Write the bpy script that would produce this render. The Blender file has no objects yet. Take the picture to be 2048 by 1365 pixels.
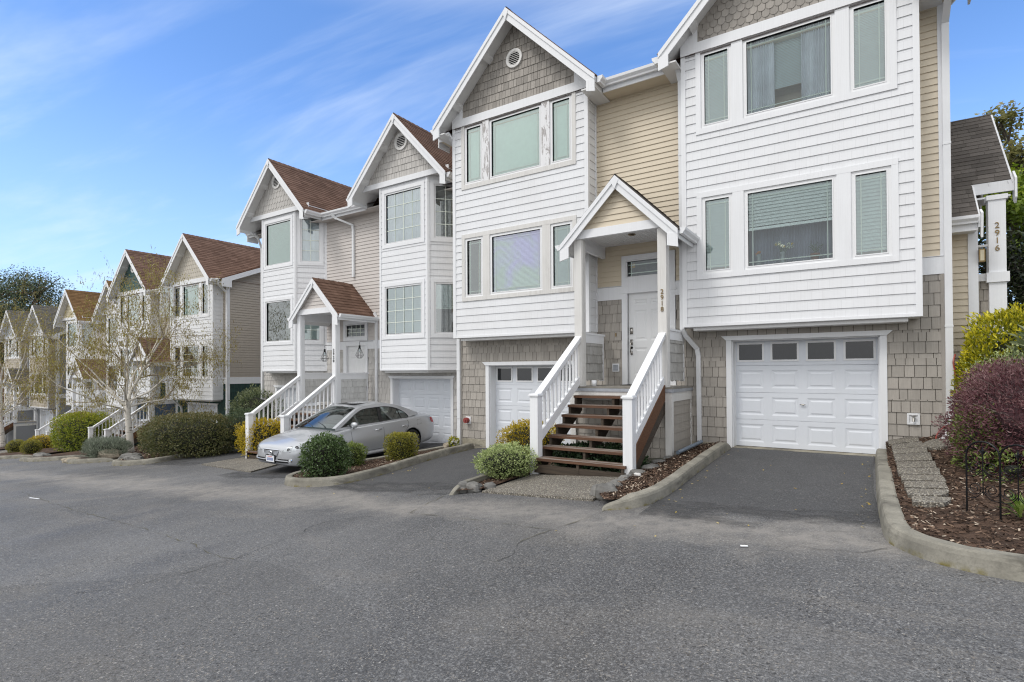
import bpy, bmesh, math, random
from mathutils import Vector, Matrix, noise
from mathutils.bvhtree import BVHTree
from mathutils.geometry import delaunay_2d_cdt
V = Vector
rnd = random.Random(11)
sc = bpy.context.scene
col = sc.collection
rad = math.radians


GARAGE_LEVELS = ((-2.3, .16, 11.7, 0.0), (-8.2, -5.7, 11.7, -.434))


def ground_z(x, y):
    x = max(min(x, 14.0), -75.0)
    z = -0.3 + 0.073 * (x + 4.1) + 0.02 * (y - 6.85)
    for x0, x1, yg, zg in GARAGE_LEVELS:         # drives flatten out to meet their level garage floors
        if x0 - .7 < x < x1 + .7 and y > yg - 4:
            wx = min(1, (x - x0 + .7) / .6, (x1 + .7 - x) / .6)
            wy = min(1, (y - yg + 4) / 4)
            w = max(0, wx) * wy * wy * (3 - 2 * wy)
            z += (zg - .012 - z) * w
    return z


# ------------------------------------------------------------------ mesh collector
class Fr:
    """a plane to build on: u along it, v up, w outwards"""
    def __init__(s, o, u, n, v=(0, 0, 1)):
        s.o, s.u, s.n, s.v = V(o), V(u).normalized(), V(n).normalized(), V(v).normalized()

    def p(s, u, v, w=0.0):
        return s.o + s.u * u + s.v * v + s.n * w


class MB:
    org = V((0, 0, 0))

    def __init__(s):
        s.v, s.f, s.t, s.m, s.uv = [], [], [], [], []

    def face(s, pts, tone=.5, mi=0, uv=None):
        b = len(s.v)
        s.v.extend(pts)
        s.f.append(tuple(range(b, b + len(pts))))
        s.t.append(tone)
        s.m.append(mi)
        s.uv.append(uv)

    def hexa(s, c, tone=.5, mi=0):
        b = len(s.v)
        s.v.extend(c)
        for q in ((0, 3, 2, 1), (4, 5, 6, 7), (0, 1, 5, 4), (1, 2, 6, 5), (2, 3, 7, 6), (3, 0, 4, 7)):
            s.f.append(tuple(b + i for i in q))
            s.t.append(tone)
            s.m.append(mi)
            s.uv.append(None)

    def box(s, x0, x1, y0, y1, z0, z1, tone=.5, mi=0):
        s.hexa([V(p) for p in ((x0, y0, z0), (x1, y0, z0), (x1, y1, z0), (x0, y1, z0),
                               (x0, y0, z1), (x1, y0, z1), (x1, y1, z1), (x0, y1, z1))], tone, mi)

    def fbox(s, F, u0, u1, v0, v1, w0, w1, tone=.5, mi=0):
        s.hexa([F.p(*p) for p in ((u0, v0, w1), (u1, v0, w1), (u1, v0, w0), (u0, v0, w0),
                                  (u0, v1, w1), (u1, v1, w1), (u1, v1, w0), (u0, v1, w0))], tone, mi)

    def prism(s, poly, ext, tone=.5, mi=0):
        ext = V(ext)
        n = len(poly)
        a = [V(p) for p in poly]
        b = [p + ext for p in a]
        s.face(a[::-1], tone, mi)
        s.face(b, tone, mi)
        for i in range(n):
            j = (i + 1) % n
            s.face([a[i], a[j], b[j], b[i]], tone, mi)

    def bar(s, a, b, wd, ht, up=(0, 0, 1), tone=.5, mi=0):
        """rectangular bar from a to b"""
        a, b = V(a), V(b)
        d = (b - a).normalized()
        sd = d.cross(V(up)).normalized() * wd / 2
        u = sd.cross(d).normalized() * ht / 2
        s.hexa([a - sd - u, a + sd - u, b + sd - u, b - sd - u, a - sd + u, a + sd + u, b + sd + u, b - sd + u], tone, mi)

    def tube(s, pts, r, n=8, tone=.5, mi=0, cap=True):
        pts = [V(p) for p in pts]
        if not isinstance(r, (list, tuple)):
            r = [r] * len(pts)
        base = len(s.v)
        ref = None
        for i, p in enumerate(pts):
            d = (pts[min(i + 1, len(pts) - 1)] - pts[max(i - 1, 0)])
            if d.length < 1e-9:
                d = V((0, 0, 1))
            d.normalize()
            if ref is None:
                ref = d.orthogonal().normalized()
            ref = (ref - d * ref.dot(d))
            if ref.length < 1e-6:
                ref = d.orthogonal()
            ref.normalize()
            e = d.cross(ref)
            for k in range(n):
                a = 2 * math.pi * k / n
                s.v.append(p + (ref * math.cos(a) + e * math.sin(a)) * r[i])
        for i in range(len(pts) - 1):
            for k in range(n):
                a = base + i * n + k
                b = base + i * n + (k + 1) % n
                s.f.append((a, b, b + n, a + n))
                s.t.append(tone)
                s.m.append(mi)
                s.uv.append(None)
        if cap:
            for q in (tuple(base + k for k in range(n))[::-1], tuple(base + (len(pts) - 1) * n + k for k in range(n))):
                s.f.append(q)
                s.t.append(tone)
                s.m.append(mi)
                s.uv.append(None)

    def lathe(s, prof, c, axis='z', n=24, tone=.5, mi=0):
        """prof: (r, h) pairs"""
        c = V(c)
        base = len(s.v)
        for r, h in prof:
            for k in range(n):
                a = 2 * math.pi * k / n
                x, y = r * math.cos(a), r * math.sin(a)
                s.v.append(c + (V((x, y, h)) if axis == 'z' else V((h, x, y)) if axis == 'x' else V((x, h, y))))
        for i in range(len(prof) - 1):
            for k in range(n):
                a = base + i * n + k
                b = base + i * n + (k + 1) % n
                s.f.append((a, b, b + n, a + n))
                s.t.append(tone)
                s.m.append(mi)
                s.uv.append(None)

    def build(s, name, mat, parent=None, smooth=False, loc=None):
        """one linked mesh object; vertices are given in world space"""
        o0 = V(loc) if loc is not None else MB.org
        me = bpy.data.meshes.new(name)
        me.from_pydata([tuple(p - o0) for p in s.v], [], s.f)
        mats = mat if isinstance(mat, (list, tuple)) else [mat]
        for m in mats:
            me.materials.append(m)
        at = me.attributes.new('tone', 'FLOAT', 'FACE')
        at.data.foreach_set('value', s.t)
        if len(mats) > 1:
            me.polygons.foreach_set('material_index', s.m)
        if any(u is not None for u in s.uv):
            ul = me.uv_layers.new(name='UVMap')
            fl = []
            for f, u in zip(s.f, s.uv):
                if u is None:
                    u = [(0, 0)] * len(f)
                for q in u:
                    fl.extend(q)
            ul.data.foreach_set('uv', fl)
        if smooth:
            me.polygons.foreach_set('use_smooth', [True] * len(s.f))
            b_ = bmesh.new()
            b_.from_mesh(me)
            bmesh.ops.remove_doubles(b_, verts=b_.verts, dist=.0004)
            b_.to_mesh(me)
            b_.free()
        me.update()
        o = bpy.data.objects.new(name, me)
        col.objects.link(o)
        if parent is not None:
            o.parent = parent
        elif loc is not None:
            o.location = loc
        return o


def tag(o, label=None, cat=None, group=None, kind=None):
    if label:
        o['label'] = label
    if cat:
        o['category'] = cat
    if group:
        o['group'] = group
    if kind:
        o['kind'] = kind
    return o


def empty(name, loc, label=None, cat=None, group=None):
    o = bpy.data.objects.new(name, None)
    o.empty_display_size = .3
    col.objects.link(o)
    o.location = loc
    MB.org = V(loc)
    return tag(o, label, cat, group)


def part_empty(name, parent):
    o = bpy.data.objects.new(name, None)
    col.objects.link(o)
    o.parent = parent
    return o


# ------------------------------------------------------------------ polygon helpers
def clip_half(poly, a, b, c):
    """keep a*u + b*v + c >= 0"""
    out = []
    n = len(poly)
    for i in range(n):
        p, q = poly[i], poly[(i + 1) % n]
        dp, dq = a * p[0] + b * p[1] + c, a * q[0] + b * q[1] + c
        if dp >= 0:
            out.append(p)
        if (dp >= 0) != (dq >= 0):
            t = dp / (dp - dq)
            out.append((p[0] + (q[0] - p[0]) * t, p[1] + (q[1] - p[1]) * t))
    return out


def clip_convex(sub, poly):
    out = sub
    n = len(poly)
    ar = sum(poly[i][0] * poly[(i + 1) % n][1] - poly[(i + 1) % n][0] * poly[i][1] for i in range(n))
    sg = 1 if ar > 0 else -1
    for i in range(n):
        (x0, y0), (x1, y1) = poly[i], poly[(i + 1) % n]
        a, b = -(y1 - y0) * sg, (x1 - x0) * sg
        out = clip_half(out, a, b, -(a * x0 + b * y0))
        if len(out) < 3:
            return []
    return out


def rect(u0, u1, v0, v1):
    return [(u0, v0), (u1, v0), (u1, v1), (u0, v1)]


def bands(poly, holes, exp, v_start):
    vmin, vmax = min(p[1] for p in poly), max(p[1] for p in poly)
    k = math.floor((vmin - v_start) / exp)
    while v_start + k * exp < vmax - 1e-6:
        a, b = v_start + k * exp, v_start + (k + 1) * exp
        cuts = sorted({a, b} | {h[2] for h in holes if a < h[2] < b} | {h[3] for h in holes if a < h[3] < b})
        for c, d in zip(cuts, cuts[1:]):
            iv = [(-1e3, 1e3)]
            for h in holes:
                if h[2] <= c + 1e-6 and h[3] >= d - 1e-6:
                    nv = []
                    for i0, i1 in iv:
                        if h[1] <= i0 or h[0] >= i1:
                            nv.append((i0, i1))
                        else:
                            if h[0] > i0:
                                nv.append((i0, h[0]))
                            if h[1] < i1:
                                nv.append((h[1], i1))
                    iv = nv
            yield k, a, b, c, d, iv
        k += 1


def lap(mb, F, poly, holes=(), exp=.18, lip=.014, v_start=0.0, tone_var=.25):
    """overlapping horizontal boards, each course leaning out to a lip that casts its own shade"""
    for k, a, b, c, d, iv in bands(poly, holes, exp, v_start):
        tn = .5 + (rnd.random() - .5) * tone_var
        for i0, i1 in iv:
            q = clip_convex([(max(i0, -900), c), (min(i1, 900), c), (min(i1, 900), d), (max(i0, -900), d)], poly)
            if len(q) < 3:
                continue
            w = lambda v: lip * (1 - (v - a) / exp) + .001
            mb.face([F.p(u, v, w(v)) for u, v in q], tn, 0, q)
            if c - a < 1e-6:
                lo = [p for p in q if abs(p[1] - c) < 1e-5]
                if len(lo) >= 2:
                    u0, u1 = min(p[0] for p in lo), max(p[0] for p in lo)
                    mb.face([F.p(u0, c, w(c)), F.p(u0, c, 0), F.p(u1, c, 0), F.p(u1, c, w(c))], tn)


def shingle(mb, F, poly, holes=(), exp=.19, lip=.016, wd=(.09, .17), gap=.008, v_start=0.0, tone_var=1.0, sides=True, jig=0.0, scallop=False, back_mi=0, lo_w=.003):
    """separate shingles of uneven width, with open joints over a backing sheet"""
    us = [p[0] for p in poly]
    umin, umax = min(us), max(us)
    for k, a, b, c, d, iv in bands(poly, holes, exp, v_start):
        for i0, i1 in iv:
            q = clip_convex(rect(max(i0, umin), min(i1, umax), c, d), poly)
            if len(q) >= 3:
                mb.face([F.p(u, v, 0) for u, v in q], .5, back_mi, q)
        if not scallop:
            u = umin - rnd.random() * wd[1]
            while u < umax:
                w_ = rnd.uniform(*wd)
                tn = .5 + (rnd.random() - .5) * tone_var
                l2 = lip * rnd.uniform(.75, 1.15)
                dv = -rnd.random() * jig
                for i0, i1 in iv:
                    u0, u1 = max(u + gap / 2, i0, umin), min(u + w_ - gap / 2, i1, umax)
                    if u1 - u0 < .012:
                        continue
                    full = rect(u0, u1, (c + dv) if c - a < 1e-6 else c, d)
                    q = clip_convex(full, poly)
                    if len(q) < 3:
                        continue
                    wv = lambda v: l2 * (1 - (v - a) / exp) + lo_w
                    mb.face([F.p(x, v, wv(v)) for x, v in q], tn, 0, q)
                    lo = [p for p in q if abs(p[1] - full[0][1]) < 1e-5]
                    if len(lo) >= 2 and c - a < 1e-6:
                        x0, x1, vv = min(p[0] for p in lo), max(p[0] for p in lo), full[0][1]
                        mb.face([F.p(x0, vv, wv(vv)), F.p(x0, vv, 0), F.p(x1, vv, 0), F.p(x1, vv, wv(vv))], tn)
                    if sides and len(q) == 4:
                        for x, sgn in ((u0, 1), (u1, -1)):
                            f = [F.p(x, full[0][1], wv(full[0][1])), F.p(x, d, wv(d)), F.p(x, d, 0), F.p(x, full[0][1], 0)]
                            mb.face(f if sgn > 0 else f[::-1], tn)
                u += w_
    if scallop:
        w_ = wd[0]
        vmin, vmax = min(p[1] for p in poly), max(p[1] for p in poly)
        k = 0
        v0 = vmin - exp * .5
        rr = w_ / 2 - gap / 2
        while v0 < vmax:
            u = umin - w_ + (w_ / 2 if k % 2 else 0)
            while u < umax + w_:
                cx = u + w_ / 2
                arc = [(cx - rr * math.cos(t * math.pi / 10), v0 + rr - rr * math.sin(t * math.pi / 10)) for t in range(11)]
                shp = arc + [(cx + rr, v0 + exp + rr), (cx - rr, v0 + exp + rr)]
                q = clip_convex(shp, poly)
                if len(q) >= 3:
                    tn = .5 + (rnd.random() - .5) * tone_var
                    wv = lambda v: lip * (1 - (v - v0) / (exp + rr)) + lo_w
                    mb.face([F.p(x, v, wv(v)) for x, v in q], tn, 0, q)
                    if len(q) == len(shp):
                        for p, r_ in zip(arc, arc[1:]):
                            mb.face([F.p(p[0], p[1], wv(p[1])), F.p(p[0], p[1], 0), F.p(r_[0], r_[1], 0), F.p(r_[0], r_[1], wv(r_[1]))], tn)
                u += w_
            v0 += exp
            k += 1


# ------------------------------------------------------------------ materials
class NT:
    def __init__(s, name):
        s.mat = bpy.data.materials.new(name)
        s.mat.use_nodes = True
        s.nt = s.mat.node_tree
        s.nt.nodes.clear()
        s.out = s.nt.nodes.new('ShaderNodeOutputMaterial')

    def n(s, typ, **kw):
        nd = s.nt.nodes.new('ShaderNode' + typ)
        for k, v in kw.items():
            if k.startswith('i_'):
                nd.inputs[k[2:].replace('_', ' ')].default_value = v
            else:
                setattr(nd, k, v)
        return nd

    def l(s, a, b):
        s.nt.links.new(a, b)

    def coord(s, which='Object', scale=(1, 1, 1), rot=(0, 0, 0)):
        t = s.n('TexCoord')
        m = s.n('Mapping')
        m.inputs['Scale'].default_value = scale
        m.inputs['Rotation'].default_value = rot
        s.l(t.outputs[which], m.inputs['Vector'])
        return m.outputs['Vector']

    def noise(s, vec, scale, detail=4, rough=.55, dist=0):
        t = s.n('TexNoise')
        t.inputs['Scale'].default_value = scale
        t.inputs['Detail'].default_value = detail
        t.inputs['Roughness'].default_value = rough
        t.inputs['Distortion'].default_value = dist
        s.l(vec, t.inputs['Vector'])
        return t.outputs['Fac']

    def voro(s, vec, scale, feature='F1', out='Distance', randomness=1.0):
        t = s.n('TexVoronoi', feature=feature)
        t.inputs['Scale'].default_value = scale
        t.inputs['Randomness'].default_value = randomness
        s.l(vec, t.inputs['Vector'])
        return t.outputs[out]

    def ramp(s, fac, stops, interp='LINEAR'):
        r = s.n('ValToRGB')
        r.color_ramp.interpolation = interp
        e = r.color_ramp.elements
        while len(e) < len(stops):
            e.new(.5)
        for el, (p, c) in zip(e, stops):
            el.position = p
            el.color = c if len(c) == 4 else (*c, 1)
        s.l(fac, r.inputs['Fac'])
        return r.outputs['Color']

    def maprange(s, fac, a, b, c, d):
        m = s.n('MapRange')
        for i, v in zip(('From Min', 'From Max', 'To Min', 'To Max'), (a, b, c, d)):
            m.inputs[i].default_value = v
        s.l(fac, m.inputs['Value'])
        return m.outputs['Result']

    def mix(s, fac, a, b, mode='MIX'):
        m = s.n('MixRGB', blend_type=mode)
        if isinstance(fac, (int, float)):
            m.inputs['Fac'].default_value = fac
        else:
            s.l(fac, m.inputs['Fac'])
        for i, x in (('Color1', a), ('Color2', b)):
            if isinstance(x, (tuple, list)):
                m.inputs[i].default_value = (*x[:3], 1)
            else:
                s.l(x, m.inputs[i])
        return m.outputs['Color']

    def math(s, op, a, b=None):
        m = s.n('Math', operation=op)
        for i, x in enumerate((a, b)):
            if x is None:
                continue
            if isinstance(x, (int, float)):
                m.inputs[i].default_value = x
            else:
                s.l(x, m.inputs[i])
        return m.outputs[0]

    def tone(s):
        a = s.n('Attribute', attribute_name='tone')
        return a.outputs['Fac']

    def bump(s, h, strength=.3, dist=.01):
        b = s.n('Bump')
        b.inputs['Strength'].default_value = strength
        b.inputs['Distance'].default_value = dist
        s.l(h, b.inputs['Height'])
        return b.outputs['Normal']

    def pbr(s, color, rough=.6, metal=0, spec=.5, normal=None, **kw):
        p = s.n('BsdfPrincipled')
        if isinstance(color, (tuple, list)):
            p.inputs['Base Color'].default_value = (*color[:3], 1)
        else:
            s.l(color, p.inputs['Base Color'])
        if isinstance(rough, (int, float)):
            p.inputs['Roughness'].default_value = rough
        else:
            s.l(rough, p.inputs['Roughness'])
        p.inputs['Metallic'].default_value = metal
        p.inputs['Specular IOR Level'].default_value = spec
        if normal is not None:
            s.l(normal, p.inputs['Normal'])
        for k, v in kw.items():
            p.inputs[k.replace('_', ' ')].default_value = v
        s.l(p.outputs[0], s.out.inputs['Surface'])
        return p


def mat_paint(name, base, rough=.55, tone_amt=.08, dirt=.25, dirt_col=(.35, .33, .29), grain=.0, spec=.35, streak=0.0, bump=.15):
    """painted or vinyl surface: faint board tone, weather stains, fine grain"""
    t = NT(name)
    ob = t.coord('Object')
    tn = t.maprange(t.tone(), 0, 1, 1 - tone_amt, 1 + tone_amt)
    c = t.mix(1.0, base, t.n('CombineColor').outputs[0], 'MIX') if False else None
    rgb = t.n('RGB')
    rgb.outputs[0].default_value = (*base, 1)
    big = t.noise(ob, .9, 5, .6)
    fine = t.noise(t.coord('Object', (1, 1, .08)), 14, 5, .65)
    m1 = t.math('MULTIPLY', t.maprange(big, .3, .75, .0, 1.0), t.maprange(fine, .35, .8, 0, 1))
    cc = t.mix(t.math('MULTIPLY', m1, dirt), rgb.outputs[0], dirt_col)
    if grain:
        g = t.noise(t.coord('Object', (60, 60, 1.2)), 1.0, 3, .6)
        gm = t.n('CombineXYZ')
        gv = t.maprange(g, .25, .75, 1 - grain, 1 + grain)
        for i in range(3):
            t.l(gv, gm.inputs[i])
        cc = t.mix(1.0, cc, gm.outputs[0], 'MULTIPLY')
    tm = t.n('CombineXYZ')
    for i in range(3):
        t.l(tn, tm.inputs[i])
    cc = t.mix(1.0, cc, tm.outputs[0], 'MULTIPLY')
    nb = t.noise(t.coord('Object', (1, 1, .2)), 60, 3)
    t.pbr(cc, rough, 0, spec, t.bump(nb, bump, .002))
    return t.mat


def mat_joint_siding(name, base):
    """white painted shingle boards: faint upright joints and grain"""
    t = NT(name)
    uv = t.coord('UV')
    b = t.n('TexBrick')
    b.offset = .37
    b.inputs['Color1'].default_value = (*[x * 1.0 for x in base], 1)
    b.inputs['Color2'].default_value = (*[x * .97 for x in base], 1)
    b.inputs['Mortar'].default_value = (*[x * .86 for x in base], 1)
    b.inputs['Scale'].default_value = 1
    b.inputs['Mortar Size'].default_value = .0035
    b.inputs['Mortar Smooth'].default_value = .5
    b.inputs['Brick Width'].default_value = .17
    b.inputs['Row Height'].default_value = .181
    t.l(uv, b.inputs['Vector'])
    g = t.noise(t.coord('UV', (55, .9, 1)), 1.0, 4, .65)
    big = t.noise(t.coord('Object'), .8, 4)
    c = t.mix(t.maprange(g, .45, .85, 0, .16), b.outputs['Color'], (.45, .44, .42))
    c = t.mix(t.maprange(big, .45, .8, 0, .14), c, (.5, .48, .44))
    t.pbr(c, .6, 0, .3, t.bump(g, .12, .003))
    return t.mat


def mat_leaf(name, c1, c2, c3=None, gloss=.4, trans=.25):
    t = NT(name)
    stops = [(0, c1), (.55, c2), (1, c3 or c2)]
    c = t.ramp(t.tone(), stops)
    nz = t.noise(t.coord('Object'), 3.0, 3)
    c = t.mix(t.maprange(nz, .3, .7, .0, .35), c, tuple(x * .55 for x in c1))
    p = t.n('BsdfPrincipled')
    t.l(c, p.inputs['Base Color'])
    p.inputs['Roughness'].default_value = .62 - gloss * .4
    p.inputs['Specular IOR Level'].default_value = .5
    tr = t.n('BsdfTranslucent')
    t.l(c, tr.inputs['Color'])
    mx = t.n('MixShader')
    mx.inputs[0].default_value = trans
    t.l(p.outputs[0], mx.inputs[1])
    t.l(tr.outputs[0], mx.inputs[2])
    t.l(mx.outputs[0], t.out.inputs['Surface'])
    return t.mat


def mat_plain(name, color, rough=.6, metal=0, spec=.5, var=.15, scale=8, bump=0.0, bscale=30, **kw):
    t = NT(name)
    nz = t.noise(t.coord('Object'), scale, 4)
    c = t.mix(t.maprange(nz, .3, .7, 0, 1), tuple(x * (1 - var) for x in color), tuple(min(1, x * (1 + var)) for x in color))
    nm = t.bump(t.noise(t.coord('Object'), bscale, 4), bump, .006) if bump else None
    t.pbr(c, rough, metal, spec, nm, **kw)
    return t.mat


def mat_glass(name, tint=(.72, .86, .80), refl=.10, rough=.0):
    t = NT(name)
    tr = t.n('BsdfTransparent')
    tr.inputs[0].default_value = (*tint, 1)
    gl = t.n('BsdfGlossy')
    gl.inputs['Roughness'].default_value = rough
    gl.inputs['Color'].default_value = (.92, .96, .95, 1)
    fr = t.n('Fresnel')
    fr.inputs['IOR'].default_value = 1.5
    wob = t.noise(t.coord('Object'), 1.3, 2)
    nm = t.bump(wob, .06, .02)
    t.l(nm, gl.inputs['Normal'])
    f = t.math('MINIMUM', t.math('ADD', fr.outputs[0], refl), 1.0)
    mx = t.n('MixShader')
    t.l(f, mx.inputs[0])
    t.l(tr.outputs[0], mx.inputs[1])
    t.l(gl.outputs[0], mx.inputs[2])
    t.l(mx.outputs[0], t.out.inputs['Surface'])
    return t.mat


def mat_film_glass():
    """glass with the blotchy violet interference of a worn coating"""
    t = NT('film_glass')
    tr = t.n('BsdfTransparent')
    ob = t.coord('Object')
    nz = t.noise(ob, 1.4, 5, .62, .8)
    tint = t.mix(t.ramp(nz, [(.38, (0, 0, 0)), (.58, (1, 1, 1))]), (.66, .74, .70), (.68, .68, .82))
    t.l(tint, tr.inputs[0])
    gl = t.n('BsdfGlossy')
    gl.inputs['Roughness'].default_value = .02
    gc = t.mix(t.ramp(nz, [(.38, (0, 0, 0)), (.58, (1, 1, 1))]), (.76, .81, .79), (.78, .76, .95))
    t.l(gc, gl.inputs['Color'])
    mx = t.n('MixShader')
    mx.inputs[0].default_value = .34
    t.l(tr.outputs[0], mx.inputs[1])
    t.l(gl.outputs[0], mx.inputs[2])
    t.l(mx.outputs[0], t.out.inputs['Surface'])
    return t.mat


def mat_asphalt(name, dark=(.075, .077, .083), light=(.125, .125, .127), tan=(.17, .155, .135), speck=.5, patches=True, worn=False, band=None):
    t = NT(name)
    ob = t.coord('Object')
    big = t.noise(ob, .22, 5, .62, .4)
    mid = t.noise(t.coord('Object', (.45, 1.1, 1)), .55, 6, .62, 1.0)
    c = t.mix(t.maprange(big, .35, .65, 0, 1), dark, light)
    c = t.mix(t.maprange(mid, .50, .66, 0, .75 if patches else .2), c, tan)
    wet = t.noise(t.coord('Object', (.8, .5, 1), (0, 0, .5)), .45, 6, .62, .8)
    c = t.mix(t.maprange(wet, .5, .62, 0, .55), c, tuple(x * .72 for x in dark))
    wn = t.n('TexNoise')
    wn.inputs['Scale'].default_value = 21
    wn.inputs['Detail'].default_value = 3
    t.l(ob, wn.inputs['Vector'])
    wv = t.n('VectorMath', operation='MULTIPLY_ADD')
    t.l(wn.outputs['Color'], wv.inputs[0])
    wv.inputs[1].default_value = (.05, .05, .05)
    t.l(ob, wv.inputs[2])
    wvec = wv.outputs[0]
    fine = t.noise(ob, 85, 5, .85)
    c = t.mix(t.maprange(fine, .40, .62, .0, .75), c, tuple(x * .35 for x in dark))
    fine2 = t.noise(ob, 48, 5, .85)
    c = t.mix(t.maprange(fine2, .50, .66, .0, .75), c, tuple(min(1, x * 1.9) for x in light))
    clump = t.maprange(t.noise(ob, 1.6, 4, .6), .35, .62, .45, 1.0)
    hs = None
    for scale, keep, amt in ((34, .92, speck * .85), (56, .76, speck), (92, .6, speck * .9)):
        v = t.voro(wvec, scale, 'F1', 'Distance')
        vc = t.voro(wvec, scale, 'F1', 'Color')
        sp = t.n('SeparateColor')
        t.l(vc, sp.inputs[0])
        stone = t.math('MULTIPLY', t.math('GREATER_THAN', sp.outputs[0], keep), t.maprange(v, .26, .40, 1, 0))
        col_ = t.ramp(sp.outputs[1], [(0, (.34, .31, .27)), (.4, (.22, .19, .155)), (.8, (.34, .33, .315)), (1, (.47, .455, .43))])
        c = t.mix(t.math('MULTIPLY', t.math('MULTIPLY', stone, clump), amt), c, col_)
        pit = t.math('MULTIPLY', t.math('LESS_THAN', sp.outputs[2], .36), t.maprange(v, .2, .42, 1, 0))
        c = t.mix(t.math('MULTIPLY', t.math('MULTIPLY', pit, clump), .85), c, (.022, .022, .024))
    h = t.math('ADD', t.math('MULTIPLY', fine, .6), t.math('MULTIPLY', fine2, .9))
    if band:
        sy = t.n('SeparateXYZ')
        t.l(ob, sy.inputs[0])
        off = t.math('ADD', sy.outputs[1], t.math('MULTIPLY', t.math('SUBTRACT', t.noise(ob, .8, 5, .65), .5), 2.2))
        mk = t.maprange(t.math('ABSOLUTE', t.math('SUBTRACT', off, band)), .1, .75, .7, 0)
        c = t.mix(t.math('MULTIPLY', mk, t.maprange(t.noise(ob, 6, 5, .7), .3, .6, .3, 1)), c, tuple(x * 1.35 for x in tan))
    p = t.pbr(c, t.maprange(wet, .4, .7, .8, .52), 0, .4, t.bump(h, .4, .008))
    if worn:
        # the seal coat has worn through unevenly where the drive meets the street (object y = distance from that edge)
        sy = t.n('SeparateXYZ')
        t.l(ob, sy.inputs[0])
        e = t.math('ADD', sy.outputs[1], t.math('MULTIPLY', t.math('SUBTRACT', t.noise(t.coord('Object', (.6, 1.3, 1)), 1.5, 6, .65), .5), 2.4))
        tr = t.n('BsdfTransparent')
        mx = t.n('MixShader')
        t.l(t.maprange(e, .05, .75, 0, 1), mx.inputs[0])
        t.l(tr.outputs[0], mx.inputs[1])
        t.l(p.outputs[0], mx.inputs[2])
        t.l(mx.outputs[0], t.out.inputs['Surface'])
    return t.mat


def mat_pebble(name):
    t = NT(name)
    ob = t.coord('Object')
    v = t.voro(ob, 62, 'F1', 'Distance')
    vc = t.voro(ob, 62, 'F1', 'Color')
    s = t.n('SeparateColor')
    t.l(vc, s.inputs[0])
    c = t.ramp(s.outputs[0], [(0, (.16, .14, .115)), (.35, (.30, .265, .21)), (.6, (.22, .21, .195)), (.85, (.44, .40, .33)), (1, (.62, .59, .52))])
    c = t.mix(t.maprange(v, .35, .62, 0, .85), c, (.07, .064, .055))
    big = t.noise(ob, 1.4, 5)
    c = t.mix(t.maprange(big, .48, .72, 0, .5), c, (.10, .095, .085))
    t.pbr(c, .75, 0, .3, t.bump(v, .8, -.008))
    return t.mat


def mat_concrete(name, base=(.30, .285, .25), moss=True):
    t = NT(name)
    ob = t.coord('Object')
    n1 = t.noise(ob, 2.2, 6, .65, .3)
    n2 = t.noise(ob, 55, 4, .6)
    c = t.mix(t.maprange(n1, .3, .7, 0, 1), tuple(x * .62 for x in base), tuple(x * 1.25 for x in base))
    n3 = t.noise(t.coord('Object', (1, 1, 2.5)), 1.7, 6, .66, .5)
    c = t.mix(t.maprange(n3, .52, .68, 0, .8), c, (.085, .08, .068))
    c = t.mix(t.maprange(n2, .45, .8, 0, .5), c, tuple(x * .5 for x in base))
    if moss:
        uv = t.n('SeparateXYZ')
        t.l(t.coord('UV'), uv.inputs[0])
        low = t.maprange(uv.outputs[1], .0, .22, 1, 0)
        mm = t.math('MULTIPLY', low, t.maprange(t.noise(ob, 5, 5, .65), .50, .62, 0, 1))
        c = t.mix(mm, c, (.15, .125, .03))
    t.pbr(c, .85, 0, .25, t.bump(n2, .5, .004))
    return t.mat


def mat_mulch(name):
    t = NT(name)
    ob = t.coord('Object')
    tn = t.tone()
    c = t.ramp(tn, [(0, (.020, .013, .010)), (.35, (.060, .038, .027)), (.6, (.125, .078, .054)), (.85, (.25, .17, .12)), (1, (.55, .46, .36))])
    n = t.noise(ob, 35, 5, .7)
    c = t.mix(t.maprange(n, .4, .75, 0, .5), c, (.028, .018, .013))
    t.pbr(c, .9, 0, .2, t.bump(n, .7, .01))
    return t.mat


def mat_wood(name, c1, c2, wear=(.30, .27, .24), wear_amt=.6):
    t = NT(name)
    g = t.noise(t.coord('Object', (1.2, 26, 26)), 1.6, 5, .65, .3)
    c = t.mix(t.maprange(g, .3, .7, 0, 1), c1, c2)
    n = t.noise(t.coord('Object', (.8, 6, 6)), 1.7, 5, .65)
    geo = t.n('NewGeometry')
    sz = t.n('SeparateXYZ')
    t.l(geo.outputs['Normal'], sz.inputs[0])
    up = t.maprange(sz.outputs[2], .5, .9, 0, 1)
    c = t.mix(t.math('MULTIPLY', t.math('MULTIPLY', t.maprange(n, .40, .6, 0, 1), wear_amt), up), c, wear)
    t.pbr(c, .7, 0, .3, t.bump(g, .35, .004))
    return t.mat


def mat_peel(name):
    """white paint flaked off down to grey timber"""
    t = NT(name)
    n = t.noise(t.coord('Object', (1, 1, .25)), 9, 7, .72, .6)
    c = t.ramp(n, [(.0, (.78, .78, .79)), (.515, (.78, .78, .79)), (.545, (.36, .34, .335)), (.64, (.46, .44, .43)), (.72, (.05, .045, .05))])
    t.pbr(c, .7, 0, .3, t.bump(n, .5, .006))
    return t.mat


def mat_birch():
    t = NT('birch_bark')
    n = t.noise(t.coord('Object', (1, 1, 5)), 3.2, 6, .7, .4)
    c = t.ramp(n, [(.0, (.05, .045, .04)), (.36, (.10, .09, .075)), (.42, (.62, .58, .51)), (1, (.78, .75, .70))])
    t.pbr(c, .75, 0, .3, t.bump(n, .4, .01))
    return t.mat


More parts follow.
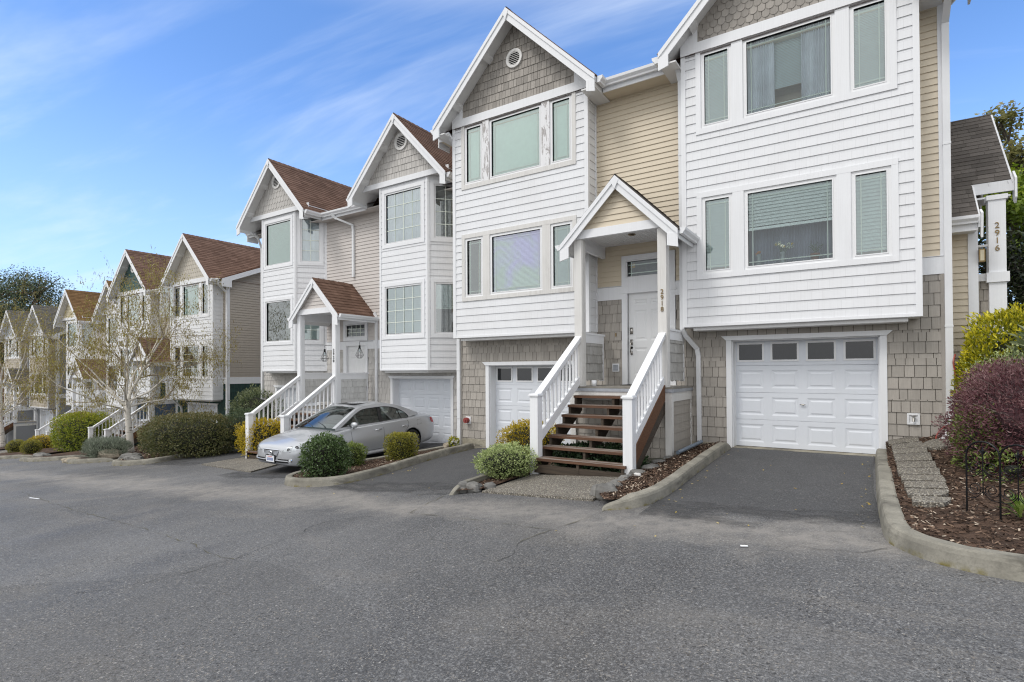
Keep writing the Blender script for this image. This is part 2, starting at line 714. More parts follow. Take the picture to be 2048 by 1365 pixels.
def mat_roof(name, c1, c2, moss=None):
    t = NT(name)
    tn = t.maprange(t.tone(), 0, 1, .18, .82)
    c = t.mix(tn, c1, c2)
    ob = t.coord('Object')
    g = t.noise(ob, 70, 3, .7)
    c = t.mix(t.maprange(g, .35, .75, 0, .45), c, tuple(x * .45 for x in c1))
    b = t.noise(ob, .9, 5, .6)
    c = t.mix(t.maprange(b, .45, .75, 0, .45), c, moss or tuple(x * .55 for x in c1))
    t.pbr(c, .92, 0, .15, t.bump(g, .5, .006))
    return t.mat
# ------------------------------------------------------------------ material palette
WHITE = (.74, .745, .755)
m_white = mat_joint_siding('white_siding', (.77, .78, .80))
m_trim = mat_paint('white_trim', (.80, .81, .83), .5, .02, .16, grain=.03)
m_trim_worn = mat_paint('weathered_trim', (.70, .69, .67), .6, .04, .5, (.30, .27, .23), grain=.06)
m_peel = mat_peel('peeling_paint')
m_tan = mat_paint('tan_shingles', (.375, .347, .312), .75, .11, .35, (.17, .15, .125), grain=.10, bump=.3)
m_tanback = mat_plain('shingle_joint', (.10, .088, .075), .9)
m_gablet = mat_paint('taupe_gable_shingles', (.34, .315, .285), .75, .16, .35, (.16, .14, .12), grain=.12, bump=.3)
m_beige = mat_paint('beige_vinyl', (.64, .56, .435), .5, .03, .14, (.36, .29, .2))
m_greyshake = mat_paint('pale_grey_shingles', (.52, .50, .475), .75, .10, .3, (.28, .26, .23), grain=.10, bump=.3)
m_greyvinyl = mat_paint('pale_grey_vinyl', (.57, .53, .50), .5, .03, .15, (.4, .36, .32))
m_taupevinyl = mat_paint('taupe_vinyl', (.42, .375, .32), .55, .04, .2, (.22, .19, .15))
m_panelshake = mat_paint('grey_parapet_shingles', (.44, .435, .42), .75, .12, .6, (.20, .17, .13), grain=.14, bump=.3)
m_panelpale = mat_paint('pale_parapet_shingles', (.60, .60, .59), .75, .08, .3, (.35, .33, .3), grain=.10)
m_panelblue = mat_paint('blue_parapet_shingles', (.085, .13, .20), .75, .12, .3, (.06, .08, .11), grain=.10)
m_green = mat_paint('dark_green_shingles', (.022, .052, .045), .75, .15, .25, (.03, .05, .04), grain=.10)
m_greengable = mat_paint('slate_green_boards', (.055, .105, .10), .7, .08, .2, (.04, .06, .06), grain=.06)
m_creamscale = mat_paint('cream_scales', (.53, .49, .42), .7, .08, .25, (.33, .3, .26), grain=.06)
m_cream = mat_paint('cream_boards', (.63, .56, .40), .7, .08, .35, (.42, .36, .24), grain=.06)
m_bluegable = mat_paint('pale_blue_boards', (.50, .53, .58), .6, .03, .15, grain=.03)
m_tanbay = mat_paint('weathered_tan_shingles', (.46, .41, .335), .75, .14, .4, (.26, .23, .19), grain=.12)
m_greylap = mat_paint('slate_grey_boards', (.255, .265, .285), .6, .05, .2, grain=.04)
m_roofbrown = mat_roof('brown_roof_shingles', (.12, .07, .05), (.25, .155, .115))
m_rooforange = mat_roof('golden_brown_roof_shingles', (.14, .078, .034), (.26, .155, .07))
m_roofgrey = mat_roof('grey_roof_shingles', (.10, .094, .086), (.19, .18, .165))
m_roofdark = mat_roof('charcoal_roof_shingles', (.085, .076, .069), (.20, .18, .165))
m_soffit = mat_paint('soffit_boards', (.74, .74, .74), .6, .04, .3)
m_bead = mat_paint('beaded_ceiling', (.74, .74, .75), .5, .03, .1)
m_door = mat_paint('white_door', (.78, .785, .79), .4, .02, .05)
m_garage = mat_paint('garage_panel', (.72, .75, .80), .45, .02, .08)
m_conc = mat_concrete('foundation_concrete', (.36, .33, .26), False)
m_kerb = mat_concrete('kerb_concrete', (.27, .255, .215), True)
m_deck = mat_plain('deck_coating', (.22, .205, .18), .7)
m_flash = mat_plain('metal_flashing', (.42, .44, .48), .45, .5)
m_tread = mat_wood('stained_tread', (.070, .038, .025), (.165, .085, .05), (.27, .245, .22), .95)
m_string = mat_wood('stained_stringer', (.085, .04, .022), (.18, .085, .042), wear_amt=.0)
m_darkwood = mat_wood('old_timber', (.035, .028, .022), (.09, .068, .05), (.2, .18, .15), .4)
m_glass = mat_glass('window_glass', (.86, .95, .92), .20)
m_glassclear = mat_glass('clear_glass', (.88, .94, .95), .06)
m_glassbright = mat_glass('reflecting_glass', (.86, .93, .94), .24)
m_film = mat_film_glass()
m_gglass = mat_plain('smoked_glass', (.012, .013, .016), .05, 0, .7, 0)
m_blind = mat_plain('blind_slats', (.86, .92, .89), .6, var=.03)
m_blindgreen = mat_plain('pale_green_blind', (.80, .93, .86), .65, var=.03)
m_blindgrey = mat_plain('grey_green_blind', (.72, .82, .82), .65, var=.03)
m_sheer = mat_plain('sheer_curtain', (.78, .81, .85), .9, var=.08, scale=3)
m_room = mat_plain('room_wall', (.30, .31, .34), .9)
m_muntin = mat_plain('window_grid', (.74, .80, .72), .4, var=.02)
m_vinylframe = mat_paint('window_frame', (.80, .805, .815), .35, .01, .04)
m_black = mat_plain('black_metal', (.012, .012, .014), .35, .6)
m_chrome = mat_plain('brushed_nickel', (.45, .43, .40), .25, 1.0)
m_brass = mat_plain('brass_numeral', (.24, .165, .07), .4, .6)
m_blacknum = mat_plain('black_numeral', (.02, .02, .022), .4)
m_dark = mat_plain('dark_void', (.006, .006, .007), .9)
m_grille = mat_plain('vent_slats', (.72, .71, .69), .5)
m_pipe = mat_plain('downspout_enamel', (.72, .73, .745), .4, var=.05, scale=2)
m_red = mat_plain('red_enamel', (.25, .045, .04), .5)
m_mulch = mat_mulch('bark_mulch')
m_pebble = mat_pebble('exposed_aggregate')
m_asph = mat_asphalt('street_asphalt', (.070, .071, .076), (.175, .175, .177), (.215, .20, .182), .8, band=5.85)
m_drive = mat_asphalt('sealed_asphalt', (.062, .063, .067), (.092, .093, .097), (.12, .116, .11), .45, False, True)
m_patch = mat_asphalt('patched_asphalt', (.082, .083, .087), (.135, .135, .137), (.16, .15, .137), .9)
m_rock = mat_plain('slate_rock', (.16, .155, .145), .85, var=.45, scale=5, bump=.8, bscale=9)
# ------------------------------------------------------------------ house pieces
def trim_frame(mb, F, u0, u1, v0, v1, t, w0=-.01, w1=.03, bottom=True):
    mb.fbox(F, u0, u0 + t, v0 + (t if bottom else 0), v1 - t, w0, w1)
    mb.fbox(F, u1 - t, u1, v0 + (t if bottom else 0), v1 - t, w0, w1)
    mb.fbox(F, u0, u1, v1 - t, v1, w0, w1)
    if bottom:
        mb.fbox(F, u0, u1, v0, v0 + t, w0, w1)


def slats(mb, F, u0, u1, v0, v1, w, pitch, tilt=.7):
    n = int((v1 - v0) / pitch)
    for i in range(n):
        v = v1 - (i + .5) * pitch
        h = pitch * .62
        mb.face([F.p(u0, v - h, w + h * .55), F.p(u1, v - h, w + h * .55), F.p(u1, v + h, w - h * .55), F.p(u0, v + h, w - h * .55)], .5 + rnd.uniform(-.2, .2))


def window(F, u0, u1, v0, v1, parent, fr=.062, grid='prairie', cover='mini', glass=None, frmat=None, name='window', setback=.02, open_gap=0.0, label=None, room=True):
    """window > pane, muntin, blind, room lining"""
    mb = MB()
    trim_frame(mb, F, u0, u1, v0, v1, fr, -.06, .022 - setback)
    trim_frame(mb, F, u0 + fr * .72, u1 - fr * .72, v0 + fr * .72, v1 - fr * .72, fr * .28, -.05, .030 - setback)
    w = mb.build(name, frmat or m_vinylframe, parent)
    if label:
        w['label'] = label
    a, b, c, d = u0 + fr, u1 - fr, v0 + fr, v1 - fr
    g = MB()
    g.face([F.p(a, c, -.03), F.p(b, c, -.03), F.p(b, d, -.03), F.p(a, d, -.03)])
    g.build('pane', glass or m_glass, w)
    if grid:
        mu = MB()
        t = .009
        if grid == 'prairie':
            ins = min(.075, (b - a) * .18)
            us, vs = [a + ins, b - ins], [c + .075, d - .075]
        elif grid == 'sash':
            us, vs = [], [(c + d) / 2]
            t = .022
        else:
            nx, ny = grid
            us = [a + (b - a) * i / nx for i in range(1, nx)]
            vs = [c + (d - c) * i / ny for i in range(1, ny)]
        for u in us:
            mu.fbox(F, u - t, u + t, c, d, *((-.027, -.017) if isinstance(grid, tuple) else (-.044, -.034)))
        for v in vs:
            mu.fbox(F, a, b, v - t, v + t, *((-.0285, -.0155) if isinstance(grid, tuple) else (-.0455, -.0325)))
        mu.build('muntin', m_muntin, w)
    bl = MB()
    wb = -.058
    if cover == 'mini':
        slats(bl, F, a, b, c, d, wb, .028)
        bl.build('blind', m_blindgrey, w)
    elif cover == 'pale':
        slats(bl, F, a, b, c, d, wb, .028)
        bl.build('blind', m_blindgreen, w)
    elif cover == 'flat':
        n = 6
        for i in range(n):
            x0, x1 = a + (b - a) * i / n, a + (b - a) * (i + 1) / n
            bl.face([F.p(x0, c, wb), F.p(x1, c, wb), F.p(x1, d, wb), F.p(x0, d, wb)])
        bl.build('blind', m_blindgreen, w)
    elif cover == 'wood':
        slats(bl, F, a, b, c, d, wb, .062)
        bl.build('blind', m_blindgrey, w)
    elif cover == 'half':
        mid = c + (d - c) * .49
        slats(bl, F, a, b, mid + .05, d, wb, .062)
        bl.fbox(F, a, b, mid, mid + .05, wb - .02, wb + .02, .6)
        bl.build('blind', m_blind, w)
        cu = MB()
        curtain(cu, F, a, b, c, d, wb - .26, 26, .02)
        cu.build('curtain', mats_sheerdark, w)
    elif cover == 'sheer':
        curtain(bl, F, a, a + (b - a) * .34, c, d, wb - .03, 12, .022)
        curtain(bl, F, a + (b - a) * .66, b, c, d, wb - .03, 12, .022)
        bl.build('curtain', m_sheer, w)
        s2 = MB()
        slats(s2, F, a, b, c + (d - c) * .28, d, wb - .09, .028)
        s2.build('blind', m_blindgrey, w)
    elif cover == 'curtain':
        curtain(bl, F, a, b, c, d, wb, 16, .02)
        bl.build('curtain', m_sheer, w)
    elif cover == 'lowhalf':
        slats(bl, F, a, b, c + (d - c) * .5, d, wb, .05)
        bl.build('blind', m_blind, w)
    if room:
        rm = MB()
        D = -.75
        P = lambda u, v, ww: F.p(u, v, ww)
        rm.face([P(a, c, D), P(b, c, D), P(b, d, D), P(a, d, D)])
        rm.face([P(a, c, -.06), P(a, c, D), P(a, d, D), P(a, d, -.06)])
        rm.face([P(b, c, -.06), P(b, d, -.06), P(b, d, D), P(b, c, D)])
        rm.face([P(a, d, -.06), P(a, d, D), P(b, d, D), P(b, d, -.06)])
        rm.face([P(a, c, -.06), P(b, c, -.06), P(b, c, D), P(a, c, D)])
        rm.build('reveal', m_room, w)
    return w


mats_sheerdark = mat_plain('blue_grey_curtain', (.30, .335, .41), .9, var=.12, scale=4)


def curtain(mb, F, u0, u1, v0, v1, w, n, amp):
    N = n * 6
    pr = None
    for i in range(N + 1):
        u = u0 + (u1 - u0) * i / N
        ww = w + amp * math.sin(i / 6 * 2 * math.pi) + amp * .4 * math.sin(i * .9)
        if pr:
            mb.face([F.p(pr[0], v0, pr[1]), F.p(u, v0, ww), F.p(u, v1, ww), F.p(pr[0], v1, pr[1])])
        pr = (u, ww)


def casing3(mb, F, U, v0, v1, opens, t_bot=.09, w1=.028):
    """flat boards filling U[0]..U[1] x v0..v1 round the window openings (u0,u1,c,d)"""
    lo, hi = min(o[2] for o in opens), max(o[3] for o in opens)
    mb.fbox(F, U[0], U[1], v0, lo, -.03, w1)
    mb.fbox(F, U[0], U[1], hi, v1, -.03, w1)
    us = [U[0]] + [x for o in opens for x in o[:2]] + [U[1]]
    for i in range(0, len(us), 2):
        mb.fbox(F, us[i], us[i + 1], lo, hi, -.03, w1 - .002)


def round_vent(F, u, v, r, parent):
    mb = MB()
    n = 28
    for r0, r1, w0, w1 in ((r * .74, r, .05, .05), (r, r * 1.0, .05, 0), (r * .66, r * .74, .028, .05)):
        for k in range(n):
            a0, a1 = 2 * math.pi * k / n, 2 * math.pi * (k + 1) / n
            mb.face([F.p(u + r0 * math.cos(a0), v + r0 * math.sin(a0), w0), F.p(u + r1 * math.cos(a0), v + r1 * math.sin(a0), w1),
                     F.p(u + r1 * math.cos(a1), v + r1 * math.sin(a1), w1), F.p(u + r0 * math.cos(a1), v + r0 * math.sin(a1), w0)])
    vent = mb.build('gable_vent', m_grille, parent)
    bk = MB()
    bk.face([F.p(u + r * .7 * math.cos(2 * math.pi * k / n), v + r * .7 * math.sin(2 * math.pi * k / n), .018) for k in range(n)])
    bk.build('backing', m_dark, vent)
    sl = MB()
    ns = 7
    for i in range(ns):
        vv = v - r * .68 + (i + .5) * r * 1.36 / ns
        hw = math.sqrt(max(.0004, (r * .70) ** 2 - (vv - v) ** 2))
        h = r * .058
        sl.face([F.p(u - hw, vv - h, .045), F.p(u + hw, vv - h, .045), F.p(u + hw, vv + h, .024), F.p(u - hw, vv + h, .024)])
    sl.build('slat', m_grille, vent)


def gutter(mb, a, b, out, sz=.12):
    """ogee gutter from a to b; out = direction away from the eave"""
    a, b, out = V(a), V(b), V(out).normalized()
    z = V((0, 0, 1))
    prof = [(0, 0), (.55, 0), (.62, .25), (.95, .6), (1.0, 1.0), (.9, 1.0), (.86, .66), (.52, .12), (.06, .1), (.06, 1.0), (0, 1.0)]
    pts = lambda o: [o + out * (p * sz) + z * (q * sz) for p, q in prof]
    A, B = pts(a), pts(b)
    n = len(prof)
    for i in range(n):
        j = (i + 1) % n
        mb.face([A[i], A[j], B[j], B[i]])
    for P in (A, B[::-1]):
        mb.face([P[i] for i in (0, 1, 2, 3, 4, 10)])


def downspout(pts, parent, name='downspout', wd=.085, dp=.06):
    mb = MB()
    pts = [V(p) for p in pts]
    for a, b in zip(pts, pts[1:]):
        d = (b - a).normalized()
        e = d * .015
        mb.bar(a - e, b + e, wd, dp, up=(0, -1, 0) if abs(d.z) > .5 else (0, 0, 1))
    for a, b in zip(pts, pts[1:]):
        if abs((b - a).z) > 2:
            for f in (.3, .75):
                p = a.lerp(b, f)
                mb.box(p.x - wd / 2 - .006, p.x + wd / 2 + .006, p.y - dp / 2 - .006, p.y + dp / 2 + .006, p.z - .015, p.z + .015)
    return mb.build(name, m_pipe, parent)


def panel(mb, F, u0, u1, v0, v1, w, dep=.010, t=.028):
    """raised panel pressed into a door"""
    r = [rect(u0, u1, v0, v1), rect(u0 + t, u1 - t, v0 + t, v1 - t), rect(u0 + 1.7 * t, u1 - 1.7 * t, v0 + 1.7 * t, v1 - 1.7 * t), rect(u0 + 2.6 * t, u1 - 2.6 * t, v0 + 2.6 * t, v1 - 2.6 * t)]
    ws = [w, w - dep, w - dep, w]
    for k in range(3):
        for i in range(4):
            j = (i + 1) % 4
            mb.face([F.p(*r[k][i], ws[k]), F.p(*r[k][j], ws[k]), F.p(*r[k + 1][j], ws[k + 1]), F.p(*r[k + 1][i], ws[k + 1])])
    mb.face([F.p(*q, ws[3]) for q in r[3]])


def plate_with_panels(mb, F, u0, u1, v0, v1, pans, w=0.0, flat=()):
    """flat face with rectangular gaps, each filled by a raised panel"""
    us = sorted({u0, u1} | {p[0] for p in pans} | {p[1] for p in pans})
    vs = sorted({v0, v1} | {p[2] for p in pans} | {p[3] for p in pans})
    for a, b in zip(us, us[1:]):
        for c, d in zip(vs, vs[1:]):
            m = ((a + b) / 2, (c + d) / 2)
            if not any(p[0] < m[0] < p[1] and p[2] < m[1] < p[3] for p in pans):
                mb.face([F.p(a, c, w), F.p(b, c, w), F.p(b, d, w), F.p(a, d, w)])
    for p in pans:
        if p not in flat:
            panel(mb, F, *p, w)


def garage(F, u0, u1, z0, parent, rec=.25, lights=True, top=2.10, handle=True):
    """garage_door (> door_window, handle) and its surround"""
    g = MB()
    W = u1 - u0
    pw = W / 4
    for s in range(4):
        a, b = z0 + s * .5325 + .004, z0 + (s + 1) * .5325 - .004
        pans = [(u0 + i * pw + pw * .115, u0 + (i + 1) * pw - pw * .115, a + .085, b - .085) for i in range(4)]
        if s == 3 and lights:
            plate_with_panels(g, F, u0 - .05, u1 + .05, a, b, pans, -rec, pans)
        else:
            plate_with_panels(g, F, u0 - .05, u1 + .05, a, b, pans, -rec)
        g.face([F.p(u0 - .05, b, -rec), F.p(u1 + .05, b, -rec), F.p(u1 + .05, b + .008, -rec - .012), F.p(u0 - .05, b + .008, -rec - .012)])
    door = g.build('garage_door', m_garage, parent)
    if lights:
        a = z0 + 3 * .5325
        for i in range(4):
            p0, p1 = u0 + i * pw + pw * .115, u0 + (i + 1) * pw - pw * .115
            fm = MB()
            trim_frame(fm, F, p0 - .012, p1 + .012, a + .078, a + .455, .034, -rec - .02, -rec + .014)
            wf = fm.build('door_window', m_vinylframe, door)
    if lights:
        for i in range(4):
            p0, p1 = u0 + i * pw + pw * .115, u0 + (i + 1) * pw - pw * .115
            gl = MB()
            gl.face([F.p(p0, a + .08, -rec - .004), F.p(p1, a + .08, -rec - .004), F.p(p1, a + .455, -rec - .004), F.p(p0, a + .455, -rec - .004)])
            gl.build('door_pane', m_gglass, door)
    if handle:
        h = MB()
        uc, zc = (u0 + u1) / 2, z0 + .85
        h.tube([F.p(uc - .05, zc, -rec + .03), F.p(uc - .02, zc + .004, -rec + .036), F.p(uc + .02, zc + .004, -rec + .036), F.p(uc + .05, zc, -rec + .03)], [.005, .011, .011, .005], 8)
        h.tube([F.p(uc, zc, -rec), F.p(uc, zc, -rec + .03)], .008, 8)
        h.build('handle', m_chrome, door)
    t = MB()
    zt = z0 + top
    for a, b in ((u0 - .1, u0), (u1, u1 + .1)):
        t.fbox(F, a, b, z0 - .03, zt, -.02, .028)
    for a, b in ((u0 - .02, u0 + .018), (u1 - .018, u1 + .02)):
        t.fbox(F, a, b, z0 - .03, zt, -rec - .02, -.021)
    t.fbox(F, u0 - .02, u1 + .02, zt - .02, zt + .05, -rec - .02, -.021)
    zc = zt
    pr = [F.p(u0 - .1, zc, -.01), F.p(u1 + .1, zc, -.01), F.p(u1 + .19, zc + .085, -.01), F.p(u0 - .19, zc + .085, -.01)]
    t.prism(pr, F.n * .06)
    for a in (u0 + .018, u1 - .03):
        t.fbox(F, a, a + .012, z0, zt - .02, -rec, -rec + .03)
    t.build('garage_casing', m_trim, parent)
    sl = MB()
    sl.fbox(F, u0, u1, z0 - .12, z0 - .004, -rec - .05, .03)
    sl.build('garage_sill', m_conc, parent)
    return door


def sixpanel(F, u0, u1, v0, v1, parent, keypad=False, mat=None):
    mb = MB()
    w = u1 - u0
    rows = [(v0 + .20, v0 + .80), (v0 + .95, v0 + 1.62), (v0 + 1.73, v1 - .13)]
    pans = [(u0 + w * .13 + i * w * .41, u0 + w * .13 + i * w * .41 + w * .33, a, b) for a, b in rows for i in (0, 1)]
    plate_with_panels(mb, F, u0, u1, v0, v1, pans, -.05)
    d = mb.build('entry_door', mat or m_door, parent)
    h = MB()
    if keypad:
        h.fbox(F, u1 - .10, u1 - .04, v0 + .98, v0 + 1.10, -.05, -.02)
        h.build('lock', m_black, d)
    else:
        hx = u0 + .065
        h.lathe([(.0, .0), (.030, .0), (.030, .012), (.012, .02), (.012, .05), (.0, .05)], F.p(hx, v0 + .80, -.05), 'y', 14)
        h.fbox(F, hx - .03, hx + .03, v0 + 1.10, v0 + 1.24, -.05, -.025)
        h.fbox(F, hx - .025, hx + .025, v0 + .86, v0 + .98, -.05, -.03)
        h.tube([F.p(hx, v0 + .95, -.04), F.p(hx, v0 + .93, .02), F.p(hx, v0 + .80, .03), F.p(hx, v0 + .70, .02), F.p(hx, v0 + .68, -.045)], .011, 8)
        h.fbox(F, hx - .022, hx + .022, v0 + .64, v0 + .72, -.05, -.036)
        h.build('handle', m_chrome, d, True)
    return d


def slope_frame(ridge, along, down):
    """frame on a roof slope: u along, v up the slope, w off the roof; origin at the ridge"""
    al, dn = V(along).normalized(), V(down).normalized()
    up = -dn
    n = al.cross(up)
    if n.z < 0:
        n = -n
    return Fr(ridge, al, n, up)


def gable_roof(c, halfw, za, sl, y0, y1, T, roofmat, parent, yg, zb, hb, wallmat, style, wallkw, th=.29, vent_r=.23, vent_z=None, porch=False, tri_white=.33, look=2, tail_extra=.0):
    """cross gable: roof (> shingle slopes), rake boards, soffit, gable wall, vent.  T = offset"""
    ox, oy, oz = T
    apex = lambda y: V((ox + c, oy + y, oz + za))
    L = math.hypot(halfw, halfw * sl)
    roof = MB()
    for sg in (-1, 1):
        F = slope_frame(apex(y0 + .012), (0, 1, 0), (sg, 0, -sl))
        shingle(roof, F, rect(0, y1 - y0, -L - .03, 0.01), (), .142, .013, (.16, .34), .006, -L - .03, 1.0, False, .004, lo_w=.001)
        F2 = slope_frame(apex(y0), (0, 1, 0), (sg, 0, -sl))
        # front edge of the shingles and the eave edge
        e = MB()
        roof.face([F2.p(.012, -L - .03, -.02), F2.p(.012, .0, -.02), F2.p(.012, .0, .012), F2.p(.012, -L - .03, .012)], .1)
        roof.face([F2.p(0, -L - .03, -.02), F2.p(y1 - y0, -L - .03, -.02), F2.p(y1 - y0, -L - .03, .012), F2.p(0, -L - .03, .012)], .1)
    # ridge cap
    n = int((y1 - y0) / .2)
    for i in range(n):
        a, b = y0 + .012 + i * .2, y0 + .012 + (i + 1) * .2 + .03
        tn = rnd.random()
        for sg in (-1, 1):
            d = V((sg * .13, 0, -.13 * sl))
            z1, z2 = V((0, 0, .030)), V((0, 0, .016))
            roof.face([apex(a) + z1, apex(b) + z2, apex(b) + d + z2, apex(a) + d + z1], tn)
    roof.build('roof', roofmat, parent)
    # sheathing / underside
    so = MB()
    vth = .16
    for sg in (-1, 1):
        a = [apex(y0 + .02) - V((0, 0, .022)), apex(y0 + .02) + V((sg * halfw, 0, -halfw * sl - .022)),
             apex(y0 + .02) + V((sg * halfw, 0, -halfw * sl - vth)), apex(y0 + .02) - V((0, 0, vth))]
        so.prism(a, (0, (y1 if porch else yg + .6) - y0 - .02, 0))
        if look:
            for f in ((.30, .72) if look == 2 else (.5,)):
                p = apex(y0 + .03) + V((sg * halfw * f, 0, -halfw * f * sl - vth))
                d = V((sg, 0, -sl)).normalized() * .07
                so.prism([p - d, p + d, p + d - V((0, 0, .075)), p - d - V((0, 0, .075))], (0, yg - y0 - .03, 0))
    so.build('soffit', m_soffit, parent)
    rk = MB()
    for sg in (-1, 1):
        for top, bot, ya, yb, ex in ((-.012, -.115, y0 - .022, y0 + .02, .0), (-.116, -th, y0, y0 + .022, .0)):
            A = apex(ya)
            P = [A + V((0, 0, top)), A + V((sg * halfw, 0, -halfw * sl + top)), A + V((sg * halfw, 0, -halfw * sl + bot)), A + V((0, 0, bot))]
            rk.prism(P, (0, yb - ya, 0))
        # plumb tail block
        A = apex(y0 - .010)
        x1, z1 = sg * halfw, -halfw * sl
        t = [A + V((x1, 0, z1 - .10)), A + V((x1, 0, z1 - th - .07)), A + V((x1 - sg * .20, 0, z1 - th - .02)), A + V((x1 - sg * .20, 0, z1 + .2 * sl - th + .01))]
        rk.prism(t, (0, .035, 0))
    # apex keystone
    A = apex(y0 - .030)
    rk.prism([A + V((0, 0, -.02)), A + V((.085, 0, -.11 * sl)), A + V((0, 0, -th - .01)), A + V((-.085, 0, -.11 * sl))], (0, .02, 0))
    rk.build('rake_board', m_trim, parent)
    # gable wall
    F = Fr(V((ox, oy + yg, oz)), (1, 0, 0), (0, -1, 0))
    zt = za - vth
    hw2 = min(hb, (zt - zb) / sl)
    tri = [(c - hw2, zb), (c + hw2, zb), (c + hw2, zt - hw2 * sl), (c, zt), (c - hw2, zt - hw2 * sl)]
    if zt - hw2 * sl - zb < .01:
        tri = [(c - hw2, zb), (c + hw2, zb), (c, zt)]
    gw = MB()
    if style == 'lap':
        lap(gw, F, tri, (), v_start=zb, **wallkw)
    elif style == 'flat':
        gw.face([F.p(u, v, 0) for u, v in tri])
    else:
        shingle(gw, F, tri, (), v_start=zb, back_mi=1, scallop=(style == 'scallop'), **wallkw)
    gw.build('gable_wall', [wallmat, m_tanback], parent)
    if tri_white:
        for sg in (-1, 1):
            tw = MB()
            x0, x1 = c + sg * hb, c + sg * (hb - tri_white)
            P = [(x0, zb), (x1, zb), (x1, za - vth - abs(x1 - c) * sl), (x0, za - vth - abs(x0 - c) * sl)]
            tw.prism([F.p(u, v, .0) for u, v in P], F.n * .024)
            tw.build('gable_trim', m_trim, parent)
    if vent_z:
        round_vent(F, c, vent_z, vent_r, parent)


def text_digits(txt, size, loc, parent, mat, name='house_number', ext=.006, spacing=1.0):
    cu = bpy.data.curves.new(name, 'FONT')
    cu.body = txt
    cu.size = size
    cu.extrude = ext
    cu.align_x = 'CENTER'
    cu.space_line = spacing
    tmp = bpy.data.objects.new(name, cu)
    col.objects.link(tmp)
    bpy.context.view_layer.update()
    me = bpy.data.meshes.new_from_object(tmp.evaluated_get(bpy.context.evaluated_depsgraph_get()))
    bpy.data.objects.remove(tmp)
    bpy.data.curves.remove(cu)
    me.name = name
    me.materials.clear()
    me.materials.append(mat)
    o = bpy.data.objects.new(name, me)
    col.objects.link(o)
    o.parent = parent
    o.rotation_euler = (rad(90), 0, 0)
    o.location = V(loc) - MB.org
    return o


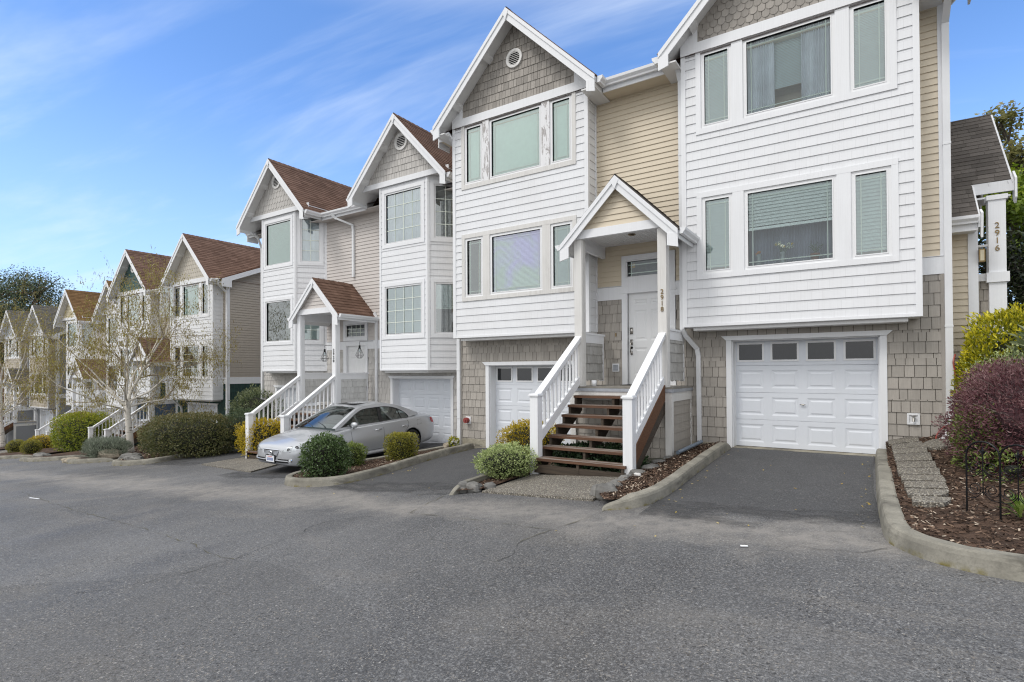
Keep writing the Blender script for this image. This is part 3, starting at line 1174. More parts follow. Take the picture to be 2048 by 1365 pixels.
def porch(T, parent, yw, st, drop=.0):
    """gabled entry porch with deck, parapets, stairs and railings, in the coordinates of the right-hand pair + T"""
    ox, oy, oz = T
    q = lambda x, y, z: V((ox + x, oy + y, oz + z))
    B = lambda mb, x0, x1, y0, y1, z0, z1, tn=.5: mb.box(ox + x0, ox + x1, oy + y0, oy + y1, oz + z0, oz + z1, tn)
    c = -4.105
    YW = yw - oy        # wall plane in porch coordinates
    gable_roof(c, 1.21, 5.31, 1.0, 9.95, YW - .02, T, st['roof'], parent, 10.10, 4.36, 1.02, st['vinyl'], 'lap', dict(exp=.115, lip=.018), th=.27, tri_white=0, look=0, porch=True)
    bm = MB()
    B(bm, -5.06, -3.15, 10.05, 10.13, 4.19, 4.36)
    for x in (-5.02, -3.26):
        B(bm, x, x + .07, 10.15, YW - .02, 4.02, 4.30)
    for sg in (-1, 1):
        B(bm, c + sg * 1.20 - .012, c + sg * 1.20 + .012, 9.97, YW - .03, 3.93, 4.08)
    bm.build('beam', m_trim, parent)
    ce = MB()
    n = 24
    for i in range(n):
        x0, x1 = -4.95 + i * 1.69 / n, -4.95 + (i + 1) * 1.69 / n
        ce.face([q(x0, 10.13, 4.28), q(x1 - .012, 10.13, 4.28), q(x1 - .012, YW, 4.28), q(x0, YW, 4.28)])
        ce.face([q(x1 - .012, 10.13, 4.28), q(x1, 10.13, 4.292), q(x1, YW, 4.292), q(x1 - .012, YW, 4.28)])
    cei = ce.build('ceiling', m_bead, parent)
    if st.get('can'):
        li = MB()
        li.lathe([(.075, .0), (.075, -.012), (.055, -.012), (.052, .004)], q(-4.02, 10.62, 4.277), 'z', 20)
        lo = li.build('recessed_light', m_brass, parent)
        l2 = MB()
        l2.lathe([(.0, .0), (.054, .0)], q(-4.02, 10.62, 4.2755), 'z', 20)
        l2.build('bulb', m_dark, lo)
    for sg in (1, -1):
        gu = MB()
        gutter(gu, q(c + sg * 1.23, 9.98, 4.0), q(c + sg * 1.23, YW - .02, 4.0), (sg, 0, 0), .11)
        gu.build('porch_gutter', m_trim, parent)
    for k, x in enumerate((-5.055, -3.32)):
        po = MB()
        B(po, x, x + .165, 10.08, 10.245, .98, 4.19)
        for xx in (x - .012, x + .151):
            B(po, xx + (.004 if k else 0), xx + .026, 10.11, 10.24, .981, 4.188)
        p = po.build('porch_post', m_trim_worn if st.get('worn') else m_trim, parent)
        if k and st.get('num'):
            text_digits('\n'.join(st['num']), st.get('numsize', .125), q(x + .085, 10.072, st.get('numz', 2.99)), p, st['nummat'], spacing=st.get('numsp', .88))
    dk = MB()
    B(dk, -5.15, -3.05, 10.06, YW, 1.165, 1.20)
    deck = dk.build('deck', m_deck, parent)
    fa = MB()
    B(fa, -5.13, -3.07, 10.075, YW - .002, .93, 1.1)
    fa.build('fascia', m_trim_worn, deck)
    fl = MB()
    B(fl, -5.155, -3.045, 10.055, YW - .004, 1.102, 1.163)
    fl.build('flashing', m_flash, deck)
    sk = MB()
    zb = -.35 - drop
    F = Fr(q(0, 10.14, 0), (1, 0, 0), (0, -1, 0))
    shingle(sk, F, rect(-5.1, -3.18, zb, .93), (), .20, .014, (.11, .2), v_start=zb, tone_var=.8, back_mi=1)
    F = Fr(q(-3.10, 0, 0), (0, 1, 0), (1, 0, 0))
    lap(sk, F, rect(10.19, YW - .03, zb, .93), (), .17, .013, v_start=zb)
    F = Fr(q(-5.10, 0, 0), (0, 1, 0), (-1, 0, 0))
    lap(sk, F, rect(10.19, YW - .03, zb, .93), (), .17, .013, v_start=zb)
    sk.build('skirt', [st['skirt'], m_tanback], parent)
    for x, xe, y0, y1, zz in ((-5.16, -5.04, 10.07, 10.19, zb - .1), (-3.19, -3.07, 10.07, 10.19, zb - .1), (-3.115, -3.075, YW - .05, YW - .003, zb)):
        sp = MB()
        B(sp, x, xe, y0, y1, zz, .93)
        sp.build('skirt_post', m_trim_worn, parent)
    # parapets
    for x0, x1, sg in ((-3.27, -3.17, 1), (-5.04, -4.94, -1)):
        pa = MB()
        ye = YW - .16
        B(pa, x0 - .02, x1 + .02, 10.245, ye + .03, 2.27, 2.31)
        B(pa, x0, x1, 10.245, ye, 2.10, 2.27)
        B(pa, x0 + .003, x1 - .003, ye - .055, ye, 1.29, 2.098)
        B(pa, x0 + .003, x1 - .003, 10.245, 10.30, 1.29, 2.098)
        par = pa.build('parapet', m_trim, parent)
        sh = MB()
        for X, n in ((x1 - .022, 1), (x0 + .022, -1)):
            F = Fr(q(X, 0, 0), (0, 1, 0), (n, 0, 0))
            shingle(sh, F, rect(10.30, ye - .056, 1.32, 2.10), (), .185, .017, (.12, .2), .006, 1.32 - .02, .9, back_mi=1)
        sh.build('panel', [st['panel'], m_tanback], par)
    # stairs
    rise, run = .1715, .257
    stair = MB()
    for x in (-4.93, -4.13, -3.34):
        pts = [q(x, 10.06, 1.0)]
        for i in range(7):
            z = 1.20 - rise * (i + 1) - .045
            y = 10.06 - run * (i)
            pts.append(q(x, y, z))
            pts.append(q(x, y - run, z))
        pts.append(q(x, 10.06 - run * 7, -.22 - drop))
        pts.append(q(x, 10.06 - run * 7 + .28, -.22 - drop))
        pts.append(q(x, 10.06, .72))
        stair.prism(pts, (.045, 0, 0))
    stair.prism([q(-3.25, 10.09, .98), q(-3.25, 8.42, -.02), q(-3.25, 8.42, -.2), q(-3.25, 8.60, -.2), q(-3.25, 10.09, .70)], (.04, 0, 0))
    B(stair, -4.95, -3.27, 8.27, 8.31, -.26 - drop, -.12)
    stair.build('stringer', [m_darkwood], parent)
    st2 = MB()
    st2.prism([q(-3.215, 10.06, 1.24), q(-3.215, 8.46, .24), q(-3.215, 8.46, -.02), q(-3.215, 8.52, -.02), q(-3.215, 10.06, .96)], (.03, 0, 0))
    st2.build('outer_stringer', m_string, parent)
    for i in range(7):
        tr = MB()
        z = 1.20 - rise * (i + 1)
        y = 10.06 - run * i
        x0, x1 = (-4.94, -3.30) if i < 6 else (-4.90, -3.26)
        for k in range(2):
            ya = y - run - .02 + k * .142
            tr.box(ox + x0, ox + x1, oy + ya, oy + ya + .137, oz + z - .045 - rnd.random() * .003, oz + z)
        tr.build('stair_tread', m_tread, parent)
    # railings
    for k, x in enumerate((-5.055, -3.32)):
        nw = MB()
        B(nw, x, x + .16, 8.30, 8.46, -.42 - drop, 1.07)
        B(nw, x - .022, x + .182, 8.278, 8.482, 1.07, 1.10)
        B(nw, x - .008, x + .168, 8.292, 8.468, 1.10, 1.118)
        post = nw.build('newel_post', m_trim, parent)
        rl = MB()
        xc = x + .08
        a, b = q(xc, 8.44, 1.075), q(xc, 10.09, 2.185)
        rl.bar(a + V((0, 0, .02)), b + V((0, 0, .02)), .135, .035)
        rl.bar(a - V((.032, 0, .032)), b - V((.032, 0, .032)), .035, .085)
        rl.bar(a - V((-.032, 0, .032)), b - V((-.032, 0, .032)), .035, .085)
        a, b = q(xc, 8.44, .30), q(xc, 10.09, 1.33)
        rl.bar(a, b, .07, .15)
        rail = rl.build('railing', m_trim, parent)
        for i in range(11):
            f = (i + .6) / 11
            y = 8.46 + (10.06 - 8.46) * f
            zt = 1.02 + 1.11 * (y - 8.44) / 1.65
            zl = .30 + 1.03 * (y - 8.44) / 1.65
            ba = MB()
            ba.box(ox + xc - .018, ox + xc + .018, oy + y - .018, oy + y + .018, oz + zl, oz + zt)
            ba.build('baluster', m_trim, rail)


def side_wall(T, X, yf, yb, zlo, zband, zeave, slm, yr, parent, up, low, nx, lowstyle='shingle'):
    """end wall of a pair with its main-roof rake; nx = +1 / -1 outward"""
    ox, oy, oz = T
    F = Fr(V((ox + X, oy, oz)), (0, 1, 0), (nx, 0, 0))
    zr = zeave + (yr - (yf - .45)) * slm - .12
    zf = zeave + .45 * slm - .12
    poly = [(yf, zband + .30), (yb, zband + .30), (yb, zf), (yr, zr), (yf, zf)]
    w = MB()
    lap(w, F, poly, (), .1145, .018, v_start=zband + .3)
    w.build('side_wall', up, parent)
    w = MB()
    if lowstyle == 'shingle':
        shingle(w, F, rect(yf, yb, zlo, zband), (), .20, .015, (.12, .2), v_start=zlo, back_mi=1, sides=False)
    else:
        lap(w, F, rect(yf, yb, zlo, zband), (), .12, .01, v_start=zlo)
    w.build('side_wall_base', [low, m_tanback], parent)
    t = MB()
    t.fbox(F, yf - .03, yb, zband, zband + .30, -.01, .026)
    t.fbox(F, yf - .03, yf + .09, zlo, zband, -.01, .03)
    t.fbox(F, yf - .03, yf + .09, zband + .3, zf, -.01, .03)
    ye = yf - .45
    for a, b in ((ye, yr), (yb + .45, yr)):
        za, zb = zeave, zeave + (yr - ye) * slm
        P = [F.p(a, za + .02, .32), F.p(b, zb + .02, .32), F.p(b, zb - .20, .32), F.p(a, za - .20, .32)]
        t.prism(P, F.n * .03)
        P = [F.p(a, za - .02, 0), F.p(b, zb - .02, 0), F.p(b, zb - .05, 0), F.p(a, za - .05, 0)]
        t.prism(P, F.n * .32)
    P = [F.p(ye, zeave - .2, .32), F.p(ye, zeave - .32, .32), F.p(ye + .45, zeave - .32, .32), F.p(ye + .45, zeave + .45 * slm - .2, .32)]
    t.prism(P, F.n * .03)
    t.build('side_trim', m_trim, parent)


def main_roof(T, x0, x1, ye, ze, slm, yr, parent, mat):
    ox, oy, oz = T
    ridge = V((ox + x0, oy + yr, oz + ze + (yr - ye) * slm))
    L = math.hypot(yr - ye, (yr - ye) * slm)
    mb = MB()
    for sg in (-1, 1):
        F = slope_frame(ridge, (1, 0, 0), (0, sg, -slm))
        shingle(mb, F, rect(0, x1 - x0, -L, 0), (), .142, .013, (.16, .34), .006, -L, 1.0, False, .004, lo_w=.001)
        mb.face([F.p(0, -L, -.03), F.p(x1 - x0, -L, -.03), F.p(x1 - x0, 0, -.03), F.p(0, 0, -.03)], .1)
        mb.face([F.p(x1 - x0, -L, -.03), F.p(x1 - x0, 0, -.03), F.p(x1 - x0, 0, .012), F.p(x1 - x0, -L, .012)], .1)
    mb.build('main_roof', mat, parent)


def house_rect(T, st, label, group, zlo=-.9):
    """pair of houses with square overhanging bays (right-hand pair and its sisters)"""
    ox, oy, oz = T
    root = empty('townhouse', (ox - 4.1, oy + 11.45, oz - .3), label, 'house', group)
    Yb, Yw = 10.99, 11.45
    Fb = Fr(V((ox, oy + Yb, oz)), (1, 0, 0), (0, -1, 0))
    Fw = Fr(V((ox, oy + Yw, oz)), (1, 0, 0), (0, -1, 0))
    X0, X1 = -9.13, 1.06
    bays = [(-1.195, st['bay1']), (-7.055, st['bay2'])]
    garages = [(-2.29, .145, 0.0), (-8.184, -5.75, -.434)]
    # lower wall
    lw = MB()
    holes = [(g0 - .08, g1 + .08, zlo - 1, gz + 2.13) for g0, g1, gz in garages] + [(-4.58, -3.38, 1.0, 3.2)]
    if st['lowstyle'] == 'shingle':
        shingle(lw, Fw, rect(X0, X1, zlo, 3.085), holes, .20, .015, (.11, .205), .009, v_start=-.02, tone_var=1.0, back_mi=1)
    else:
        lap(lw, Fw, rect(X0, X1, zlo, 3.085), holes, .12, .01, v_start=-.02)
    lw.build('lower_wall', [st['low'], m_tanback], root)
    uw = MB()
    lap(uw, Fw, rect(X0, X1, 3.38, 7.62), [(-4.58, -3.38, 3.3, 4.04)], .1145, .018, v_start=3.38, tone_var=.5)
    uw.build('upper_wall', st['up'], root)
    bd = MB()
    for a, b in ((X0, -4.57), (-3.39, X1)):
        bd.fbox(Fw, a, b, 3.085, 3.37, -.01, .026)
    bd.fbox(Fw, X0, X1, 3.085 + .30, 3.085 + .292, -.01, .034)
    for a in (X0, X1 - .075):
        bd.fbox(Fw, a, a + .075, zlo, 3.084, -.01, .022, mi=1)
        bd.fbox(Fw, a, a + .09, 3.38, 7.6, -.01, .026)
    bd.build('band_board', [m_trim, st['low']], root)
    fo = MB()
    fo.fbox(Fw, X0 + .02, garages[1][0] - .1, zlo - .3, -.25, -.02, .018)
    fo.fbox(Fw, garages[1][1] + .1, garages[0][0] - .1, zlo - .3, .06, -.02, .018)
    fo.build('foundation', m_conc, root)
    # entry door and transom
    ed = sixpanel(Fw, -4.44, -3.52, 1.215, 3.20, root, mat=st.get('door'))
    ec = MB()
    for a, b in ((-4.57, -4.45), (-3.51, -3.39)):
        ec.fbox(Fw, a, b, 1.2, 3.2, -.06, .03)
    ec.fbox(Fw, -4.57, -3.39, 3.2, 3.44, -.06, .032)
    ec.fbox(Fw, -4.60, -3.36, 3.205, 3.235, .033, .045)
    trim_frame(ec, Fw, -4.57, -3.39, 3.441, 4.03, .10, -.05, .03)
    ec.build('door_casing', m_trim, root)
    window(Fw, -4.47, -3.49, 3.541, 3.93, root, .03, 'prairie', None, m_glassclear, name='transom_window')
    # garages
    for (g0, g1, gz), lit in zip(garages, st.get('gl', (True, True))):
        garage(Fw, g0, g1, gz, root, lights=lit)
    # bays
    for bi, (c, bs) in enumerate(bays):
        uL, uR = c - 1.885, c + 1.885
        zb, zt = 2.385, 7.75
        wc = c - .005
        holes = [(wc - 1.62, wc + 1.62, 6.13, 7.76), (wc - 1.62, wc + 1.62, 3.288, 4.985)]
        s = MB()
        lap(s, Fb, rect(uL + .06, uR - .06, zb, zt), holes, .1815, .015, v_start=zb, tone_var=.4) if st['baystyle'] == 'lap' else \
            shingle(s, Fb, rect(uL + .06, uR - .06, zb, zt), holes, .1815, .015, (.1, .18), .007, v_start=zb, tone_var=1.0, back_mi=1)
        for X, nx in ((uR, 1), (uL, -1)):
            F = Fr(V((ox + X, oy, oz)), (0, 1, 0), (nx, 0, 0))
            if st['baystyle'] == 'lap':
                lap(s, F, rect(Yb, Yw, zb, zt + .3), (), .1815, .015, v_start=zb, tone_var=.4)
            else:
                shingle(s, F, rect(Yb, Yw, zb, zt), (), .1815, .015, (.1, .18), .007, v_start=zb, back_mi=1)
        bay = s.build('bay', [st['bay'], m_tanback], root)
        cb = MB()
        for a, b in ((uL - .028, uL + .06), (uR - .06, uR + .028)):
            cb.box(ox + a, ox + b, oy + Yb - .028, oy + Yb + .06, oz + zb - .02, oz + zt - .001)
        for X in (uL - .026, uR + .001):
            cb.box(ox + X, ox + X + .025, oy + Yw - .06, oy + Yw - .001, oz + zb, oz + 7.6)
        cb.fbox(Fb, uL - .028, uR + .028, zb - .02, zb + .03, .016, .027)
        cb.build('corner_board', m_trim, bay)
        fr = MB()
        fr.fbox(Fb, uL - .03, uR + .03, 7.75, 7.952, -.02, .036)
        fr.build('frieze', m_trim, bay)
        un = MB()
        un.box(ox + uL, ox + uR, oy + Yb + .0, oy + Yw, oz + zb - .03, oz + zb - .002)
        un.box(ox + uL + .16, ox + uR - .16, oy + Yb + .05, oy + Yw, oz + zb - .09, oz + zb - .031)
        un.build('bay_soffit', m_soffit, bay)
        for row, (z0, z1, ca, cbm, covers) in enumerate(((3.385, 4.882, 3.288, 4.985, bs['low']), (6.238, 7.728, 6.13, 7.75, bs['up']))):
            opens = [(wc - 1.525, wc - .955, z0, z1), (wc - .755, wc + .745, z0, z1), (wc + .955, wc + 1.525, z0, z1)]
            if 'peel' in bs and row == 1:
                cs = MB()
                cs.fbox(Fb, wc - 1.62, wc + 1.62, ca, z0, -.03, .028)
                cs.fbox(Fb, wc - 1.62, wc + 1.62, z1, cbm, -.03, .028)
                cs.fbox(Fb, wc - 1.62, wc - 1.525, z0, z1, -.03, .026)
                cs.fbox(Fb, wc + 1.525, wc + 1.62, z0, z1, -.03, .026)
                cs.build('window_casing', m_trim_worn, bay)
                for ma, mb_ in ((-.955, -.755), (.745, .955)):
                    pl = MB()
                    pl.fbox(Fb, wc + ma, wc + mb_, z0, z1, -.03, .026)
                    o = pl.build('window_mullion', m_peel, bay)
                    o['label'] = 'mullion with flaking white paint over bare grey wood'
            else:
                cs = MB()
                casing3(cs, Fb, (wc - 1.62, wc + 1.62), ca, cbm, opens)
                cs.build('window_casing', m_trim_worn if 'peel' in bs else m_trim, bay)
            for i, (o_, cv) in enumerate(zip(opens, covers)):
                window(Fb, *o_, root, .068, cv[1], cv[0], cv[2] if len(cv) > 2 else None)
        gable_roof(c, 2.25, 10.03, 1.0, 10.60, 17.0, T, st['roof'], root, Yb - .002, 7.952, 1.913, bs['gmat'], bs['gstyle'], bs['gkw'], vent_z=bs.get('vent'), vent_r=.225)
        for sg in (-1, 1):
            gu = MB()
            gutter(gu, V((ox + c + sg * 2.27, oy + 10.66, oz + 7.62)), V((ox + c + sg * 2.27, oy + 10.95, oz + 7.62)), (sg, 0, 0), .13)
            gu.build('gutter', m_trim, root)
        for a, b in ((c - 2.24, uL - .03), (uR + .03, c + 2.24)):
            es = MB()
            es.box(ox + a, ox + b, oy + 10.64, oy + Yw, oz + 7.53, oz + 7.56)
            es.box(ox + (a if a < c - 2 else b - .025), ox + (a + .025 if a < c - 2 else b), oy + 10.64, oy + 11.0, oz + 7.5605, oz + 7.72)
            es.build('eave_soffit', m_soffit, root)
    # main eave
    for a, b in ((-4.80, -3.45), (1.05, 1.32), (-9.45, -9.3)):
        gu = MB()
        gutter(gu, V((ox + a, oy + 11.0, oz + 7.64)), V((ox + b, oy + 11.0, oz + 7.64)), (0, -1, 0), .135)
        gu.box(ox + a, ox + b, oy + 11.001, oy + 11.03, oz + 7.55, oz + 7.74)
        gu.build('main_gutter', m_trim, root)
    so = MB()
    so.box(ox + X0 - .3, ox + X1 + .3, oy + 11.03, oy + Yw, oz + 7.56, oz + 7.585)
    so.build('main_soffit', st['up'], root)
    main_roof(T, X0 - .34, X1 + .34, 10.95, 7.735, .417, 17.0, root, st['roof'])
    for X, nx in ((X1, 1), (X0, -1)):
        side_wall(T, X, Yw, 22.5, zlo, 3.085, 7.735, .417, 17.0, root, st['up'], st['low'], nx, st['lowstyle'])
    bw = MB()
    bw.box(ox + X0, ox + X1, oy + 22.4, oy + 22.5, oz + zlo, oz + 7.7)
    bw.build('back_wall', st['up'], root)
    # downspouts
    q = lambda x, y, z: V((ox + x, oy + y, oz + z))
    downspout([q(-3.18, 10.93, 7.60), q(-3.17, 11.02, 7.50), q(-3.15, 11.08, 7.35), q(-3.15, 11.08, 2.35), q(-3.10, 11.16, 2.20), q(-2.94, 11.38, 1.95), q(-2.92, 11.40, 1.8), q(-2.91, 11.40, .10)], root)
    downspout([q(1.10, 10.95, 7.62), q(1.10, 11.10, 7.46), q(1.085, 11.40, 7.2), q(1.085, 11.40, .55)], root, wd=.10)
    downspout([q(-9.0, 10.80, 7.60), q(-9.0, 11.1, 7.42), q(-9.14, 11.34, 7.1), q(-9.14, 11.40, 2.4), q(-9.14, 11.40, -.42)], root, wd=.10)
    porch((ox, oy, oz), root, oy + Yw, st['porch'], drop=st.get('drop', 0))
    return root


def house_cant(T, st, label, group, zlo=-1.6):
    """pair of houses with three-sided bays"""
    ox, oy, oz = T
    root = empty('townhouse', (ox - 14.76, oy + 12.65, oz - 1.0), label, 'house', group)
    Yf, Yw = 11.9, 12.65
    Fw = Fr(V((ox, oy + Yw, oz)), (1, 0, 0), (0, -1, 0))
    X0, X1 = -19.95, -9.35
    cs_ = (-11.64, -17.82)
    zb, zt = 1.575, 7.2
    fl = -.815 + 0.0        # entry floor offset from the square type
    garages = [(-12.84, -10.44, -.80), (-19.02, -16.62, -1.16)]
    low = MB()
    holes = [(g0 - .08, g1 + .08, zlo - 1, gz + 2.13) for g0, g1, gz in garages] + [(-15.22, -13.98, .2, 2.42)]
    if st['lowstyle'] == 'shingle':
        shingle(low, Fw, rect(X0, X1, zlo, 2.28), holes, .20, .015, (.11, .205), .009, v_start=-.0, tone_var=.9, back_mi=1)
    else:
        lap(low, Fw, rect(X0, X1, zlo, 2.28), holes, .12, .01, v_start=0)
    low.build('lower_wall', [st['low'], m_tanback], root)
    uw = MB()
    lap(uw, Fw, rect(X0, X1, 2.57, 6.95), [(-15.22, -13.98, 2.5, 3.26)], .1145, .018, v_start=2.57, tone_var=.5)
    uw.build('upper_wall', st['up'], root)
    bd = MB()
    for a, b in ((X0, -15.2), (-14.0, X1)):
        bd.fbox(Fw, a, b, 2.28, 2.56, -.01, .026)
    for a in (X0, X1 - .09):
        bd.fbox(Fw, a, a + .09, 2.57, 6.9, -.01, .026)
    bd.build('band_board', m_trim, root)
    sixpanel(Fw, -15.04, -14.14, .40, 2.40, root, keypad=True, mat=st.get('door'))
    ec = MB()
    for a, b in ((-15.2, -15.05), (-14.13, -14.0)):
        ec.fbox(Fw, a, b, .4, 2.40, -.06, .03)
    ec.fbox(Fw, -15.2, -14.0, 2.40, 2.56, -.06, .032)
    trim_frame(ec, Fw, -15.2, -14.0, 2.57, 3.26, .12, -.05, .03)
    ec.build('door_casing', m_trim, root)
    window(Fw, -15.07, -14.13, 2.695, 3.135, root, .03, (4, 3), None, m_glassclear, name='transom_window')
    for (g0, g1, gz) in garages:
        garage(Fw, g0, g1, gz, root, lights=False, handle=False)
    for c, bs in zip(cs_, (st['bay1'], st['bay2'])):
        D = Yw - Yf
        faces = [(Fr(V((ox + c - .97, oy + Yf, oz)), (1, 0, 0), (0, -1, 0)), 1.94, 'front'),
                 (Fr(V((ox + c + .97, oy + Yf, oz)), (1, 1, 0), (1, -1, 0)), D * 1.414, 'right'),
                 (Fr(V((ox + c - .97 - D, oy + Yw, oz)), (1, -1, 0), (-1, -1, 0)), D * 1.414, 'left')]
        s = MB()
        cb = MB()
        wins = []
        for F, W, nm in faces:
            if nm == 'front':
                op = (.20, W - .20)
            else:
                op = (.17, W - .19)
            hl = [(op[0] - .09, op[1] + .09, 5.28, 7.06), (op[0] - .09, op[1] + .09, 2.50, 4.21)]
            if st['baystyle'] == 'lap':
                lap(s, F, rect(.05, W - .05, zb, zt), hl, .1815, .014, v_start=zb, tone_var=.4)
            else:
                shingle(s, F, rect(.05, W - .05, zb, zt), hl, .1815, .014, (.1, .18), v_start=zb, back_mi=1)
            cb.fbox(F, -.012, .055, zb - .02, zt, -.02, .026)
            cb.fbox(F, W - .055, W + .012, zb - .02, zt, -.02, .0265)
            cb.fbox(F, -.01, W + .01, zb - .02, zb + .03, .015, .0255)
            for key, (z0, z1, c0, c1) in (('low', (2.605, 4.105, 2.50, 4.21)), ('up', (5.385, 6.955, 5.28, 7.06))):
                cs2 = MB()
                trim_frame(cs2, F, op[0] - .09, op[1] + .09, c0, c1, .105, -.03, .028)
                wins.append((F, op, z0, z1, key, nm))
                cs2.build('window_casing', m_trim, root)
        bay = s.build('bay', [st['bay'], m_tanback], root)
        P = [V((ox + c - .97, oy + Yf, oz)), V((ox + c + .97, oy + Yf, oz)), V((ox + c + .97 + D, oy + Yw, oz)), V((ox + c - .97 - D, oy + Yw, oz))]
        cb.build('corner_board', m_trim, bay)
        un = MB()
        un.prism([p + V((0, 0, zb - .035)) for p in P], (0, 0, .03))
        P2 = [p + (V((ox + c, oy + Yw, oz)) - p) * .10 for p in P]
        un.prism([p + V((0, 0, zb - .09)) for p in P2], (0, 0, .053))
        un.build('bay_soffit', m_soffit, bay)
        for F, op, z0, z1, key, nm in wins:
            cv = bs[key][nm]
            window(F, op[0] + .015, op[1] - .015, z0, z1, root, .05, cv[1], cv[0], cv[2] if len(cv) > 2 else None)
        # boxed ceiling carrying the gable over the canted sides
        bx = MB()
        bx.box(ox + c - 1.80, ox + c + 1.80, oy + Yf - .05, oy + Yw, oz + 7.205, oz + 7.235)
        bx.build('eave_soffit', m_bead, root)
        fr = MB()
        fr.box(ox + c - 1.82, ox + c + 1.82, oy + Yf - .075, oy + Yf - .05, oz + 7.16, oz + 7.32)
        for sg in (-1, 1):
            x = c + sg * 1.95
            fr.box(ox + x - .013, ox + x + .013, oy + 11.54, oy + Yw - .4, oz + 6.78, oz + 6.98)
        fr.build('frieze', m_trim, root)
        gable_roof(c, 1.98, 9.10, 1.06, 11.50, 18.0, T, st['roof'], root, Yf - .05, 7.32, 1.62, bs['gmat'], bs['gstyle'], bs['gkw'], vent_z=bs.get('vent'), vent_r=.26, tri_white=0)
        for sg in (-1, 1):
            gu = MB()
            gutter(gu, V((ox + c + sg * 1.99, oy + 11.54, oz + 6.84)), V((ox + c + sg * 1.99, oy + 12.24, oz + 6.84)), (sg, 0, 0), .125)
            gu.build('gutter', m_trim, root)
    for a, b in ((-15.83, -13.63), (-20.3, -19.8), (-9.66, -9.1)):
        gu = MB()
        gutter(gu, V((ox + a, oy + 12.24, oz + 6.84)), V((ox + b, oy + 12.24, oz + 6.84)), (0, -1, 0), .135)
        gu.box(ox + a, ox + b, oy + 12.241, oy + 12.27, oz + 6.76, oz + 6.94)
        gu.build('main_gutter', m_trim, root)
    so = MB()
    so.box(ox + X0 - .3, ox + X1 + .3, oy + 12.27, oy + Yw, oz + 6.80, oz + 6.83)
    so.build('main_soffit', st['up'], root)
    main_roof(T, X0 - .34, X1 + .34, 12.2, 6.93, .40, 18.0, root, st['roof'])
    for X, nx in ((X1, 1), (X0, -1)):
        side_wall(T, X, Yw, 23.4, zlo, 2.28, 6.93, .40, 18.0, root, st['up'], st['low'], nx, st['lowstyle'])
    bw = MB()
    bw.box(ox + X0, ox + X1, oy + 23.3, oy + 23.4, oz + zlo, oz + 6.9)
    bw.build('back_wall', st['up'], root)
    q = lambda x, y, z: V((ox + x, oy + y, oz + z))
    downspout([q(-15.2, 12.16, 6.86), q(-15.1, 12.25, 6.72), q(-14.66, 12.58, 6.50), q(-14.65, 12.60, 6.35), q(-14.65, 12.60, 4.75)], root)
    downspout([q(-13.62, 12.59, 3.45), q(-13.55, 12.60, 3.3), q(-13.55, 12.60, -.72)], root)
    downspout([q(-19.75, 12.1, 6.84), q(-19.72, 12.3, 6.7), q(-19.9, 12.56, 6.4), q(-19.93, 12.60, 6.2), q(-19.93, 12.60, -1.4)], root, wd=.10)
    porch((ox - 10.655, oy + 1.09, oz - .815), root, oy + Yw, st['porch'], drop=st.get('drop', .02))
    return root
def catmull(P, n):
    """resample a polyline of tuples smoothly"""
    out = []
    m = len(P) - 1
    for k in range(n + 1):
        t = k / n * m
        i = min(int(t), m - 1)
        f = t - i
        p0, p1, p2, p3 = P[max(i - 1, 0)], P[i], P[i + 1], P[min(i + 2, m)]
        out.append(tuple(.5 * ((2 * b) + (-a + c) * f + (2 * a - 5 * b + 4 * c - d) * f * f + (-a + 3 * b - 3 * c + d) * f ** 3) for a, b, c, d in zip(p0, p1, p2, p3)))
    return out

# ------------------------------------------------------------------ the row of houses
SC = dict(exp=.130, lip=.015, wd=(.142, .142), gap=.008, tone_var=.8)
SH = dict(exp=.187, lip=.014, wd=(.06, .15), gap=.008, tone_var=1.0, jig=.003)
DR = 'prairie'
stA = dict(
    low=m_tan, lowstyle='shingle', up=m_beige, bay=m_white, baystyle='lap', roof=m_roofbrown,
    bay1=dict(up=[('mini', DR), ('sheer', DR, m_glassclear), ('mini', DR)], low=[('wood', DR), ('half', DR, m_glassclear), ('wood', DR)], gmat=m_gablet, gstyle='scallop', gkw=SC, vent=9.2),
    bay2=dict(up=[('flat', DR), ('flat', DR), ('flat', DR)], low=[('none', DR), ('mini', DR, m_film), ('mini', DR)], gmat=m_gablet, gstyle='shingle', gkw=SH, vent=9.0, peel=True),
    porch=dict(roof=m_roofdark, vinyl=m_beige, skirt=m_tan, panel=m_panelshake, num='2918', nummat=m_brass, worn=True, can=True, numz=2.945))
hA = house_rect((0, 0, 0), stA, 'nearest white and tan townhouse pair with beige siding and house number 2918 on its porch', 'townhouses along the street')

G4 = (4, 4)
cantR = dict(front=None)
stB = dict(
    low=m_greyshake, lowstyle='shingle', up=m_greyvinyl, bay=m_white, baystyle='lap', roof=m_roofbrown,
    bay1=dict(up=dict(front=('curtain', G4, m_glassbright), right=('none', (2, 4)), left=('none', (2, 4))), low=dict(front=('wood', G4, m_glassbright), right=('lowhalf', 'sash', m_glassbright), left=('none', (2, 4))), gmat=m_greyshake, gstyle='shingle', gkw=SH, vent=8.38),
    bay2=dict(up=dict(front=('pale', None), right=('curtain', (2, 4), m_glassbright), left=('none', (2, 4))), low=dict(front=('none', None), right=('wood', (2, 4)), left=('none', (2, 4))), gmat=m_greyshake, gstyle='scallop', gkw=dict(exp=.19, lip=.016, wd=(.16, .16), gap=.008, tone_var=.4), vent=8.38),
    porch=dict(roof=m_roofbrown, vinyl=m_greyvinyl, skirt=m_greyshake, panel=m_panelpale, num='2920', nummat=m_blacknum, numz=2.965), drop=.05)
hB = house_cant((0, 0, 0), stB, 'white and grey townhouse pair with canted bays behind the parked silver car', 'townhouses along the street')

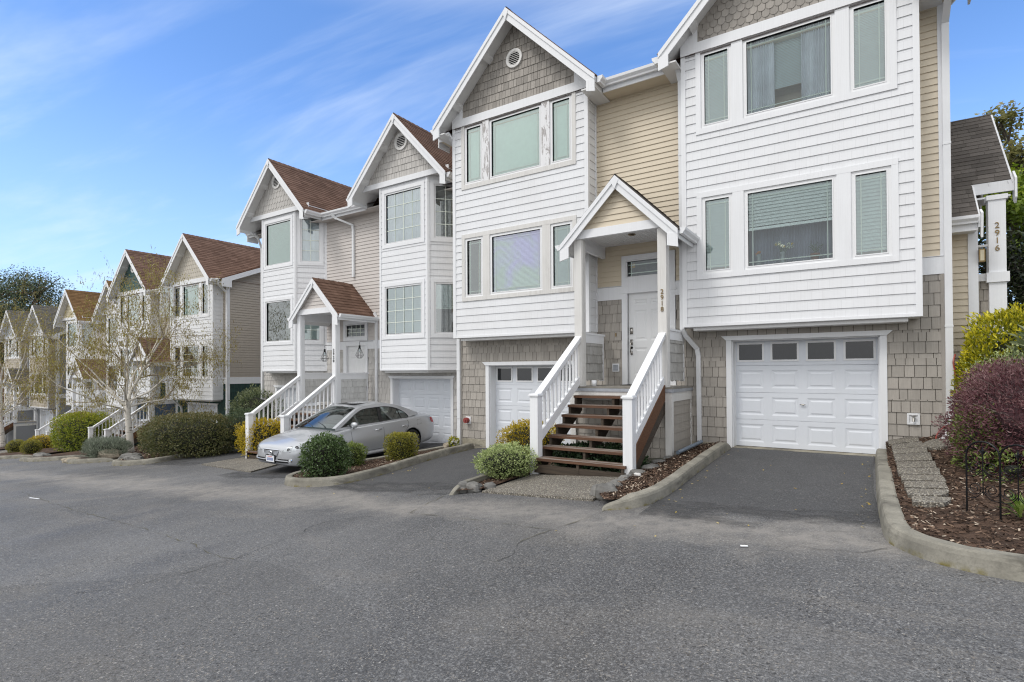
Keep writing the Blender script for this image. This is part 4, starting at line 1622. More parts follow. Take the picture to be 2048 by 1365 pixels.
stC = dict(
    low=m_green, lowstyle='shingle', up=m_taupevinyl, bay=m_white, baystyle='lap', roof=m_roofbrown,
    bay1=dict(up=[('none', None), ('pale', None), ('sheer', None)], low=[('none', None), ('none', (3, 4)), ('none', (2, 4))], gmat=m_creamscale, gstyle='scallop', gkw=dict(exp=.19, lip=.018, wd=(.17, .17), gap=.008, tone_var=.4)),
    bay2=dict(up=[('none', None), ('curtain', None), ('none', None)], low=[('none', None), ('curtain', None), ('none', None)], gmat=m_greengable, gstyle='lap', gkw=dict(exp=.19, lip=.014), vent=9.1),
    porch=dict(roof=m_roofbrown, vinyl=m_taupevinyl, skirt=m_green, panel=m_panelblue), gl=(False, False), drop=.1)
hC = house_rect((-25.3, 2.2, -2.085), stC, 'white townhouse pair with dark green base and blue porch panels behind the nearer birch', 'townhouses along the street')

stD = dict(
    low=m_panelpale, lowstyle='shingle', up=m_greyvinyl, bay=m_white, baystyle='lap', roof=m_rooforange,
    bay1=dict(up=dict(front=('none', None), right=('none', (2, 4)), left=('none', None)), low=dict(front=('none', None), right=('none', None), left=('none', None)), gmat=m_greyshake, gstyle='lap', gkw=dict(exp=.18, lip=.012)),
    bay2=dict(up=dict(front=('curtain', None), right=('none', (2, 4)), left=('none', None)), low=dict(front=('none', None), right=('none', None), left=('none', None)), gmat=m_cream, gstyle='shingle', gkw=SH),
    porch=dict(roof=m_roofbrown, vinyl=m_greyvinyl, skirt=m_panelpale, panel=m_panelpale), drop=.1)
hD = house_cant((-26.0, 2.4, -2.12), stD, 'white townhouse pair under a golden brown mossy roof with a cream gable', 'townhouses along the street')

stE = dict(
    low=m_greylap, lowstyle='lap', up=m_greylap, bay=m_tanbay, baystyle='shingle', roof=m_roofgrey,
    bay1=dict(up=[('none', None), ('lowhalf', None), ('none', None)], low=[('none', None), ('none', None), ('none', None)], gmat=m_bluegable, gstyle='flat', gkw={}),
    bay2=dict(up=[('none', None), ('none', None), ('none', None)], low=[('none', None), ('none', None), ('none', None)], gmat=m_bluegable, gstyle='flat', gkw={}),
    porch=dict(roof=m_roofgrey, vinyl=m_tanbay, skirt=m_greylap, panel=m_greylap), gl=(False, False), drop=.4)
hE = house_rect((-51.1, 4.0, -3.4), stE, 'farthest townhouse pair with weathered tan bays, slate grey base and grey roof', 'townhouses along the street', zlo=-1.5)


# entry wing on the right end of the nearest pair
def wing(root):
    MB.org = V(root.location)
    F = Fr(V((0, 12.3, 0)), (1, 0, 0), (0, -1, 0))
    w = MB()
    lap(w, F, rect(1.0, 1.55, .1, 3.92), (), .1145, .018, v_start=.1, tone_var=.5)
    Fx = Fr(V((1.55, 0, 0)), (0, 1, 0), (1, 0, 0))
    lap(w, Fx, rect(12.3, 16.6, .1, 3.95), (), .1145, .011, v_start=.1, tone_var=.5)
    wg = w.build('entry_wing', m_beige, root)
    t = MB()
    t.fbox(F, 1.44, 1.575, .1, 3.9, -.03, .03)
    t.build('wing_corner_board', m_trim, wg)
    # roof
    ridge = V((.9, 14.44, 6.62))
    rf = MB()
    L = 2.54 * math.sqrt(2)
    Fs = slope_frame(ridge, (1, 0, 0), (0, -1, -1))
    b_ = 1.84 * math.sqrt(2)
    shingle(rf, Fs, rect(0, 1.17, -b_, 0), (), .142, .010, (.2, .34), .007, -L, 1.0, True, .004, lo_w=.001)
    shingle(rf, Fs, rect(0, .64, -L, -b_), (), .142, .010, (.2, .34), .007, -L, 1.0, True, .004, lo_w=.001)
    Fb = slope_frame(ridge, (1, 0, 0), (0, 1, -1))
    shingle(rf, Fb, rect(0, 1.17, -L, 0), (), .142, .010, (.2, .34), .007, -L, 1.0, False, .004, lo_w=.001)
    rf.build('wing_roof', m_roofdark, root)
    tr = MB()
    for a, b, x in (((12.60, 4.78), (14.44, 6.62), 2.07), ((11.90, 4.08), (12.60, 4.78), 1.535)):
        P = [V((x, a[0], a[1] - .012)), V((x, b[0], b[1] - .012)), V((x, b[0], b[1] - .2)), V((x, a[0], a[1] - .2))]
        tr.prism(P, (.03, 0, 0))
        tr.prism([V((x - .5, a[0], a[1] - .03)), V((x - .5, b[0], b[1] - .03)), V((x - .5, b[0], b[1] - .06)), V((x - .5, a[0], a[1] - .06))], (.5, 0, 0))
    tr.prism([V((2.07, 14.44, 6.6)), V((2.07, 16.98, 4.06)), V((2.07, 16.98, 3.9)), V((2.07, 14.44, 6.44))], (.03, 0, 0))
    tr.box(1.53, 2.10, 12.58, 12.61, 4.58, 4.77)
    tr.box(1.53, 2.06, 12.612, 13.1, 4.50, 4.53)
    # drop end of the bargeboard
    tr.prism([V((2.102, 12.52, 4.78)), V((2.102, 12.72, 4.95)), V((2.102, 12.72, 4.45)), V((2.102, 12.60, 4.36)), V((2.102, 12.52, 4.45))], (.03, 0, 0))
    tr.prism([V((1.567, 11.84, 4.10)), V((1.567, 12.02, 4.20)), V((1.567, 12.02, 3.78)), V((1.567, 11.90, 3.70))], (.03, 0, 0))
    tr.box(.98, 1.535, 11.93, 12.3, 3.86, 3.89)
    tr.build('wing_trim', m_trim, root)
    gu = MB()
    gutter(gu, V((1.0, 11.93, 3.95)), V((1.53, 11.93, 3.95)), (0, -1, 0), .125)
    gu.box(1.0, 1.53, 11.931, 11.96, 3.84, 4.05)
    gu.build('wing_gutter', m_trim, root)
    co = MB()
    co.box(1.735, 1.965, 12.42, 12.65, .1, 4.5)
    co.box(1.70, 2.0, 12.385, 12.685, 3.0, 3.17)
    co.box(1.71, 1.99, 12.395, 12.675, 4.42, 4.5)
    c = co.build('porch_column', m_trim, root)
    text_digits('2\n9\n1\n6', .14, (1.848, 12.412, 3.93), c, m_brass, spacing=.93)
    bm = MB()
    bm.box(1.576, 1.735, 12.48, 12.60, 3.04, 3.17)
    bm.build('porch_beam', m_trim, root)
    bm = MB()
    bm.box(1.576, 1.735, 12.50, 12.56, 3.64, 3.68)
    bm.box(1.60, 1.66, 12.56, 14.0, 3.64, 3.68)
    bm.box(1.60, 1.66, 12.56, 14.0, 3.13, 3.17)
    for y in [12.8 + .1 * i for i in range(12)]:
        bm.box(1.615, 1.645, y, y + .03, 3.165, 3.645)
    bm.build('porch_railing', m_trim, root)
    sk = MB()
    F2 = Fr(V((0, 12.53, 0)), (1, 0, 0), (0, -1, 0))
    shingle(sk, F2, rect(1.576, 1.735, .1, 3.04), (), .2, .014, (.09, .14), v_start=.1, back_mi=1)
    sk.build('porch_skirt', [m_tan, m_tanback], root)
    la = MB()
    la.box(1.58, 1.66, 12.20, 12.29, 3.34, 3.56)
    lt = la.build('wall_lantern', m_brass, root)
    lg = MB()
    lg.box(1.594, 1.646, 12.196, 12.2, 3.36, 3.54)
    lg.build('lantern_glass', m_cream, lt)


wing(hA)

# small fittings fixed to the nearest pair
MB.org = V(hA.location)
Fw = Fr(V((0, 11.45, 0)), (1, 0, 0), (0, -1, 0))
mb = MB()
trim_frame(mb, Fw, .515, .69, .58, .77, .03, 0, .04)
mb.fbox(Fw, .53, .675, .6, .75, 0, .02)
hb = mb.build('hose_bib_plate', m_trim, hA)
mb = MB()
mb.tube([Fw.p(.60, .70, .0), Fw.p(.60, .69, .07), Fw.p(.60, .63, .09)], .016, 8)
mb.lathe([(0, .0), (.035, .004), (.035, .014), (0, .018)], Fw.p(.60, .715, .07), 'z', 10)
mb.build('tap', m_chrome, hb)
mb = MB()
mb.fbox(Fw, -8.93, -8.77, .14, .33, .012, .03)
fp = mb.build('fire_connection', m_trim, hA)
mb = MB()
for dz in (0,):
    mb.lathe([(0, -.12), (.07, -.12), (.075, -.05), (.06, -.045), (.06, .0)], Fw.p(-8.86, .235, .03), 'y', 16)
    mb.lathe([(0, -.15), (.02, -.15), (.02, -.12)], Fw.p(-8.86, .235, .03), 'y', 6)
mb.build('fire_cap', m_red, fp)
mb = MB()
mb.fbox(Fw, -4.80, -4.64, 1.49, 1.67, .01, .03)
vp = mb.build('wall_box', m_trim, hA)
mb = MB()
mb.fbox(Fw, -4.775, -4.665, 1.515, 1.645, .03, .04)
mb.build('wall_box_face', m_flash, vp)
mb = MB()
mb.fbox(Fw, -4.725, -4.705, 2.27, 2.35, .01, .03)
mb.build('doorbell', m_brass, hA)

# things standing on the porch of the nearest pair
mb = MB()
mb.box(-4.45, -3.55, 11.0, 11.40, 1.201, 1.215)
tag(mb.build('doormat', m_black, loc=(-4, 11.2, 1.2)), 'black doormat lying at the white front door of the nearest porch', 'doormat')
mb = MB()
mb.lathe([(0, 0), (.05, 0), (.052, .12), (.046, .12), (.044, .01), (0, .01)], (-4.73, 10.30, 1.2), 'z', 16)
tag(mb.build('white_cup', m_trim, loc=(-4.73, 10.3, 1.2), smooth=True), 'small white cup on the deck edge beside the left porch post', 'cup')


# flowers behind the lower window of the nearest bay
def bouquet(x, y, z, h, spread, n, cols, vase_mat, label, pot=False):
    root = empty('flower_vase' if not pot else 'potted_plant', (x, y, z), label, 'vase of flowers' if not pot else 'potted plant')
    mb = MB()
    if pot:
        mb.lathe([(0, 0), (.05, 0), (.07, .11), (.078, .11), (.078, .13), (.06, .13)], (x, y, z), 'z', 14)
    else:
        mb.lathe([(0, 0), (.045, 0), (.05, .05), (.035, .16), (.05, .22), (.046, .22), (.03, .15)], (x, y, z), 'z', 14)
    mb.build('vase' if not pot else 'pot', vase_mat, root, True)
    st = MB()
    fl = MB()
    for i in range(n):
        a = rnd.uniform(0, 6.28)
        s = spread * math.sqrt(rnd.random())
        tip = V((x + s * math.cos(a), y + s * .5 * math.sin(a), z + h * rnd.uniform(.75, 1.0)))
        st.tube([(x, y, z + .1), V((x, y, z + .2)).lerp(tip, .5) + V((0, 0, .02)), tip], .004, 4)
        if not pot:
            r = rnd.uniform(.02, .042)
            for k in range(22):
                d = V((rnd.gauss(0, 1), rnd.gauss(0, 1), rnd.gauss(.3, 1))).normalized()
                e = d.orthogonal().normalized() * r * .35
                p = tip + d * r * .5
                fl.face([p - e, p + d * r * .6, p + e, p - d * r * .1], rnd.random(), i % len(cols))
        else:
            for k in range(5):
                p = V((x, y, z + .12)).lerp(tip, .4 + .15 * k)
                d = V((rnd.gauss(0, 1), rnd.gauss(0, 1), rnd.gauss(0, .6))).normalized()
                e = d.orthogonal().normalized() * .01
                fl.face([p - e, p + d * .06, p + e], rnd.random(), 0)
    st.build('stems', m_stem, root)
    fl.build('blooms' if not pot else 'leaves', cols, root)


m_stem = mat_plain('flower_stem', (.06, .13, .04), .6)
m_petw = mat_plain('white_petals', (.80, .85, .72), .8)
m_pety = mat_plain('yellow_petals', (.85, .62, .04), .8)
m_peto = mat_plain('orange_petals', (.80, .33, .03), .8)
m_vase = mat_plain('pale_glass_vase', (.35, .42, .42), .15)
m_terra = mat_plain('terracotta', (.36, .14, .07), .8)
bouquet(-1.32, 11.10, 3.45, .40, .17, 17, [m_petw, m_petw, m_pety], m_vase, 'large vase of white and yellow flowers behind the lower bay window')
bouquet(-1.72, 11.10, 3.45, .27, .05, 5, [m_peto], m_vase, 'small glass vase of orange flowers behind the lower bay window')
bouquet(-.80, 11.11, 3.45, .32, .17, 8, [m_stem], m_terra, 'small terracotta pot with a spindly plant behind the lower bay window', True)


# ------------------------------------------------------------------ cage lanterns hung at the second porch
def lantern(x, y, z, label):
    root = empty('cage_lantern', (x, y, z), label, 'lantern', 'wire cage lanterns')
    mb = MB()
    mb.lathe([(0, .0), (.03, .0), (.034, -.09), (.018, -.11), (0, -.11)], (x, y, z), 'z', 12)
    mb.build('socket', m_black, root)
    mb = MB()
    mb.tube([(x, y, z), (x, y, z + .12)], .006, 6)
    mb.tube([(x, y, z + .12), (x + (.30 if x > -14.5 else -.0), y + .3, z + .14)], .007, 6)
    mb.build('hook', m_black, root)
    cg = MB()
    ring = lambda r, zz: [V((x + r * math.cos(2 * math.pi * k / 6), y + r * math.sin(2 * math.pi * k / 6), z + zz)) for k in range(6)]
    A, B_, C_ = ring(.03, -.09), ring(.125, -.32), ring(.06, -.42)
    for k in range(6):
        j = (k + 1) % 6
        for a, b in ((A[k], B_[k]), (B_[k], C_[k]), (B_[k], B_[j]), (C_[k], C_[j])):
            cg.tube([a, b], .006, 5)
    cg.build('cage', m_black, root)
    mb = MB()
    mb.lathe([(.012, -.10), (.03, -.15), (.034, -.19), (.02, -.225), (0, -.23)], (x, y, z), 'z', 12)
    mb.build('bulb', m_glassclear, root, True)


lantern(-13.84, 12.15, 2.38, 'black wire cage lantern hanging right of the house number 2920')
lantern(-15.58, 12.15, 2.30, 'black wire cage lantern hanging left of the house number 2920')

MB.org = V(hC.location)
_F = Fr(V((-25.3 - 1.2 - 1.52, 2.2 + 10.95, -2.085)), (-.30, -.95, 0), (-.95, .30, 0))
ow = window(_F, .0, .57, 6.238, 7.728, hC, .06, None, 'none', None, name='open_casement', room=False)
ow['label'] = 'casement sash swung open'
# small sticker inside the transom of the nearest porch
mb = MB()
mb.fbox(Fw, -4.40, -4.29, 3.77, 3.86, -.075, -.072)
MB.org = V(hA.location)
mb.build('window_sticker', mat_plain('orange_sticker', (.62, .36, .05), .6), hA)
# ------------------------------------------------------------------ the parked saloon
m_car = None


def mat_carpaint():
    t = NT('silver_car_paint')
    n = t.noise(t.coord('Object'), 900, 2)
    c = t.mix(t.maprange(n, .3, .7, 0, 1), (.42, .435, .46), (.55, .565, .59))
    p = t.pbr(c, .30, .45, .5)
    p.inputs['Coat Weight'].default_value = .8
    p.inputs['Coat Roughness'].default_value = .06
    return t.mat


def catmull(P, n):
    """resample a polyline of tuples smoothly"""
    out = []
    m = len(P) - 1
    for k in range(n + 1):
        t = k / n * m
        i = min(int(t), m - 1)
        f = t - i
        p0, p1, p2, p3 = P[max(i - 1, 0)], P[i], P[i + 1], P[min(i + 2, m)]
        out.append(tuple(.5 * ((2 * b) + (-a + c) * f + (2 * a - 5 * b + 4 * c - d) * f * f + (-a + 3 * b - 3 * c + d) * f ** 3) for a, b, c, d in zip(p0, p1, p2, p3)))
    return out


def car(loc, label):
    global m_car
    m_car = mat_carpaint()
    m_cglass = mat_glass('car_glass', (.34, .42, .40), .10)
    m_tyre = mat_plain('tyre_rubber', (.018, .018, .019), .8, bump=.3, bscale=40)
    m_alloy = mat_plain('alloy_wheel', (.55, .56, .58), .3, .9, var=.05)
    m_chromec = mat_plain('chrome', (.75, .76, .78), .12, 1.0, var=.02)
    m_lens = mat_plain('headlight_lens', (.50, .53, .55), .06, 0, .8, var=.5, scale=11)
    m_bplastic = mat_plain('black_plastic', (.012, .012, .013), .45)
    m_seat = mat_plain('grey_seat', (.23, .24, .235), .8)
    m_tail = mat_plain('red_tail_lamp', (.42, .012, .015), .12, 0, .7)
    m_platew = mat_plain('number_plate_white', (.72, .74, .78), .4, var=.04)
    m_plateb = mat_plain('number_plate_ink', (.07, .12, .32), .5)
    m_plater = mat_plain('number_plate_red', (.55, .16, .15), .5)
    m_seam = mat_plain('panel_gap', (.05, .05, .055), .6)
    ox, oy, oz = loc
    root = empty('parked_car', loc, label, 'car')
    pitch = .020
    W = lambda x, y, z: V((ox + x, oy + y, oz + z + pitch * y))
    # y, zbottom, half width, z of shoulder, half width at shoulder, z centre top, z of mid crease
    S = [(0.00, .30, .42, .56, .40, .62), (.05, .235, .62, .62, .56, .68), (.16, .20, .75, .665, .66, .735), (.36, .185, .845, .72, .735, .80), (.65, .18, .89, .775, .775, .86),
         (1.0, .18, .905, .83, .80, .915), (1.4, .18, .91, .88, .815, .965), (1.75, .18, .91, .905, .825, .985), (2.4, .18, .91, .925, .83, .97), (3.1, .18, .91, .945, .83, .985), (3.6, .185, .91, .965, .82, 1.02),
         (4.0, .20, .905, .985, .80, 1.06), (4.35, .23, .885, .985, .775, 1.075), (4.62, .28, .845, .96, .73, 1.06), (4.76, .34, .78, .88, .67, .98), (4.84, .42, .66, .76, .58, .84)]
    ST = catmull(S, 84)
    NP = 26

    def prof(s):
        y, zb, w, zs, ws, zt = s
        h = zs - zb
        pts = [(0, zb), (w * .70, zb), (w * .93, zb + .02), (w * .972, zb + h * .18), (w, zb + h * .45), (w * .995, zb + h * .70), (ws + (w - ws) * .52, zs - .035), (ws, zs + .012), (ws * .75, zs + (zt - zs) * .62), (ws * .38, zs + (zt - zs) * .93), (0, zt)]
        return catmull(pts, NP)
    rows = [prof(s) for s in ST]
    ys = [s[0] for s in ST]
    body = MB()
    dF, dR = MB(), MB()
    full = MB()
    for i in range(len(rows) - 1):
        for j in range(NP):
            for sg in (1, -1):
                q = [(rows[i][j], ys[i]), (rows[i + 1][j], ys[i + 1]), (rows[i + 1][j + 1], ys[i + 1]), (rows[i][j + 1], ys[i])]
                pts = [W(sg * p[0], y, p[1]) for p, y in q]
                if sg < 0:
                    pts = pts[::-1]
                full.face(pts)
    # nose and tail caps
    for i, fl in ((0, False), (len(rows) - 1, True)):
        ring = [W(p[0], ys[i], p[1]) for p in rows[i]] + [W(-p[0], ys[i], p[1]) for p in rows[i][::-1][1:-1]]
        full.face(ring[::-1] if fl else ring)
    o = full.build('body', m_car, root, True)
    me = o.data
    bm = bmesh.new()
    bm.from_mesh(me)
    bmesh.ops.remove_doubles(bm, verts=bm.verts, dist=.0008)
    bmesh.ops.recalc_face_normals(bm, faces=bm.faces)
    bm.to_mesh(me)
    bm.free()
    bvh = BVHTree.FromPolygons([v.co + MB.org for v in me.vertices], [tuple(p.vertices) for p in me.polygons])
    # wheel openings
    wc = ((.93, .335), (3.72, .335))
    cut = MB()
    for y, z in wc:
        for sg in (1, -1):
            c = W(sg * .62, y, z)
            n = 40
            ring = [c + V((0, math.cos(2 * math.pi * k / n) * .375, math.sin(2 * math.pi * k / n) * .375)) for k in range(n)]
            cut.prism(ring if sg > 0 else ring[::-1], (sg * .5, 0, 0))
    cu = cut.build('cutter', m_bplastic, root)
    bpy.context.view_layer.update()
    bo = o.modifiers.new('arch', 'BOOLEAN')
    bo.object = cu
    bo.operation = 'DIFFERENCE'
    bo.solver = 'EXACT'
    dg = bpy.context.evaluated_depsgraph_get()
    nm = bpy.data.meshes.new_from_object(o.evaluated_get(dg))
    o.modifiers.clear()
    o.data = nm
    nm.name = 'body'
    nm.materials.clear()
    nm.materials.append(m_car)
    nm.materials.append(m_bplastic)
    # inner faces of the arches are black
    for p in nm.polygons:
        c = p.center + MB.org
        for y, z in wc:
            d = c - W(0, y, z)
            if math.hypot(d.y, d.z) < .3765 and abs(d.x) > .5:
                p.material_index = 1
                break
        else:
            p.material_index = 0
    bpy.data.objects.remove(cu)
    # split the doors out as objects of their own
    MB.org = V(loc)
    bm = bmesh.new()
    bm.from_mesh(nm)
    keep = {}
    for nmn, y0, y1 in (('front', 1.60, 2.66), ('rear', 2.66, 3.56)):
        for sg in (1, -1):
            fs = []
            for f in bm.faces:
                c = f.calc_center_median()
                yy = c.y
                zz = c.z - pitch * yy
                lim1 = y1 if nmn == 'front' else min(y1, 3.72 - .0 - math.sqrt(max(0, .42 ** 2 - (zz - .335) ** 2)) if zz < .72 else y1)
                if c.x * sg > .70 and y0 < yy < lim1 and zz > .30 and f.material_index == 0:
                    fs.append(f)
            b2 = bmesh.new()
            mp = {}
            for f in fs:
                vs = []
                for v in f.verts:
                    if v.index not in mp:
                        mp[v.index] = b2.verts.new(v.co)
                    vs.append(mp[v.index])
                nf = b2.faces.new(vs)
                nf.smooth = True
            dm = bpy.data.meshes.new('door')
            b2.to_mesh(dm)
            b2.free()
            dm.materials.append(m_car)
            d = bpy.data.objects.new('door', dm)
            col.objects.link(d)
            d.parent = root
            keep[(nmn, sg)] = (d, fs)
    for k in keep.values():
        bmesh.ops.delete(bm, geom=[f for f in k[1] if f.is_valid], context='FACES')
    bm.to_mesh(nm)
    bm.free()
    # ---------------- decals that follow the body skin
    def hit(org, d):
        r = bvh.ray_cast(org, d)
        return r[0], r[1]

    def decal(poly, fu, d, off=.005, step=.03, mb=None):
        """poly (u,v) -> fu(u,v) start point, cast along d on to the body"""
        mb = mb or MB()
        us, vs = [p[0] for p in poly], [p[1] for p in poly]
        nu = max(2, int((max(us) - min(us)) / step))
        nv = max(2, int((max(vs) - min(vs)) / step))
        du, dv = (max(us) - min(us)) / nu, (max(vs) - min(vs)) / nv
        for i in range(nu):
            for j in range(nv):
                a, b = min(us) + i * du, min(vs) + j * dv
                q = clip_convex(rect(a, a + du, b, b + dv), poly)
                if len(q) < 3:
                    continue
                pts = []
                for u, v in q:
                    h, n = hit(fu(u, v), d)
                    if h is None:
                        pts = None
                        break
                    pts.append(h - V(d).normalized() * off)
                if pts:
                    mb.face(pts)
        return mb

    def orient(mb, d):
        d = V(d)
        for i, f in enumerate(mb.f):
            a, b, c = (mb.v[k] for k in f[:3])
            if (b - a).cross(c - a).dot(d) > 0:
                mb.f[i] = f[::-1]

    front = lambda u, v: W(u, -1, v)
    fd = V((0, 1, 0))
    mb = decal([(-.30, .56), (-.21, .43), (.21, .43), (.30, .56), (.26, .59), (-.26, .59)], front, fd, .004)
    orient(mb, fd)
    g = mb.build('grille', m_bplastic, root)
    for k in range(5):
        z = .455 + k * .026
        hw = .215 + (z - .43) * .68
        b = MB()
        pts = []
        for i in range(13):
            u = -hw + 2 * hw * i / 12
            h, n = hit(front(u, z), fd)
            if h:
                pts.append(h - fd * .012)
        b.tube(pts, .0065, 6)
        b.build('grille_bar', m_chromec, g)
    b = MB()
    pts = [hit(front(.31 * math.sin(a), .592 - .0 * abs(math.sin(a))), fd)[0] - fd * .010 for a in [-1.4 + 2.8 * i / 14 for i in range(15)]]
    b.tube(pts, .012, 6)
    b.build('grille_chrome', m_chromec, g)
    em = MB()
    c = hit(front(0, .515), fd)[0] - fd * .028
    em.tube([c + V((.062 * math.cos(a), 0, .045 * math.sin(a))) for a in [2 * math.pi * i / 24 for i in range(25)]], .0085, 6)
    em.tube([c + V((-.005, -.003, .04)), c + V((-.022, -.003, -.018)), c + V((.045, -.003, -.018))], .0075, 6)
    em.build('emblem', m_chromec, g)
    # headlights: seen from the front quarter
    for sg in (1, -1):
        dd = V((-sg * .62, .78, 0)).normalized()
        rt = V((.78, sg * .62, 0)).normalized()
        base = W(sg * .55, .25, 0)
        fu = lambda u, v, dd=dd, rt=rt, base=base: V((base.x, base.y, base.z)) + rt * u - dd * 1.5 + V((0, 0, v))
        P = [(-.31, .535), (-.06, .540), (.24, .620), (.42, .735), (.30, .722), (-.06, .655)]
        P = [(sg * u, v) for u, v in P]
        if sg < 0:
            P = P[::-1]
        mb = decal(P, fu, dd, .006, .03)
        orient(mb, dd)
        hl = mb.build('headlight', m_lens, root, True)
        for u, v, r in ((-.10, .590, .034), (.08, .632, .042), (.24, .668, .030)):
            h = hit(fu(sg * u, v), dd)[0]
            if h:
                e = MB()
                e.tube([h - dd * .006, h - dd * .012], [r, r * .9], 16)
                e.build('projector', m_bplastic, hl)
                e = MB()
                e.tube([h - dd * .010, h - dd * .018], [r * .62, r * .5], 14)
                e.build('bulb', m_chromec, hl)
        ln = MB()
        pts = [hit(fu(u, v), dd)[0] for u, v in P + P[:1]]
        if all(pts):
            ln.tube([p - dd * .004 for p in pts], .0065, 5)
            ln.build('headlight_edge', m_seam, hl)
    # lower intake, fog lamps, plate
    mb = decal([(-.60, .305), (.60, .305), (.56, .345), (-.56, .345)], front, fd, .004, .04)
    for sg in (1, -1):
        P = [(sg * .26, .365), (sg * .58, .365), (sg * .60, .395), (sg * .24, .395)]
        decal(P if sg > 0 else P[::-1], front, fd, .004, .04, mb)
    orient(mb, fd)
    mb.build('lower_intake', m_bplastic, root)
    b = MB()
    for z in (.354,):
        pts = [hit(front(-.58 + 1.16 * i / 20, z), fd)[0] - fd * .012 for i in range(21)]
        b.tube(pts, .011, 6)
    b.build('bumper_bar', m_car, root)
    for sg in (1, -1):
        h = hit(front(sg * .635, .372), fd)[0]
        e = MB()
        e.tube([h + V((0, .01, 0)), h - V((0, .012, 0))], [.045, .04], 18)
        f = e.build('fog_lamp', m_chromec, root)
        e = MB()
        e.tube([h - V((0, .010, 0)), h - V((0, .016, 0))], [.034, .03], 18)
        e.build('fog_lens', m_lens, f)
    h = hit(front(-.0, .385), fd)[0]
    py = h.y - .02
    px_, pz = ox + .0, h.z
    e = MB()
    e.box(px_ - .175, px_ + .175, py - .006, py + .02, pz - .10, pz + .085)
    pl = e.build('plate_holder', m_bplastic, root)
    e = MB()
    e.box(px_ - .152, px_ + .152, py - .011, py - .0065, pz - .075, pz + .07)
    np_ = e.build('number_plate', m_platew, pl)
    e = MB()
    e.box(px_ - .10, px_ + .07, py - .0125, py - .0112, pz + .04, pz + .055)
    e.build('plate_band', m_plater, pl)
    e = MB()
    for k in range(6):
        x = px_ - .115 + k * .04
        e.box(x, x + .022, py - .0125, py - .0112, pz - .045, pz + .018)
    e.build('plate_marks', m_plateb, pl)
    # ---------------- side: seams, handles, sill, lamps
    for sg in (1, -1):
        sd = V((-sg, 0, 0))
        side = lambda u, v, sg=sg: W(sg * 2, u, v)
        sm = MB()
        lines = [[(1.60, .30), (1.60, .60), (1.585, .88)], [(2.66, .30), (2.66, .93)], [(1.60, .30), (3.33, .30)],
                 [(3.33, .30), (3.345, .50), (3.44, .66), (3.56, .76), (3.60, .86), (3.56, .95)]]
        for ln in lines:
            pts = []
            for a, b_ in zip(ln, ln[1:]):
                for k in range(8):
                    f = k / 8
                    h, n = hit(side(a[0] + (b_[0] - a[0]) * f, a[1] + (b_[1] - a[1]) * f), sd)
                    if h:
                        pts.append(h)
            if len(pts) > 2:
                sm.tube(pts, .0045, 5)
        # fuel flap
        if sg > 0:
            fp = [(3.93, .78), (4.10, .79), (4.11, .92), (3.94, .91), (3.93, .78)]
            pts = [hit(side(*p), sd)[0] for p in fp]
            if all(pts):
                sm.tube(pts, .003, 5)
        sm.build('panel_gap', m_seam, root)
        for dn, y in (('front', 2.46), ('rear', 3.42)):
            d = keep[(dn, sg)][0]
            h1, h2 = hit(side(y - .10, .80), sd)[0], hit(side(y + .10, .81), sd)[0]
            e = MB()
            o_ = V((sg * .035, 0, 0))
            e.tube([h1, h1 + o_ * .9, h2 + o_ * .9, h2], [.014, .016, .018, .02], 8)
            e.build('door_handle', m_chromec, d, True)
        e = MB()
        pts = [hit(side(1.33 + 2.0 * i / 16, .235), sd)[0] for i in range(17)]
        e.tube([p + V((sg * .004, 0, 0)) for p in pts], .045, 8)
        e.build('sill', m_bplastic if False else m_car, root, True)
        P = [(4.55, .80), (4.74, .74), (4.80, .80), (4.70, .93), (4.52, .925)]
        mb = decal(P, side, sd, .006, .025)
        orient(mb, sd)
        mb.build('tail_light', m_tail, root, True)
    # ---------------- wheels
    for y, z in wc:
        for sg in (1, -1):
            cx = sg * .80
            c = W(cx, y, z)
            e = MB()
            e.lathe([(.235, -.10), (.30, -.108), (.328, -.085), (.335, -.03), (.335, .03), (.328, .085), (.30, .108), (.235, .10), (.225, .0), (.235, -.10)], c, 'x', 40)
            wh = e.build('wheel', m_tyre, root, True)
            e = MB()
            e.lathe([(.242, sg * .10), (.232, sg * .106), (.222, sg * .095), (.215, sg * .02), (.0, sg * .0)], c, 'x', 40)
            e.build('rim_barrel', m_bplastic, wh, True)
            e = MB()
            e.lathe([(.205, sg * .098), (.242, sg * .108), (.240, sg * .09), (.205, sg * .085)], c, 'x', 40)
            for k in range(7):
                for da in (-.13, .13):
                    a = 2 * math.pi * k / 7 + .25
                    p0 = c + V((sg * .085, math.cos(a + da * .6) * .045, math.sin(a + da * .6) * .045))
                    p1 = c + V((sg * .096, math.cos(a + da) * .215, math.sin(a + da) * .215))
                    e.bar(p0, p1, .026, .02, up=(sg, 0, 0))
            e.lathe([(0, sg * .10), (.055, sg * .098), (.06, sg * .07)], c, 'x', 20)
            e.build('rim', m_alloy, wh)
    # ---------------- cabin
    def xs(y, z):
        zz = max(0, z - .94)
        taper = .03 * max(0, (1.9 - y)) + .05 * max(0, (y - 3.4))
        return .808 - zz * .40 - zz * zz * .22 - taper
    arc = catmull([(1.18, .955), (1.50, 1.12), (1.83, 1.285), (2.10, 1.385), (2.45, 1.43), (2.85, 1.437), (3.2, 1.405), (3.52, 1.325), (3.85, 1.205), (4.15, 1.085)], 60)
    glassF, roofM, glassR = MB(), MB(), MB()
    N = 18
